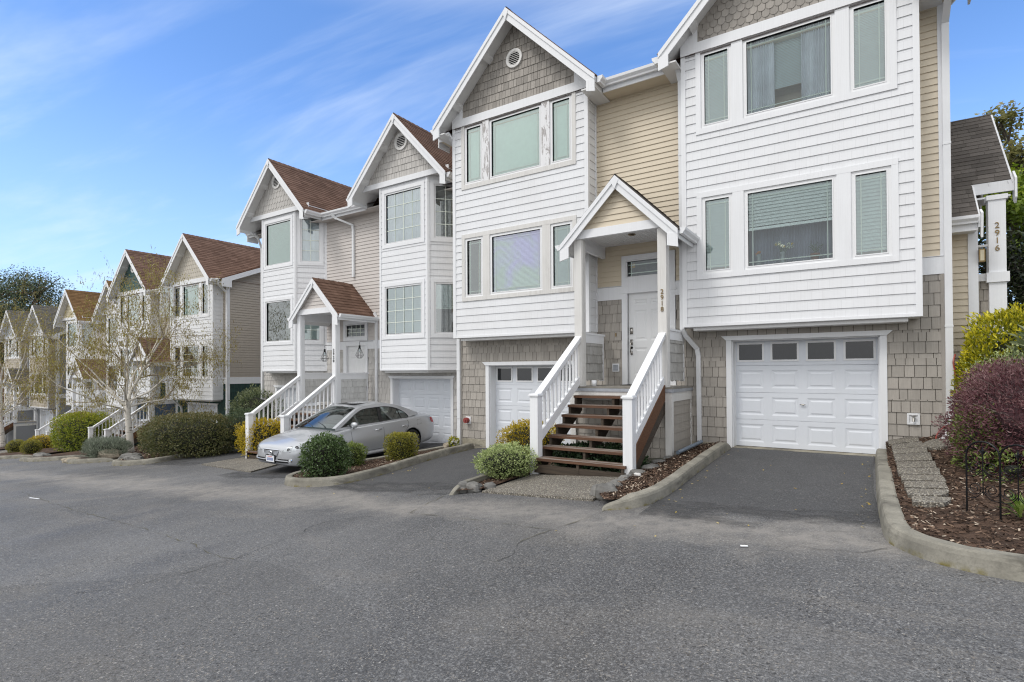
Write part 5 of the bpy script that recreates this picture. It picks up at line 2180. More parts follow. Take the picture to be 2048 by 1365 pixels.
    for i in range(len(arc) - 1):
        (ya, za), (yb, zb_) = arc[i], arc[i + 1]
        crown = lambda y: .045 if 1.9 < y < 3.4 else .02
        cr = lambda y: .012 + .05 * max(0, min(1, 1 - abs(y - 2.6) / 1.6))
        for k in range(N):
            t0, t1 = -1 + 2 * k / N, -1 + 2 * (k + 1) / N
            P = lambda y, z, t: W(xs(y, z) * t, y - (.10 * (1 - t * t) if y < 2.2 else 0) + (.06 * (1 - t * t) if y > 3.4 else 0), z + cr(y) * (1 - t * t))
            pts = [P(ya, za, t0), P(ya, za, t1), P(yb, zb_, t1), P(yb, zb_, t0)]
            mid = (ya + yb) / 2
            edge = max(abs(t0), abs(t1))
            if mid < 2.06 and edge < .965:
                glassF.face(pts)
            elif mid > 3.33 and edge < .93 and mid < 4.08:
                glassR.face(pts)
            else:
                roofM.face(pts)
    rf = roofM.build('roof', m_car, root, True)
    glassF.build('windscreen', m_cglass, root, True)
    glassR.build('rear_window', m_cglass, root, True)
    sr = MB()
    for a in ((-.30, .30),):
        P = lambda y, t: W(t, y, 1.437 + .06 * (1 - (t / .6) ** 2) - .03 * abs(y - 2.6))
        sr.face([P(2.12, -.33), P(2.12, .33), P(2.60, .36), P(2.60, -.36)])
    sr.build('sunroof', m_bplastic, rf)
    # side frames and glass
    dlo = [(1.36, .965), (1.62, 1.10), (1.90, 1.245), (2.18, 1.335), (2.60, 1.355), (2.95, 1.352), (3.2, 1.318), (3.42, 1.245), (3.62, 1.13), (3.70, 1.03), (3.66, 1.0)]
    outer = [(1.18, .955), (1.50, 1.12), (1.83, 1.285), (2.10, 1.385), (2.45, 1.43), (2.85, 1.437), (3.2, 1.405), (3.52, 1.325), (3.85, 1.205), (4.05, 1.12), (4.15, 1.06)]
    A, B_ = catmull(dlo, 60), catmull(outer, 60)
    for sg in (1, -1):
        X = lambda y, z, e=0.0: W(sg * (xs(y, z) + e), y, z)
        fr = MB()
        for i in range(60):
            pts = [X(*A[i]), X(*A[i + 1]), X(*B_[i + 1]), X(*B_[i])]
            fr.face(pts if sg > 0 else pts[::-1])
        # belt strip under the glass
        for i in range(24):
            ya, yb = 1.18 + 2.97 * i / 24, 1.18 + 2.97 * (i + 1) / 24
            belt = lambda y: .962 + .018 * (y - 1.5)
            pts = [X(ya, .90), X(yb, .90), X(yb, belt(yb)), X(ya, belt(ya))]
            fr.face(pts if sg > 0 else pts[::-1])
        fr.build('window_frame', m_car, root, True)
        ch = MB()
        ch.tube([X(*p, .004) for p in A] + [X(1.36, .965, .004)], .007, 6)
        ch.build('window_trim', m_seam, root)
        gl = MB()
        belt = lambda y: .960 + .018 * (y - 1.5)
        for i in range(60):
            (y0, z0), (y1, z1) = A[i], A[i + 1]
            if y1 <= y0:
                continue
            pts = [X(y0, min(belt(y0), z0), -.006), X(y1, min(belt(y1), z1), -.006), X(y1, z1, -.006), X(y0, z0, -.006)]
            gl.face(pts if sg > 0 else pts[::-1])
        gl.build('side_window', m_cglass, root, True)
        pi = MB()
        for ya, yb, yc, yd in ((2.60, 2.72, 2.66, 2.76), (3.40, 3.425, 3.34, 3.37)):
            pts = [X(ya, belt(ya), .003), X(yb, belt(yb), .003), X(yd, 1.345 if yc < 3 else 1.27, .003), X(yc, 1.345 if yc < 3 else 1.27, .003)]
            pi.face(pts if sg > 0 else pts[::-1])
        pi.build('door_pillar', m_bplastic, root)
        # door mirror
        e = MB()
        c = X(1.66, 1.0, .13)
        n1, n2 = 12, 14
        for i in range(n1):
            for k in range(n2):
                f = lambda i, k: c + V((.115 * math.sin(math.pi * i / n1) * math.cos(2 * math.pi * k / n2), .065 * math.sin(math.pi * i / n1) * math.sin(2 * math.pi * k / n2), .075 * math.cos(math.pi * i / n1)))
                e.face([f(i, k), f(i + 1, k), f(i + 1, k + 1), f(i, k + 1)])
        mi = e.build('door_mirror', m_car, root, True)
        e = MB()
        e.bar(X(1.70, .93, -.01), X(1.71, .955, .10), .05, .05)
        e.build('mirror_arm', m_car, mi)
    # interior
    e = MB()
    e.box(ox - .76, ox + .76, oy + 1.35, oy + 4.0, oz + .72, oz + .80)
    e.build('cabin_floor', m_bplastic, root)
    for sx, y in ((.37, 2.45), (-.37, 2.45), (.38, 3.35), (-.38, 3.35)):
        e = MB()
        for (a, b_, c_, d_) in ((.24, .10, .80, 1.12), (.13, .07, 1.14, 1.30)):
            P = []
            n = 10
            for k in range(n):
                aa = 2 * math.pi * k / n
                P.append(W(sx + a * math.copysign(abs(math.cos(aa)) ** .5, math.cos(aa)), y + .10 + b_ * math.sin(aa), c_))
            e.prism(P, (0, .05, d_ - c_))
        e.build('seat', m_seat, root)
    e = MB()
    e.tube([W(.37 + .18 * math.cos(a), 1.88 + .06 * math.sin(a), .99 + .15 * math.sin(a)) for a in [2 * math.pi * k / 20 for k in range(21)]], .014, 6)
    e.build('steering_wheel', m_bplastic, root)
    e = MB()
    e.prism([W(-.72, 1.30, .93), W(-.72, 1.75, 1.0), W(-.72, 1.85, .96), W(-.72, 1.85, .85), W(-.72, 1.30, .85)], (1.44, 0, 0))
    e.build('dashboard', m_bplastic, root)
    for s in (-.05, .45):
        e = MB()
        a = W(s + .08, 1.10, .99)
        e.tube([a, W(s - .10, 1.18, 1.015), W(s - .42, 1.27, 1.075)], .009, 6)
        e.build('wiper', m_bplastic, root)
    return root


car((-11.62, 7.57, ground_z(-11.62, 7.57)), 'silver four door saloon parked nose out on the driveway of the grey house')
# ------------------------------------------------------------------ ground, paving, kerbs, beds
def structure(o, label):
    return tag(o, label, kind='structure')


mb = MB()
xs_ = [-400, -160, -110, -75, -60, -45, -30, -15, 0, 14, 40, 120, 400]
ys_ = [-300, -100, -40, 0, 30, 80, 300]
for i in range(len(xs_) - 1):
    for j in range(len(ys_) - 1):
        q = [(xs_[i], ys_[j]), (xs_[i + 1], ys_[j]), (xs_[i + 1], ys_[j + 1]), (xs_[i], ys_[j + 1])]
        mb.face([V((x, y, ground_z(x, max(-40, min(y, 40))) - .012)) for x, y in q])
m_soil = mat_plain('bare_ground', (.075, .075, .05), .95, var=.4, scale=2)
structure(mb.build('ground', m_soil, loc=(0, 0, 0)), 'bare ground round the houses')
mb = MB()
xs_ = [-75, -60, -45, -30, -15, -12] + [-9.2 + .25 * i for i in range(43)] + [3, 6, 14]
ys_ = [-40, -10, 4, 7.5] + [7.7 + .3 * i for i in range(15)] + [12.3, 12.9]
for i in range(len(xs_) - 1):
    for j in range(len(ys_) - 1):
        q = [(xs_[i], ys_[j]), (xs_[i + 1], ys_[j]), (xs_[i + 1], ys_[j + 1]), (xs_[i], ys_[j + 1])]
        mb.face([V((x, y, ground_z(x, y))) for x, y in q])
structure(mb.build('street', m_asph, loc=(0, 0, 0)), 'worn grey asphalt street sloping down to the left')


def in_poly(x, y, P):
    c = False
    n = len(P)
    for i in range(n):
        (x0, y0), (x1, y1) = P[i], P[(i + 1) % n]
        if (y0 > y) != (y1 > y) and x < (x1 - x0) * (y - y0) / (y1 - y0) + x0:
            c = not c
    return c


def area(name, P, h, mat, label, step=.15, bump=0.0, edge=0.0, chips=0, chip=(.03, .012), kind='structure', thick=0.0, loc=None, zf=None):
    pts = [V((x, y)) for x, y in P]
    n0 = len(pts)
    xa, xb = min(p[0] for p in P), max(p[0] for p in P)
    ya, yb = min(p[1] for p in P), max(p[1] for p in P)
    y = ya
    while y < yb:
        x = xa
        while x < xb:
            xx, yy = x + rnd.uniform(-.3, .3) * step, y + rnd.uniform(-.3, .3) * step
            if in_poly(xx, yy, P) and min((V((xx, yy)) - p).length for p in pts[:n0]) > step * .4:
                pts.append(V((xx, yy)))
            x += step
        y += step
    r = delaunay_2d_cdt(pts, [(i, (i + 1) % n0) for i in range(n0)], [], 1, 1e-5)
    vs, fs = r[0], r[2]
    zf = zf or ground_z
    Z = lambda x, y: zf(x, y) + h + bump * (noise.noise(V((x * 2.2, y * 2.2, h))) * .7 + noise.noise(V((x * 9, y * 9, 3))) * .35)
    mb = MB()
    for f in fs:
        p = [V((vs[i][0], vs[i][1], Z(vs[i][0], vs[i][1]))) for i in f]
        if (p[1] - p[0]).cross(p[2] - p[0]).z < 0:
            p = p[::-1]
        mb.face(p, rnd.uniform(.25, .6))
    if thick:
        for i in range(n0):
            a, b = P[i], P[(i + 1) % n0]
            mb.face([V((a[0], a[1], Z(*a))), V((b[0], b[1], Z(*b))), V((b[0], b[1], Z(*b) - thick)), V((a[0], a[1], Z(*a) - thick))])
    k = 0
    while k < chips:
        x, y = rnd.uniform(xa, min(xb, 2.7)), rnd.uniform(ya, min(yb, 12.6))
        if not in_poly(x, y, P):
            continue
        k += 1
        L, w = chip[0] * rnd.uniform(.4, 1.5), chip[1] * rnd.uniform(.5, 1.6)
        a = rnd.uniform(0, 6.28)
        d = V((math.cos(a), math.sin(a), rnd.uniform(-.45, .45)))
        e = V((-math.sin(a), math.cos(a), rnd.uniform(-.7, .7))) * w / 2
        p = V((x, y, Z(x, y) + rnd.uniform(.002, .018)))
        t = min(1, max(0, rnd.gauss(.5, .24)))
        if rnd.random() < .05:
            t = 1
        mb.face([p - d * L / 2 - e, p + d * L / 2 - e * .6, p + d * L / 2 + e * .7, p - d * L / 2 + e], t)
    o = mb.build(name, mat, loc=loc or (0, 0, 0))
    tag(o, label, kind=kind)
    return o


def smooth_path(P, n):
    return catmull([tuple(p) for p in P], n)


def kerb(path, inner, label, n=60, w=.165, h=.155, taper0=0, taper1=0):
    """path = outer foot of the kerb; inner = +1 body lies left of the walking direction, -1 right"""
    P = smooth_path(path, n)
    mb = MB()
    prof = [(0, -.05, 0), (0.0, .0, .0), (.014, .11, .45), (.028, .142, .6), (.05, .155, .7), (w - .02, .155, .85), (w, .145, .9), (w, -.05, 1)]
    rows = []
    L = 0
    for i, p in enumerate(P):
        a, b = P[max(i - 1, 0)], P[min(i + 1, len(P) - 1)]
        d = V((b[0] - a[0], b[1] - a[1], 0)).normalized()
        nrm = V((-d.y, d.x, 0)) * inner
        f = 1.0
        if taper0:
            f = min(f, .05 + .95 * min(1, i / (taper0 * n)) ** .6)
        if taper1:
            f = min(f, .05 + .95 * min(1, (n - i) / (taper1 * n)) ** .6)
        j = 1 + .05 * noise.noise(V((p[0] * 1.5, p[1] * 1.5, 0)))
        row = []
        for o_, z, v in prof:
            q = V((p[0], p[1], 0)) + nrm * o_ * (.5 + .5 * f)
            jj = noise.noise(V((q.x * 7, q.y * 7, z * 9))) * .006
            q.z = ground_z(p[0], p[1]) + (z * f * j if z > 0 else z) + (jj if z > .05 else 0)
            row.append((q, v))
        rows.append(row)
        L += .1
    for i in range(len(rows) - 1):
        for k in range(len(prof) - 1):
            q = [rows[i][k], rows[i + 1][k], rows[i + 1][k + 1], rows[i][k + 1]]
            if inner > 0:
                q = q[::-1]
            mb.face([x[0] for x in q], .5, 0, [(i * .1, x[1] if k != 0 else 0) for x in q])
    for r, rev in ((rows[0], inner > 0), (rows[-1], inner < 0)):
        f = [x[0] for x in r]
        mb.face(f if rev else f[::-1], .5, 0, [(0, x[1]) for x in r])
    o = mb.build('kerb', m_kerb, loc=(0, 0, 0), smooth=False)
    me = o.data
    me.polygons.foreach_set('use_smooth', [True] * len(me.polygons))
    return structure(o, label), P


# driveways
area('driveway', [(-2.30, 6.0), (-1.2, 5.75), (.10, 5.75), (.05, 11.72), (-2.30, 11.72)], .005, m_drive, 'dark sealed driveway at the nearest garage', .25, loc=(-1.1, 6.15, 0))
area('driveway', [(-8.45, 6.2), (-7.0, 6.1), (-5.58, 6.1), (-5.58, 11.72), (-8.7, 11.72)], .005, m_drive, 'dark driveway left of the nearest stairs', .25, loc=(-7, 6.5, 0))
area('driveway', [(-13.2, 6.7), (-12.0, 6.6), (-10.45, 6.6), (-9.3, 12.92), (-13.2, 12.92)], .004, m_drive, 'driveway under the silver car', 1.0, loc=(-11.6, 7.0, 0))
area('driveway', [(-19.5, 7.7), (-16.6, 7.7), (-16.6, 12.92), (-19.6, 12.92)], .004, m_drive, 'driveway left of the grey stairs', 1.0, loc=(-18, 8.1, 0))

area('asphalt_patch', [(-5.75, 3.29), (-5.3, 3.38), (-4.6, 3.30), (-4.2, 3.16), (-3.5, 3.0), (-3.0, 2.72), (-2.4, 2.4), (-2.0, 1.8), (-1.6, .9), (-4, .3), (-7.2, .8), (-7.6, 1.7), (-7.0, 2.1), (-6.5, 2.35), (-6.3, 2.6), (-6.0, 2.78), (-5.9, 3.1)], .003, m_patch, 'darker asphalt patch in the foreground', .5)

# kerbs
K0, P0 = kerb([(.06, 11.40), (.05, 9.5), (.05, 7.6), (.07, 6.5), (.10, 5.98), (.18, 5.72), (.36, 5.45), (.63, 5.24), (.95, 5.13), (1.6, 5.05), (3, 4.95), (6, 4.85), (9, 4.8)], 1, 'rounded kerb right of the nearest driveway', 110, .175)
K1, P1 = kerb([(-2.28, 11.30), (-2.28, 10.3), (-2.29, 8.8), (-2.275, 7.7), (-2.285, 7.1), (-2.36, 6.68), (-2.55, 6.42), (-2.80, 6.30)], -1, 'kerb between the nearest driveway and the stairs', 70, .165, taper0=.06, taper1=.22)
K2, P2 = kerb([(-8.80, 12.2), (-8.62, 11.0), (-8.58, 9.8), (-8.42, 8.5), (-8.30, 7.4), (-8.42, 6.90), (-8.75, 6.62), (-9.2, 6.53), (-9.7, 6.62), (-10.12, 6.95), (-10.30, 7.45), (-10.15, 8.5), (-9.75, 10.2), (-9.42, 11.6), (-9.32, 12.2)], -1, 'kerb round the planted island beside the silver car', 120, .15, taper0=.05)
K3, P3 = kerb([(-5.62, 11.2), (-5.62, 9.4), (-5.60, 7.6), (-5.56, 6.95), (-5.50, 6.60)], 1, 'low broken kerb left of the nearest path', 50, .12, taper1=.25)
K4, P4 = kerb([(-20.1, 12.3), (-19.75, 11.0), (-19.55, 9.8), (-19.15, 8.7), (-19.35, 8.15), (-20.0, 7.85), (-20.9, 7.88), (-21.4, 8.3), (-21.9, 8.9)], -1, 'kerb round the bed with the large clipped bush', 80, .16)
K5, P5 = kerb([(-22.6, 8.6), (-23.2, 8.1), (-24.4, 7.85), (-25.3, 8.1)], -1, 'low kerb in front of the lavender', 30, .16, taper0=.2, taper1=.2)
K6, P6 = kerb([(-26.4, 9.2), (-26.8, 8.6), (-28.2, 8.05), (-29.6, 7.95), (-30.6, 8.1)], -1, 'kerb in front of the yellow green hedge', 40, .16, taper0=.2, taper1=.2)
K7, P7 = kerb([(-32.0, 9.0), (-33.4, 8.3), (-35.2, 8.1), (-36.6, 8.3)], -1, 'kerb in front of the clipped balls', 30, .16, taper0=.2, taper1=.2)

inner = lambda P, s, o: [(p[0], p[1]) for p in P]


def offset(P, inn, o):
    out = []
    for i, p in enumerate(P):
        a, b = P[max(i - 1, 0)], P[min(i + 1, len(P) - 1)]
        d = V((b[0] - a[0], b[1] - a[1], 0)).normalized()
        out.append((p[0] - d.y * inn * o, p[1] + d.x * inn * o))
    return out


bed0z = lambda x, y: ground_z(x, y) + max(0, min(.35, (y - 8.5) * .05)) + max(0, min(.25, (x - 1.2) * .10))
area('mulch_bed', offset(P0, 1, .15)[::3] + [(9, 16), (1.3, 16), (1.2, 12.4), (.1, 12.4)], .115, m_mulch, 'bark mulch bed along the right kerb', .16, .035, chips=17000, chip=(.034, .013), zf=bed0z)
area('mulch_bed', offset(P1, -1, .14)[::3] + [(-3.12, 6.9), (-3.10, 7.9), (-3.14, 8.6), (-3.02, 10.0), (-3.0, 11.44), (-2.4, 11.44)], .10, m_mulch, 'narrow bark mulch strip beside the nearest stairs', .12, .03, chips=5200, chip=(.040, .015))
area('mulch_bed', offset(P2, -1, .13)[::3], .105, m_mulch, 'bark mulch on the island beside the silver car', .14, .03, chips=4500, chip=(.034, .013))
area('mulch_bed', offset(P3, 1, .10)[::3] + [(-5.06, 6.95), (-5.0, 8.6), (-5.1, 11.4), (-5.6, 11.4)], .06, m_mulch, 'small bark mulch bed left of the nearest path', .12, .03, chips=1500, chip=(.04, .015))
area('mulch_bed', offset(P4, -1, .14)[::3] + [(-23.0, 8.9), (-25.6, 9.0), (-26.2, 10.4), (-25.8, 12.6), (-20.4, 12.8)], .10, m_mulch, 'bark mulch under the birch and the large clipped bush', .3, .05, chips=3000, chip=(.07, .03))
area('mulch_bed', offset(P5, -1, .14)[::3] + [(-25.4, 9.2), (-22.6, 9.2)], .11, m_mulch, 'mulch under the lavender', .3, .03)
area('mulch_bed', offset(P6, -1, .14)[::3] + [(-30.6, 12.2), (-26.6, 12.2)], .11, m_mulch, 'mulch under the yellow green hedge', .4, .03)
area('mulch_bed', offset(P7, -1, .14)[::3] + [(-38.0, 9.5), (-40, 13.6), (-31.5, 13.6)], .11, m_mulch, 'mulch round the clipped balls', .4, .03)
area('mulch_bed', [(-52.5, 9.8), (-44.5, 9.8), (-44.5, 14), (-52.5, 14)], .08, m_mulch, 'mulch under the far birch', .6, .03)

# aggregate pads at the stairs
area('entry_path', [(-5.05, 6.86), (-3.12, 6.72), (-3.14, 8.6), (-3.2, 10.0), (-5.0, 10.0), (-5.0, 8.5)], .035, m_pebble, 'exposed aggregate path at the foot of the nearest stairs', .4, 0, thick=.12)
area('entry_path', [(-16.2, 8.35), (-12.5, 7.6), (-13.3, 9.4), (-13.6, 11.0), (-16.3, 11.0)], .035, m_pebble, 'exposed aggregate path at the foot of the grey stairs', .6, 0, thick=.12)
area('entry_path', [(-31.2, 8.6), (-28.6, 9.6), (-28.4, 12), (-31.2, 12)], .03, m_pebble, 'concrete path at the foot of the blue panelled porch', .8, 0)
area('entry_path', [(-43.0, 9.4), (-38.6, 9.4), (-38.6, 13), (-43.0, 13)], .03, m_pebble, 'concrete path at the foot of the fourth porch', .8, 0)
area('entry_path', [(-3.14, 8.9), (-3.0, 8.9), (-3.0, 10.1), (-5.2, 10.1), (-5.2, 8.9)], .06, m_soil, 'bare soil under the nearest stairs', .5, .02)

# pavers right of the driveway
pv = [(.245, 10.95, .40, .52), (.275, 10.42, .41, .48), (.28, 9.93, .41, .46), (.28, 9.30, .42, .59), (.285, 8.84, .42, .43), (.29, 8.40, .42, .41), (.30, 7.98, .41, .39), (.31, 7.56, .40, .39), (.325, 7.16, .37, .37), (.345, 6.80, .33, .33)]
for i, (x, y, w, d) in enumerate(pv):
    P = [(x, y), (x + w + rnd.uniform(-.02, .02), y + rnd.uniform(-.02, .02)), (x + w + rnd.uniform(-.02, .02), y + d - .022), (x + rnd.uniform(-.01, .01), y + d - .022)]
    if i >= 8:
        P = [P[0], (x + w * .75, y + .03), (x + w * .95, y + d * .5), (x + w, y + d - .03), P[3]]
    nth = ['nearest the garage door', 'second from the garage door', 'third from the garage door', 'fourth from the garage door', 'fifth from the garage door', 'sixth from the garage door', 'seventh from the garage door', 'third from the street', 'second from the street', 'nearest the street'][i]
    o = area('paver', P, .158 + rnd.uniform(-.004, .004), m_pebble, None, .12, 0, thick=.06, kind=None, loc=(x, y, ground_z(x, y)), zf=bed0z)
    tag(o, 'pebbled concrete paver along the kerb, ' + nth, 'paver', 'pavers beside the driveway kerb')
P = [(.86 + .20 * math.cos(a), 10.55 + .34 * math.sin(a)) for a in [2 * math.pi * k / 18 for k in range(18)]]
tag(area('stepping_stone', P, .155, m_pebble, None, .12, 0, thick=.06, kind=None, loc=(.86, 10.55, ground_z(.86, 10.55)), zf=bed0z), 'round pebbled stepping stone in the mulch in front of the drain elbow', 'stepping stone')


# cracks and seams in the asphalt
def crack(P, w, mat, label, n=60, jit=.03):
    Q = smooth_path(P, n)
    mb = MB()
    pr = None
    for i, p in enumerate(Q):
        a, b = Q[max(i - 1, 0)], Q[min(i + 1, n)]
        d = V((b[0] - a[0], b[1] - a[1], 0)).normalized()
        m = V((-d.y, d.x, 0))
        c = V((p[0], p[1], 0)) + m * noise.noise(V((p[0] * 5, p[1] * 5, 1))) * jit
        ww = w * .62 * max(.06, .25 + 1.5 * noise.noise(V((p[0] * 4, p[1] * 4, 4))) + .3)
        l, r_ = c + m * ww, c - m * ww
        l.z, r_.z = ground_z(l.x, l.y) + .0075, ground_z(r_.x, r_.y) + .0075
        if pr:
            mb.face([pr[1], r_, l, pr[0]])
        pr = (l, r_)
    structure(mb.build('pavement_crack', mat, loc=(0, 0, 0)), label)


m_crack = mat_plain('asphalt_crack', (.042, .042, .042), .95)
m_mosscrack = mat_plain('mossy_crack', (.095, .088, .055), .95, var=.6, scale=9)
crack([(-3.07, 4.83), (-2.98, 5.3), (-2.85, 5.75), (-2.75, 6.3)], .012, m_mosscrack, 'mossy seam running to the kerb tip')
crack([(-5.30, 5.5), (-4.53, 5.46), (-3.72, 5.41), (-2.97, 5.33)], .009, m_mosscrack, 'mossy seam in front of the nearest path')
crack([(-5.55, 6.55), (-5.42, 6.0), (-5.28, 5.5)], .012, m_mosscrack, 'seam at the foot of the low kerb')
crack([(-5.75, 3.29), (-6.4, 3.36), (-7.01, 3.48), (-9.34, 3.72), (-13.09, 4.05), (-16.8, 4.5)], .008, m_mosscrack, 'long seam across the street', 110, .06)
crack([(-5.75, 3.29), (-5.8, 2.95), (-5.9, 2.4), (-6.3, 2.1)], .006, m_crack, 'short crack in the left foreground', 50, .08)
crack([(-5.72, 3.25), (-5.9, 4.0), (-6.1, 4.8), (-5.6, 5.3)], .006, m_crack, 'crack joining the long seam', 60, .08)
crack([(-3.07, 4.83), (-2.9, 4.4), (-2.95, 4.2)], .006, m_crack, 'short dark crack below the mossy seam', 40, .05)
crack([(-1.0, 5.05), (-.6, 5.45), (-.25, 5.5), (.12, 5.62)], .006, m_crack, 'crack in front of the driveway', 60, .07)
# ------------------------------------------------------------------ stones
def rock(x, y, s, label, group='stones edging the beds', flat=.6, rot=0, z=None, mat=None, dz=.08):
    mb = MB()
    n1, n2 = 7, 10
    seed = rnd.uniform(0, 99)
    cz = (ground_z(x, y) + dz if z is None else z)
    R_ = Matrix.Rotation(rot, 3, 'Z')
    pts = {}
    for i in range(n1 + 1):
        for k in range(n2):
            d = V((math.sin(math.pi * i / n1) * math.cos(2 * math.pi * k / n2), math.sin(math.pi * i / n1) * math.sin(2 * math.pi * k / n2), math.cos(math.pi * i / n1)))
            c = V((math.copysign(abs(d.x) ** .7, d.x), math.copysign(abs(d.y) ** .7, d.y), math.copysign(abs(d.z) ** .7, d.z)))
            r = 1 + .38 * noise.noise(d * 1.3 + V((seed, 0, 0))) + .15 * noise.noise(d * 3.5 + V((0, seed, 0)))
            p = R_ @ V((c.x * s[0] * r, c.y * s[1] * r, c.z * s[2] * r))
            pts[i, k] = V((x, y, cz)) + p
    for i in range(n1):
        for k in range(n2):
            mb.face([pts[i, k], pts[i + 1, k], pts[i + 1, (k + 1) % n2], pts[i, (k + 1) % n2]])
    o = mb.build('rock', mat or m_rock, loc=(x, y, cz))
    tag(o, label, 'rock', group)


m_whiterock = mat_plain('white_stone', (.55, .54, .52), .8, var=.2)
m_tanrock = mat_plain('sandstone', (.30, .26, .20), .9, var=.35, bump=.6)
rock(-3.00, 6.92, (.15, .11, .13), 'pointed grey rock at the right front corner of the nearest path', rot=.5)
rock(-3.17, 6.98, (.10, .08, .10), 'small dark rock between the pointed rock and the path', rot=1.2)
rock(-3.04, 7.26, (.12, .09, .09), 'brownish rock second from the street edging the nearest path', rot=.2)
rock(-3.08, 7.62, (.14, .08, .06), 'flat dark rock third from the street edging the nearest path', rot=.9)
rock(-3.12, 7.95, (.15, .08, .055), 'flat grey rock just in front of the right newel post', rot=1.2)
rock(-3.10, 8.35, (.15, .10, .07), 'angular grey rock right beside the newel post', rot=.6)
rock(-3.04, 8.80, (.17, .10, .08), 'long grey rock behind the right newel post', rot=1.0)
rock(-3.06, 9.35, (.15, .10, .06), 'grey rock under the right railing', rot=.4)
rock(-3.04, 9.85, (.16, .09, .05), 'thin slate rock below the porch skirt corner', rot=1.4)
rock(-2.99, 8.06, (.055, .04, .03), 'small white stone in the mulch by the newel post', mat=m_whiterock, dz=.12)
rock(-5.42, 6.86, (.10, .07, .10), 'dark slate standing at the low kerb tip', rot=.6, dz=.06)
rock(-5.25, 6.93, (.13, .09, .09), 'grey blocky rock at the left front corner of the nearest path', rot=.2, dz=.06)
rock(-5.08, 7.10, (.10, .07, .06), 'black flat rock beside the pale green bush', rot=.9, dz=.06)
rock(-9.38, 11.15, (.10, .08, .075), 'pale round stone at the far end of the car island', mat=m_tanrock, dz=.15)
rock(-9.25, 11.5, (.09, .07, .04), 'flat pale stone by the downspout on the car island', mat=m_tanrock, dz=.14)
rock(1.22, 11.55, (.13, .10, .12), 'dark grey rock beside the drain elbow', z=.40, rot=.3)
rock(1.42, 11.35, (.11, .09, .08), 'dark grey rock half under the purple shrub', z=.38, rot=.9)
rock(-21.35, 8.6, (.35, .2, .16), 'slate slab leaning in the bed under the birch', rot=.8, dz=.15)
rock(-20.9, 8.5, (.30, .18, .12), 'grey rock in front of the large clipped bush', rot=.3, dz=.12)
rock(-20.35, 8.35, (.28, .2, .12), 'squat rock at the kerb under the large clipped bush', rot=.1, dz=.12)
rock(-23.3, 8.75, (.42, .28, .26), 'rounded boulder between the lavender and the birch', rot=.3, dz=.14, mat=m_tanrock)
rock(-25.1, 8.2, (.45, .25, .1), 'flat boulder at the kerb left of the birch', rot=.2, dz=.06, mat=m_tanrock)
rock(-29.9, 8.7, (.4, .25, .16), 'grey boulder at the left end of the hedge', rot=.2)

# odds and ends at the right corner
mb = MB()
P = [V((1.085, 11.40, .62)), V((1.09, 11.36, .52)), V((1.06, 11.28, .44)), V((.98, 11.16, .36)), V((.90, 11.05, .315))]
Q = catmull([tuple(p) for p in P], 36)
mb.tube(Q, [.062 + (.008 if i % 2 else -.004) for i in range(37)], 12)
tag(mb.build('drain_elbow', m_pipe, loc=(1.0, 11.2, .3)), 'white corrugated drain elbow at the foot of the right downspout', 'drain pipe')
mb = MB()
P = [(1.16, 11.40, 1.75), (1.13, 11.33, 1.62), (1.15, 11.33, 1.45), (1.18, 11.4, 1.2), (1.175, 11.36, .95), (1.22, 11.3, .72), (1.15, 11.15, .66), (.98, 11.0, .60), (.88, 10.94, .48), (.87, 10.92, .37), (.96, 10.86, .305), (1.08, 10.86, .31), (1.16, 10.95, .40), (1.22, 11.1, .58)]
mb.tube(catmull(P, 90), .013, 8)
tag(mb.build('garden_hose', mat_plain('red_hose', (.30, .055, .035), .4), loc=(1.1, 11.1, .3)), 'red brown garden hose looped at the foot of the right downspout', 'hose')
mb = MB()
a, b = V((-2.93, 9.95, ground_z(-2.9, 9.95) + .16)), V((-2.80, 11.1, ground_z(-2.8, 11.1) + .19))
mb.tube([a, b], .035, 12)
tag(mb.build('drain_pipe', mat_plain('blue_grey_pipe', (.16, .20, .25), .5), loc=tuple(a)), 'blue grey pipe lying in the mulch beside the porch skirt', 'pipe')


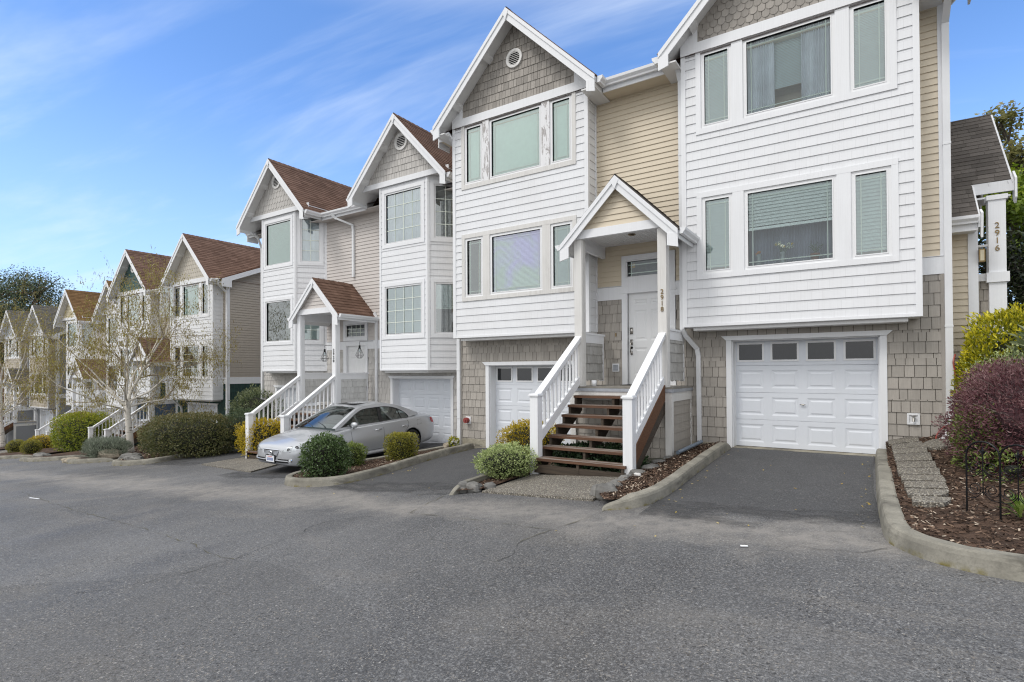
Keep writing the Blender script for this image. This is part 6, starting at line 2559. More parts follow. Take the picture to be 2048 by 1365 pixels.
# iron border fence in the right-hand bed
def border_fence():
    a = V((.745, 6.62, 0))
    d = V((.215, -.15, 0))
    root = empty('border_fence', (a.x, a.y, ground_z(a.x, a.y) + .1), 'low black iron border fence with arches and scrolls in the right mulch bed', 'garden fence')
    zf = lambda p: ground_z(p.x, p.y) + .115
    posts = MB()
    z0 = zf(a)
    for k in range(4):
        p = a + d * k
        o = MB()
        o.tube([V((p.x, p.y, z0 - .05)), V((p.x, p.y, z0 + .55))], .0075, 8)
        o.build('post', m_black, root)
    for k in range(3):
        p, q = a + d * k, a + d * (k + 1)
        o = MB()
        P = []
        for i in range(17):
            t = math.pi * i / 16
            c = p.lerp(q, .5 - .5 * math.cos(t))
            P.append(V((c.x, c.y, z0 + .55 + .135 * math.sin(t))))
        o.tube(P, .0075, 8)
        o.build('arch', m_black, root)
        m = p.lerp(q, .5)
        o = MB()
        o.tube([V((m.x, m.y, z0 + .20)), V((m.x, m.y, z0 + .57))], .0045, 6)
        for dx in (-1, 1):
            o.tube([V((m.x, m.y, z0 + .57)) + d * (.0), V((m.x, m.y, z0 + .60)) + d * (dx * .09), V((m.x, m.y, z0 + .592)) + d * (dx * .14)], [.007, .006, .002], 6)
        o.tube([V((m.x, m.y, z0 + .56)), V((m.x, m.y, z0 + .60)), V((m.x, m.y, z0 + .645))], [.006, .010, .001], 6)
        o.build('finial_bar', m_black, root)
        for zc in (.45, .25):
            for sgn, e in ((1, p), (-1, q)):
                o = MB()
                P = []
                for i in range(40):
                    t = i / 39
                    ang = t * 3.6 * math.pi + math.pi
                    r = .062 * (1 - t * .75)
                    u = .24 + .24 * 0 + math.cos(ang) * r / d.length
                    uu = (.25 + math.cos(ang) * r / d.length)
                    c = e + (d if sgn > 0 else -d) * uu
                    P.append(V((c.x, c.y, z0 + zc + math.sin(ang) * r)))
                o.tube(P, .0038, 5)
                st = e + (d if sgn > 0 else -d) * 0.02
                o.tube(catmull([(st.x, st.y, z0 + zc - .09), tuple(e.lerp(m, .55) + V((0, 0, z0 + zc - .085))), tuple(m + V((0, 0, z0 + zc - .02)))], 14), .0038, 5)
                o.build('scroll', m_black, root)


border_fence()
# ------------------------------------------------------------------ shrubs and trees
m_corepurple = mat_plain('purple_dark_core', (.05, .022, .026), .95, var=.5)  # dark purple for the added core, shade put into its colour
m_core = mat_plain('shrub_dark_core', (.014, .016, .009), .95, var=.4)  # near-black for the added core, shade between leaves put into its colour


def shrub(name, label, cat, c, r, n, leaf, mat, p=2.0, z0=None, group=None, lump=.18, aspect=.5, up=.35, flat=1.0, twigs=0, shell=.17, core=.72, lean=0.0, rot=0.0, h0=.1, inner=None):
    """leaf-sized faces through the outer layer of a rounded or clipped body, over an added dark core that blocks light"""
    x, y = c
    n = int(n * 1.55)
    zg = (ground_z(x, y) + h0) if z0 is None else z0
    rx, ry, H = r
    rz = H * .56
    cz = zg + H - rz
    mb = MB()
    seed = rnd.uniform(0, 50)
    cr, sr = math.cos(rot), math.sin(rot)

    def surf(d):
        rr = (abs(d.x) ** p + abs(d.y) ** p + abs(d.z) ** p) ** (-1 / p)
        k = 1 + lump * noise.noise(d * 2.3 + V((seed, 0, 0))) + lump * .6 * noise.noise(d * 5.5 + V((0, seed, 0)))
        return rr * k

    def place(d, f):
        q = d * f
        X, Y = q.x * rx, q.y * ry
        return V((x + X * cr - Y * sr, y + X * sr + Y * cr, cz + q.z * rz))
    # added core: blocks light, its dark colour stands in for inner shade
    n1, n2 = 10, 16
    g = {}
    for i in range(n1 + 1):
        for k in range(n2):
            d = V((math.sin(math.pi * i / n1) * math.cos(2 * math.pi * k / n2), math.sin(math.pi * i / n1) * math.sin(2 * math.pi * k / n2), math.cos(math.pi * i / n1)))
            q = place(d, surf(d) * core)
            q.z = max(q.z, zg - .06)
            g[i, k] = q
    for i in range(n1):
        for k in range(n2):
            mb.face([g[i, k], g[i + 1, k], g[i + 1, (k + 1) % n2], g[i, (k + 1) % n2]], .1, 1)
    made = 0
    while made < n:
        d = V((rnd.gauss(0, 1), rnd.gauss(0, 1), rnd.gauss(.12, 1)))
        if d.length < .01:
            continue
        d.normalize()
        f = surf(d) * (1 + shell * .25 - abs(rnd.gauss(0, shell)))
        q = place(d, f)
        if q.z < zg - .01:
            continue
        made += 1
        nm = V((d.x / rx, d.y / ry, d.z / rz)).normalized()
        ax = (nm * .7 + V((rnd.gauss(0, .6), rnd.gauss(0, .6), rnd.gauss(up, .5)))).normalized()
        sd = ax.cross(V((rnd.gauss(0, 1), rnd.gauss(0, 1), rnd.gauss(0, 1)))).normalized()
        L = leaf * rnd.uniform(.6, 1.35)
        w = L * aspect * .5
        nn = ax.cross(sd) * (L * .12)
        # leaf tone goes lighter outwards and upwards
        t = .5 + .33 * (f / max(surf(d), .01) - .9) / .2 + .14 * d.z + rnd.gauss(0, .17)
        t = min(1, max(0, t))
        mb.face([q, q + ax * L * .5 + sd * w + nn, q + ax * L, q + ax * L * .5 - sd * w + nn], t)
    for i in range(twigs):
        d = V((rnd.gauss(0, 1), rnd.gauss(0, 1), abs(rnd.gauss(.3, .8)))).normalized()
        a, b = place(d, surf(d) * .75), place((d + V((rnd.gauss(0, .25), rnd.gauss(0, .25), .1))).normalized(), surf(d) * rnd.uniform(1.0, 1.12))
        mb.tube([a, a.lerp(b, .5) + V((0, 0, .03)), b], [.004, .003, .0015], 4, 1.0, 2)
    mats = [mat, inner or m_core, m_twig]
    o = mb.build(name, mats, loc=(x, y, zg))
    tag(o, label, cat, group)
    return o


m_twig = mat_plain('bare_twigs', (.30, .25, .22), .8)
L_dark = mat_leaf('dark_glossy_leaf', (0.031, 0.050, 0.019), (0.078, 0.132, 0.040), (0.186, 0.264, 0.109), .95, .12)
L_box = mat_leaf('boxwood_leaf', (0.085, 0.101, 0.019), (0.248, 0.248, 0.034), (0.465, 0.403, 0.054), .5, .25)
L_green = mat_leaf('green_leaf', (0.062, 0.101, 0.022), (0.171, 0.232, 0.046), (0.310, 0.372, 0.093), .5, .25)
L_gold = mat_leaf('golden_leaf', (0.120, 0.120, 0.010), (0.504, 0.372, 0.014), (0.792, 0.576, 0.024), .4, .25)
L_pale = mat_leaf('pale_variegated_leaf', (0.093, 0.132, 0.046), (0.310, 0.388, 0.132), (0.651, 0.728, 0.341), .4, .25)
L_goldgreen = mat_leaf('yellow_privet_leaf', (0.070, 0.109, 0.012), (0.341, 0.357, 0.022), (0.850, 0.728, 0.031), .5, .25)
L_hedge = mat_leaf('lime_hedge_leaf', (0.062, 0.109, 0.012), (0.248, 0.310, 0.025), (0.527, 0.512, 0.046), .5, .25)
L_big = mat_leaf('bronze_green_leaf', (0.043, 0.053, 0.019), (0.132, 0.147, 0.046), (0.264, 0.217, 0.093), .6, .2)
L_conif = mat_leaf('conifer_spray', (0.028, 0.046, 0.022), (0.065, 0.102, 0.046), (0.124, 0.171, 0.078), .1, .1)
L_lav = mat_leaf('lavender_foliage', (0.093, 0.116, 0.078), (0.217, 0.256, 0.186), (0.372, 0.403, 0.310), .1, .2)
L_rhodo = mat_leaf('rhododendron_leaf', (0.046, 0.070, 0.028), (0.139, 0.178, 0.078), (0.310, 0.341, 0.171), .6, .2)
L_purple = mat_leaf('purple_leaf', (.060, .022, .026), (.165, .062, .075), (.30, .17, .165), .4, .2)
L_ivy = mat_leaf('ivy_leaf', (0.012, 0.025, 0.011), (0.034, 0.070, 0.028), (0.109, 0.171, 0.078), .5, .15)

shrub('round_shrub', 'round dark glossy shrub at the tip of the island in front of the silver car', 'shrub', (-9.12, 7.13), (.425, .44, .79), 4800, .042, L_dark, 2.6, aspect=.62)
shrub('small_shrub', 'small loose green shrub just behind the round dark shrub', 'shrub', (-9.78, 8.35), (.30, .32, .50), 1900, .040, L_green, aspect=.5)
shrub('clipped_box', 'square clipped yellow green box by the rear wheel of the silver car', 'shrub', (-9.23, 9.35), (.30, .32, .58), 3600, .036, L_box, 5, aspect=.5, lump=.08)
shrub('golden_bush', 'golden yellow bush behind the left newel post of the nearest stairs', 'shrub', (-6.2, 10.2), (.68, .62, .74), 4800, .040, L_gold, 2.3, aspect=.5)
shrub('pale_bush', 'pale green variegated bush at the left front of the nearest stairs', 'shrub', (-5.33, 7.95), (.46, .60, .49), 4600, .034, L_pale, 2.1, aspect=.5, lump=.22)
shrub('golden_bush', 'golden yellow bush growing through the railings of the 2920 stairs', 'shrub', (-15.7, 9.95), (.85, .65, 1.05), 4200, .058, L_gold, 2.3, aspect=.45, lump=.25)
shrub('large_bush', 'large clipped bronze green bush between the birch and the 2920 stairs', 'shrub', (-19.75, 9.85), (1.55, 1.15, 1.36), 11000, .062, L_big, 2.7, aspect=.5, lump=.13, rot=.5)
shrub('conifer_shrub', 'dark feathery conifer shrub right of the large clipped bush', 'shrub', (-18.5, 11.1), (.85, .8, 1.35), 4500, .085, L_conif, 2.2, aspect=.16, up=.9)
shrub('juniper', 'low dark juniper left of the large clipped bush', 'shrub', (-23.0, 10.3), (.7, .6, .85), 2600, .09, L_conif, 2.0, aspect=.16, up=.6)
shrub('rhododendron', 'dark rhododendron against the green wall behind the conifer shrub', 'shrub', (-20.2, 12.6), (1.5, .8, 2.15), 3200, .11, L_rhodo, 2.0, aspect=.34, lump=.25)
shrub('lavender', 'grey green lavender clump at the kerb left of the nearer birch', 'lavender', (-23.9, 8.85), (1.05, .62, .66), 5200, .13, L_lav, 2.0, aspect=.09, up=1.1, lump=.25)
shrub('privet_hedge', 'lime green clipped hedge left of the blue panelled stairs', 'hedge', (-31.7, 10.75), (1.45, .85, 1.72), 8500, .075, L_hedge, 3.0, aspect=.5, lump=.12, rot=.3)
shrub('box_ball', 'round clipped box ball nearer the lime green hedge', 'shrub', (-33.4, 9.3), (.40, .40, .66), 1800, .045, L_box, 2.0, aspect=.5, lump=.05)
shrub('box_ball', 'round clipped box ball farther from the lime green hedge', 'shrub', (-37.0, 9.7), (.40, .40, .64), 1800, .045, L_box, 2.0, aspect=.5, lump=.05)
shrub('golden_bush', 'low golden bush behind the two clipped box balls', 'shrub', (-38.5, 11.2), (1.1, .6, .70), 1800, .06, L_gold, 2.0, aspect=.5)
shrub('rose_bush', 'thin pale flowered bush left of the lime green hedge', 'shrub', (-33.3, 11.3), (.8, .5, .95), 900, .07, L_pale, 2.0, aspect=.5, lump=.3)
shrub('privet_hedge', 'bright yellow green hedge against the beige wall at the right edge', 'hedge', (2.30, 11.30), (1.08, .55, 1.92), 13000, .075, L_goldgreen, 3.4, z0=.45, aspect=.36, lump=.13, up=.6)
shrub('rhododendron', 'long leaved rhododendron between the yellow hedge and the purple shrub', 'shrub', (2.02, 10.25), (.42, .35, 1.72), 500, .15, L_rhodo, 2.2, z0=.40, aspect=.26, lump=.2)
shrub('purple_barberry', 'purple leaved barberry with bare pale twigs at the right edge', 'shrub', (2.03, 9.15), (1.12, 1.15, 1.36), 24000, .046, L_purple, 2.6, z0=.26, aspect=.30, lump=.16, twigs=170, shell=.14, core=.74, inner=m_corepurple)
shrub('variegated_euonymus', 'pale variegated shrub spilling over the back of the purple barberry', 'shrub', (1.66, 10.15), (.62, .30, 1.42), 2600, .036, L_pale, 2.4, z0=.3, aspect=.5)
shrub('green_undershrub', 'small leaved green shrub at the left foot of the purple barberry', 'shrub', (1.12, 9.05), (.24, .55, .80), 2300, .034, L_green, 2.2, z0=.22, aspect=.55, lump=.3, core=.6)
shrub('green_undershrub', 'yellow tipped sprig growing low behind the iron border fence', 'shrub', (1.30, 8.0), (.30, .24, .34), 170, .045, L_green, 2.0, z0=.26, aspect=.5, lump=.3, core=.25)
shrub('ivy_patch', 'dark ivy growing under the nearest stairs', 'ivy', (-4.15, 9.15), (.85, .62, .42), 2600, .055, L_ivy, 2.2, aspect=.8, h0=.0)
shrub('ivy_patch', 'ivy sprigs peeping out below the bottom tread', 'ivy', (-3.75, 8.40), (.36, .09, .16), 220, .05, L_ivy, 2.0, aspect=.85, h0=.02, core=.5)
shrub('weed', 'small bright yellow weed at the foot of the white downspout', 'weed', (-9.2, 11.25), (.14, .12, .26), 130, .07, L_goldgreen, 2.0, aspect=.5, core=.2)


def spiky(x, y, label):
    z = ground_z(x, y) + .12
    mb = MB()
    for k in range(46):
        a = rnd.uniform(0, 6.28)
        el = rnd.uniform(.25, 1.35)
        d = V((math.cos(a) * math.cos(el), math.sin(a) * math.cos(el), math.sin(el)))
        sd = d.cross(V((0, 0, 1))).normalized() * .014
        b = V((x, y, z + rnd.uniform(0, .10)))
        L = rnd.uniform(.14, .24)
        m = b + d * L * .55 + V((0, 0, .015))
        t = b + d * L - V((0, 0, .02))
        tn = rnd.random()
        mb.face([b - sd * .5, b + sd * .5, m + sd, m - sd], tn)
        mb.face([m - sd, m + sd, t], tn)
    tag(mb.build('lily_plant', mat_leaf('lily_leaf', (0.115, 0.196, 0.034), (0.253, 0.380, 0.069), (0.414, 0.529, 0.138), .5, .3), loc=(x, y, z)), label, 'plant')


spiky(1.10, 6.52, 'bright green spiky plant behind the iron border fence')

# fallen leaves
mb = MB()
for k in range(120):
    x = rnd.choice([rnd.uniform(-2.2, .0), rnd.uniform(-9, -5), rnd.uniform(-3, 1), rnd.uniform(-20, -10)])
    y = rnd.uniform(5.2, 11) if x > -10 else rnd.uniform(7, 9.5)
    if rnd.random() < .5:
        x, y = rnd.choice([(-2.22 + rnd.uniform(0, .15), rnd.uniform(6.4, 11)), (.0 - rnd.uniform(0, .14), rnd.uniform(6.2, 11)), (-8.2 + rnd.uniform(0, .2), rnd.uniform(7, 9))])
    z = ground_z(x, y) + .012
    a = rnd.uniform(0, 6.28)
    s = rnd.uniform(.012, .024)
    d, e = V((math.cos(a), math.sin(a), .2)) * s, V((-math.sin(a), math.cos(a), rnd.uniform(-.3, .3))) * s * .55
    c = V((x, y, z))
    mb.face([c - d, c - e, c + d, c + e], rnd.random())
tag(mb.build('fallen_leaves', mat_leaf('yellow_fallen_leaf', (0.402, 0.276, 0.046), (0.575, 0.437, 0.092), (0.632, 0.517, 0.287), .1, .1), loc=(0.000, 0.000, 0.000)), 'scattered yellow fallen leaves', kind='stuff')
mb = MB()
for x, y, a in ((-.98, 5.36, .3), (-14.9, 4.2, .2)):
    z = ground_z(x, y) + .012
    c = V((x, y, z))
    d, e = V((math.cos(a), math.sin(a), 0)) * (.032 if x > -5 else .16), V((-math.sin(a), math.cos(a), .1)) * .02
    mb.face([c - d - e, c + d - e * .5, c + d + e, c - d + e * .7])
tag(mb.build('paper_scraps', m_trim, loc=(0, 0, 0)), 'pale paper scraps on the asphalt', kind='stuff')


# ------------------------------------------------------------------ trees
def branchy(p, d, L, r, level, mbw, tips, cfg, seg=5):
    """grow one limb; children leave it along its length"""
    pts, rs = [p.copy()], [r]
    q = p.copy()
    dd = d.normalized()
    for i in range(seg):
        dd = (dd + V((rnd.gauss(0, cfg['wob']), rnd.gauss(0, cfg['wob']), rnd.gauss(0, cfg['wob']) + cfg['lift'][min(level, len(cfg['lift']) - 1)]))).normalized()
        q = q + dd * (L / seg)
        pts.append(q.copy())
        rs.append(r * (1 - .72 * (i + 1) / seg))
    mbw.tube(pts, rs, 7 if level < 1 else 5 if level < 2 else 3, .5, 0 if level < cfg.get('bark', 0) else 1, cap=False)
    if level >= cfg['max']:
        for i in range(1, len(pts)):
            tips.append((pts[i], (pts[i] - pts[i - 1]).normalized()))
        return
    for k in range(cfg['n'][level]):
        f = rnd.uniform(cfg['from'][level], 1.0)
        i = min(int(f * seg), seg - 1)
        b = pts[i].lerp(pts[i + 1], f * seg - i)
        ax = (pts[i + 1] - pts[i]).normalized()
        sd = ax.cross(V((rnd.gauss(0, 1), rnd.gauss(0, 1), rnd.gauss(0, 1)))).normalized()
        a = rad(rnd.uniform(*cfg['ang'][level]))
        nd = ax * math.cos(a) + sd * math.sin(a)
        branchy(b, nd, L * rnd.uniform(*cfg['len'][level]), max(rs[i] * rnd.uniform(.45, .65), .0028), level + 1, mbw, tips, cfg, max(3, seg - 1))
    tips.append((pts[-1], dd))


m_birch = mat_birch()
m_birchtwig = mat_plain('birch_twig', (.34, .28, .20), .85, var=.35)
L_catkin = mat_leaf('birch_catkin', (.20, .14, .035), (.34, .28, .06), (.44, .42, .10), .1, .3)


def birch(x, y, zb, H, R_, label, scale=1.0, ncat=10500, seed=3):
    global rnd
    old = rnd
    rnd = random.Random(seed)
    root = empty('birch_tree', (x, y, zb), label, 'tree', 'birches along the kerb')
    tr, br, tips = MB(), MB(), []
    fork = zb + H * .30
    pts, rs = [], []
    for i in range(9):
        t = i / 8
        pts.append(V((x + .05 * math.sin(t * 5) * scale, y + .04 * math.cos(t * 4) * scale, zb - .1 + (fork - zb + .1) * t)))
        rs.append((.130 - .035 * t + .05 * max(0, .15 - t) * 6) * scale)
    tr.tube(pts, rs, 14)
    top = pts[-1]
    cfg = dict(wob=.13, lift=(.05, .0, -.06, -.12), n=(7, 5, 4), ang=((25, 60), (25, 65), (25, 75)), len=((.42, .62), (.40, .62), (.38, .62)), max=3, bark=1)
    cfg['from'] = (.22, .2, .15)
    for k in range(9):
        a = 2 * math.pi * k / 9 + rnd.uniform(-.3, .3)
        el = rad(rnd.uniform(18, 48)) if k % 3 else rad(rnd.uniform(55, 72))
        d = V((math.cos(a) * math.cos(el), math.sin(a) * math.cos(el), math.sin(el)))
        L = R_ * rnd.uniform(.82, 1.05) / max(.55, math.cos(el)) * (.86 if el > .9 else 1)
        st = top - V((0, 0, rnd.uniform(0, .5) * scale))
        branchy(st, d, L, .042 * scale, 0, br, tips, cfg, 7)
    # leader
    branchy(top - V((0, 0, .05)), V((.05, .02, 1)), H * .60, .060 * scale, 0, br, tips, dict(cfg, n=(14, 6, 4)), 8)
    tr.build('trunk', [m_birch], root, True)
    br.build('branches', [m_birch, m_birchtwig], root)
    lf = MB()
    for k in range(ncat):
        p, d = rnd.choice(tips)
        p = p + V((rnd.gauss(0, .09), rnd.gauss(0, .09), rnd.gauss(-.03, .09))) * scale
        a = rnd.uniform(0, 6.28)
        if rnd.random() < .6:
            L, w = rnd.uniform(.05, .10) * scale, .0095 * scale
            e = V((math.cos(a), math.sin(a), 0)) * w
            h = V((rnd.gauss(0, .012), rnd.gauss(0, .012), -L))
            lf.face([p - e, p + e, p + e * .8 + h, p - e * .8 + h], rnd.random() * .75)
        else:
            s = rnd.uniform(.020, .038) * scale
            e = V((math.cos(a), math.sin(a), rnd.uniform(-.5, .5))) * s * .6
            f = V((rnd.gauss(0, 1), rnd.gauss(0, 1), rnd.gauss(0, 1))).normalized() * s
            lf.face([p - f, p - e, p + f, p + e], .45 + .55 * rnd.random())
    lf.build('foliage', L_catkin, root)
    rnd = old


birch(-24.92, 10.0, ground_z(-24.92, 10) + .08, 7.0, 2.75, 'nearer white birch with hanging catkins in front of the blue panelled stairs', 1.0, 23000, 5)
birch(-48.3, 11.9, ground_z(-48.3, 11.9) + .05, 9.0, 3.9, 'farther white birch at the left edge with hanging catkins', 1.25, 19000, 9)


def leafy(name, x, y, zb, trunk_h, blobs, n, leaf, lmat, label, bark, r=.2, aspect=.5, group=None, up=.2):
    """tree: tapering trunk, a limb into every leaf clump, clumps of leaf-sized faces with gaps between them"""
    root = empty(name, (x, y, zb), label, 'tree', group)
    w = MB()
    top = V((x, y, zb + trunk_h))
    w.tube([V((x, y, zb - .3)), V((x + r * .3, y, zb + trunk_h * .5)), top], [r * 1.3, r, r * .7], 10)
    w.build('trunk', bark, root, True)
    lb = MB()
    lf = MB()
    tot = sum(b[3] ** 2 for b in blobs)
    for bx, by, bz, br in blobs:
        c = V((bx, by, bz))
        m = top.lerp(c, .5) + V((rnd.gauss(0, .15), rnd.gauss(0, .15), rnd.gauss(0, .2)))
        st = V((x, y, zb + trunk_h * rnd.uniform(.75, 1)))
        lb.tube([st, m, c], [r * .45, r * .3, r * .12], 6)
        for k in range(7):
            d = V((rnd.gauss(0, 1), rnd.gauss(0, 1), rnd.gauss(0, .7))).normalized()
            lb.tube([m.lerp(c, .6), c + d * br * .5, c + d * br * .95], [r * .14, r * .08, .006], 4)
        for k in range(int(n * br ** 2 / tot)):
            d = V((rnd.gauss(0, 1), rnd.gauss(0, 1), rnd.gauss(0, .75))).normalized()
            f = br * (rnd.random() ** .45) * (1 + .35 * noise.noise(d * 2.5 + c))
            q = c + V((d.x, d.y, d.z * .78)) * f
            ax = V((rnd.gauss(0, 1), rnd.gauss(0, 1), rnd.gauss(up, .6))).normalized()
            sd = ax.cross(V((rnd.gauss(0, 1), rnd.gauss(0, 1), rnd.gauss(0, 1)))).normalized()
            L = leaf * rnd.uniform(.6, 1.3)
            t = min(1, max(0, .45 + .3 * d.z + rnd.gauss(0, .2)))
            lf.face([q, q + ax * L * .5 + sd * L * aspect * .5, q + ax * L, q + ax * L * .5 - sd * L * aspect * .5], t)
    lb.build('limbs', bark, root)
    lf.build('crown', lmat, root)
    return root


m_bark = mat_plain('grey_bark', (.10, .085, .07), .9, var=.4, bump=.6)
m_pinebark = mat_plain('pine_bark', (.20, .11, .06), .9, var=.4)
L_pine = mat_leaf('pine_needles', (0.031, 0.050, 0.025), (0.085, 0.121, 0.054), (0.171, 0.202, 0.093), .1, .1)
L_olive = mat_leaf('olive_spring_leaf', (0.109, 0.116, 0.031), (0.264, 0.256, 0.078), (0.465, 0.403, 0.155), .3, .3)
L_maple = mat_leaf('bright_maple_leaf', (0.070, 0.116, 0.012), (0.232, 0.341, 0.028), (0.465, 0.558, 0.046), .2, .35)
L_shade = mat_leaf('deep_green_leaf', (0.013, 0.021, 0.009), (0.034, 0.052, 0.021), (0.078, 0.104, 0.039), .5, .15)


def blobs(c, spread, n, r, flat=.8, seed=1):
    g = random.Random(seed)
    out = []
    for k in range(n):
        a = g.uniform(0, 6.28)
        s = math.sqrt(g.random())
        out.append((c[0] + math.cos(a) * s * spread[0], c[1] + math.sin(a) * s * spread[1], c[2] + g.uniform(-1, 1) * spread[2] * math.sqrt(max(.05, 1 - s * s * flat)), g.uniform(*r)))
    return out


leafy('pine_tree', -72.0, 18.0, -6.0, 11.0, blobs((-71.5, 18, 6.6), (8.6, 5.0, 4.2), 34, (1.5, 2.6), seed=4) + [(-62.8, 18.4, 6.2, 1.5), (-61.2, 18.8, 5.4, 1.1), (-64.6, 18, 7.4, 1.6)], 46000, .23, L_pine, 'tall spreading pine at the left edge beyond the farthest houses', m_pinebark, .45, .34, 'trees behind the houses')
leafy('broad_tree', 4.3, 22.5, .5, 5.5, blobs((4.3, 22.5, 8.0), (1.25, 1.4, 2.1), 18, (.5, .85), seed=8), 15000, .15, L_olive, 'tall olive leaved tree behind the charcoal roof at the right edge', m_bark, .2, .45, 'trees behind the houses')
leafy('maple_tree', 3.2, 17.8, .4, 3.0, blobs((3.05, 17.6, 5.0), (.85, 1.0, 1.8), 18, (.5, .8), seed=12), 17000, .13, L_maple, 'bright green maple behind the house number 2916', m_bark, .16, .55, 'trees behind the houses')
leafy('dark_tree', 2.5, 15.6, .4, 1.4, blobs((2.45, 15.5, 2.8), (.75, .5, 1.5), 14, (.5, .8), seed=15), 11000, .10, L_shade, 'dark evergreen filling the gap below the bright maple', m_bark, .14, .5, 'trees behind the houses')
SKYV, SKYS, SKYT, DECK, SUNE, SUNANG, EXPO = 1.75, 1.20, (1.03, .93, 1.08), 10.5, 1.2, 20, 0.38
CROT, CLOC, WISP, DENOISE = 10, (.4, .5, 0), .6, True
# ------------------------------------------------------------------ sky, sun, camera
wd = bpy.data.worlds.new('World')
sc.world = wd
wd.use_nodes = True
nt = wd.node_tree
nt.nodes.clear()
N = lambda t, **k: (lambda n: [setattr(n, a, b) for a, b in k.items()] and n or n)(nt.nodes.new('ShaderNode' + t))
SUN_EL, SUN_AZ = 52.0, 205.0     # azimuth measured clockwise from +Y: behind the camera, to its left
out = N('OutputWorld')
bg = N('Background')
bg.inputs['Strength'].default_value = .10
sky = N('TexSky', sky_type='NISHITA', sun_disc=False, sun_elevation=rad(SUN_EL), sun_rotation=rad(SUN_AZ))
sky.air_density = 1.0
sky.dust_density = .35
sky.ozone_density = 2.2
hsv = N('HueSaturation')
hsv.inputs['Saturation'].default_value = SKYS
hsv.inputs['Value'].default_value = SKYV
hsv.inputs['Hue'].default_value = .492
tnt = N('MixRGB', blend_type='MULTIPLY')
tnt.inputs[0].default_value = 1
tnt.inputs[2].default_value = (*SKYT, 1)
nt.links.new(sky.outputs[0], tnt.inputs[1])
nt.links.new(tnt.outputs[0], hsv.inputs['Color'])
tc = N('TexCoord')
sep = N('SeparateXYZ')
nt.links.new(tc.outputs['Generated'], sep.inputs[0])


def mth(op, a, b=None, c=None):
    m = N('Math', operation=op)
    for i, x in enumerate((a, b, c)):
        if x is None:
            continue
        if isinstance(x, (int, float)):
            m.inputs[i].default_value = x
        else:
            nt.links.new(x, m.inputs[i])
    return m.outputs[0]


def mr(x, a, b, c, d, smooth=True):
    m = N('MapRange')
    if smooth:
        m.interpolation_type = 'SMOOTHSTEP'
    for i, v in zip(('From Min', 'From Max', 'To Min', 'To Max'), (a, b, c, d)):
        m.inputs[i].default_value = v
    nt.links.new(x, m.inputs['Value'])
    return m.outputs['Result']


# a thin high cloud sheet, laid out on a plane overhead
zz = mth('ADD', mth('MAXIMUM', sep.outputs[2], 0.0), .16)
cx, cy = mth('DIVIDE', sep.outputs[0], zz), mth('DIVIDE', sep.outputs[1], zz)
comb = N('CombineXYZ')
nt.links.new(cx, comb.inputs[0])
nt.links.new(cy, comb.inputs[1])
mp0 = N('Mapping')
mp0.inputs['Rotation'].default_value = (0, 0, rad(-CROT))
nt.links.new(comb.outputs[0], mp0.inputs['Vector'])
mp = N('Mapping')
mp.inputs['Scale'].default_value = (.42, 1.7, 1)
mp.inputs['Location'].default_value = CLOC
nt.links.new(mp0.outputs[0], mp.inputs['Vector'])
n1 = N('TexNoise')
n1.inputs['Scale'].default_value = 1.15
n1.inputs['Detail'].default_value = 7
n1.inputs['Roughness'].default_value = .58
n1.inputs['Distortion'].default_value = .35
nt.links.new(mp.outputs[0], n1.inputs['Vector'])
wisp = mth('MULTIPLY', mr(n1.outputs['Fac'], .47, .76, 0, 1), WISP)
# the cloud thickens to an unbroken white sheet overhead and behind the street
back = mr(sep.outputs[1], .22, -.22, 0, 1)
high = mr(sep.outputs[2], .53, .68, 0, 1)
deck = mth('MAXIMUM', back, high)
n2 = N('TexNoise')
n2.inputs['Scale'].default_value = 2.2
n2.inputs['Detail'].default_value = 5
nt.links.new(tc.outputs['Generated'], n2.inputs['Vector'])
dk = N('ValToRGB')
dk.color_ramp.elements[0].position = .3
dk.color_ramp.elements[0].color = (DECK * .71, DECK * .73, DECK * .76, 1)
dk.color_ramp.elements[1].position = .72
dk.color_ramp.elements[1].color = (DECK * 1.08, DECK * 1.09, DECK * 1.10, 1)
nt.links.new(n2.outputs['Fac'], dk.inputs[0])
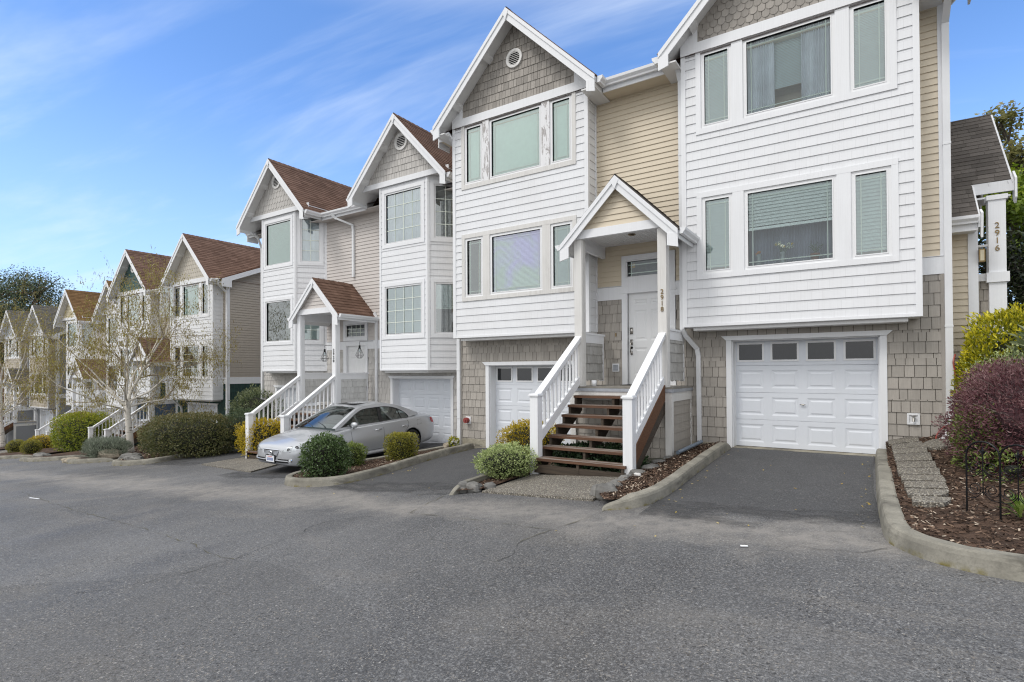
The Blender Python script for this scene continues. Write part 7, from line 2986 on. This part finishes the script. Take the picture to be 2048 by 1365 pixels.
# paler towards the horizon
hz = mr(sep.outputs[2], .50, -.02, .06, .62)
mxh = N('MixRGB')
nt.links.new(hz, mxh.inputs[0])
nt.links.new(hsv.outputs[0], mxh.inputs[1])
mxh.inputs[2].default_value = (4.6, 7.0, 10.2, 1)
mx1 = N('MixRGB')
nt.links.new(wisp, mx1.inputs[0])
nt.links.new(mxh.outputs[0], mx1.inputs[1])
mx1.inputs[2].default_value = (7.4, 8.3, 9.6, 1)
mx2 = N('MixRGB')
nt.links.new(deck, mx2.inputs[0])
nt.links.new(mx1.outputs[0], mx2.inputs[1])
nt.links.new(dk.outputs[0], mx2.inputs[2])
nt.links.new(mx2.outputs[0], bg.inputs['Color'])
nt.links.new(bg.outputs[0], out.inputs['Surface'])

sl = bpy.data.lights.new('sun', 'SUN')
sl.energy = SUNE
sl.angle = rad(SUNANG)
sl.color = (1.0, .96, .91)
so_ = bpy.data.objects.new('sun', sl)
col.objects.link(so_)
az, el = rad(SUN_AZ), rad(SUN_EL)
d = V((math.sin(az) * math.cos(el), math.cos(az) * math.cos(el), math.sin(el)))
so_.rotation_euler = (-d).to_track_quat('-Z', 'Y').to_euler()

cd = bpy.data.cameras.new('camera')
cam = bpy.data.objects.new('camera', cd)
col.objects.link(cam)
f_, yaw, pit, rol, cy_ = 1095.472, .579021, .00943227, -.00552853, 731.9956
Fd = V((-math.sin(yaw) * math.cos(pit), math.cos(yaw) * math.cos(pit), math.sin(pit)))
r1 = V((math.cos(yaw), math.sin(yaw), 0))
u1 = r1.cross(Fd)
rr = r1 * math.cos(rol) + u1 * math.sin(rol)
uu = -r1 * math.sin(rol) + u1 * math.cos(rol)
M_ = Matrix((rr, uu, -Fd)).transposed().to_4x4()
M_.translation = V((0, 0, 1.52))
cam.matrix_world = M_
cd.sensor_width = 36
cd.lens = 36 * f_ / 2048
cd.shift_y = (cy_ - 682.5) / 2048
cd.clip_start = .05
cd.clip_end = 2000
sc.camera = cam
sc.view_settings.view_transform = 'Standard'
sc.view_settings.look = 'None'
sc.view_settings.exposure = EXPO
sc.view_settings.gamma = 1
sc.view_settings.use_curve_mapping = False
sc.cycles.max_bounces = 8
sc.cycles.transparent_max_bounces = 16
sc.cycles.use_denoising = DENOISE
sc.cycles.denoiser = 'OPENIMAGEDENOISE'
sc.cycles.denoising_input_passes = 'RGB_ALBEDO_NORMAL'
sc.cycles.denoising_prefilter = 'NONE'
sc.cycles.filter_width = 1.15
sc.cycles.sample_clamp_indirect = 3.0
wd.cycles.sampling_method = 'MANUAL'
wd.cycles.sample_map_resolution = 1024
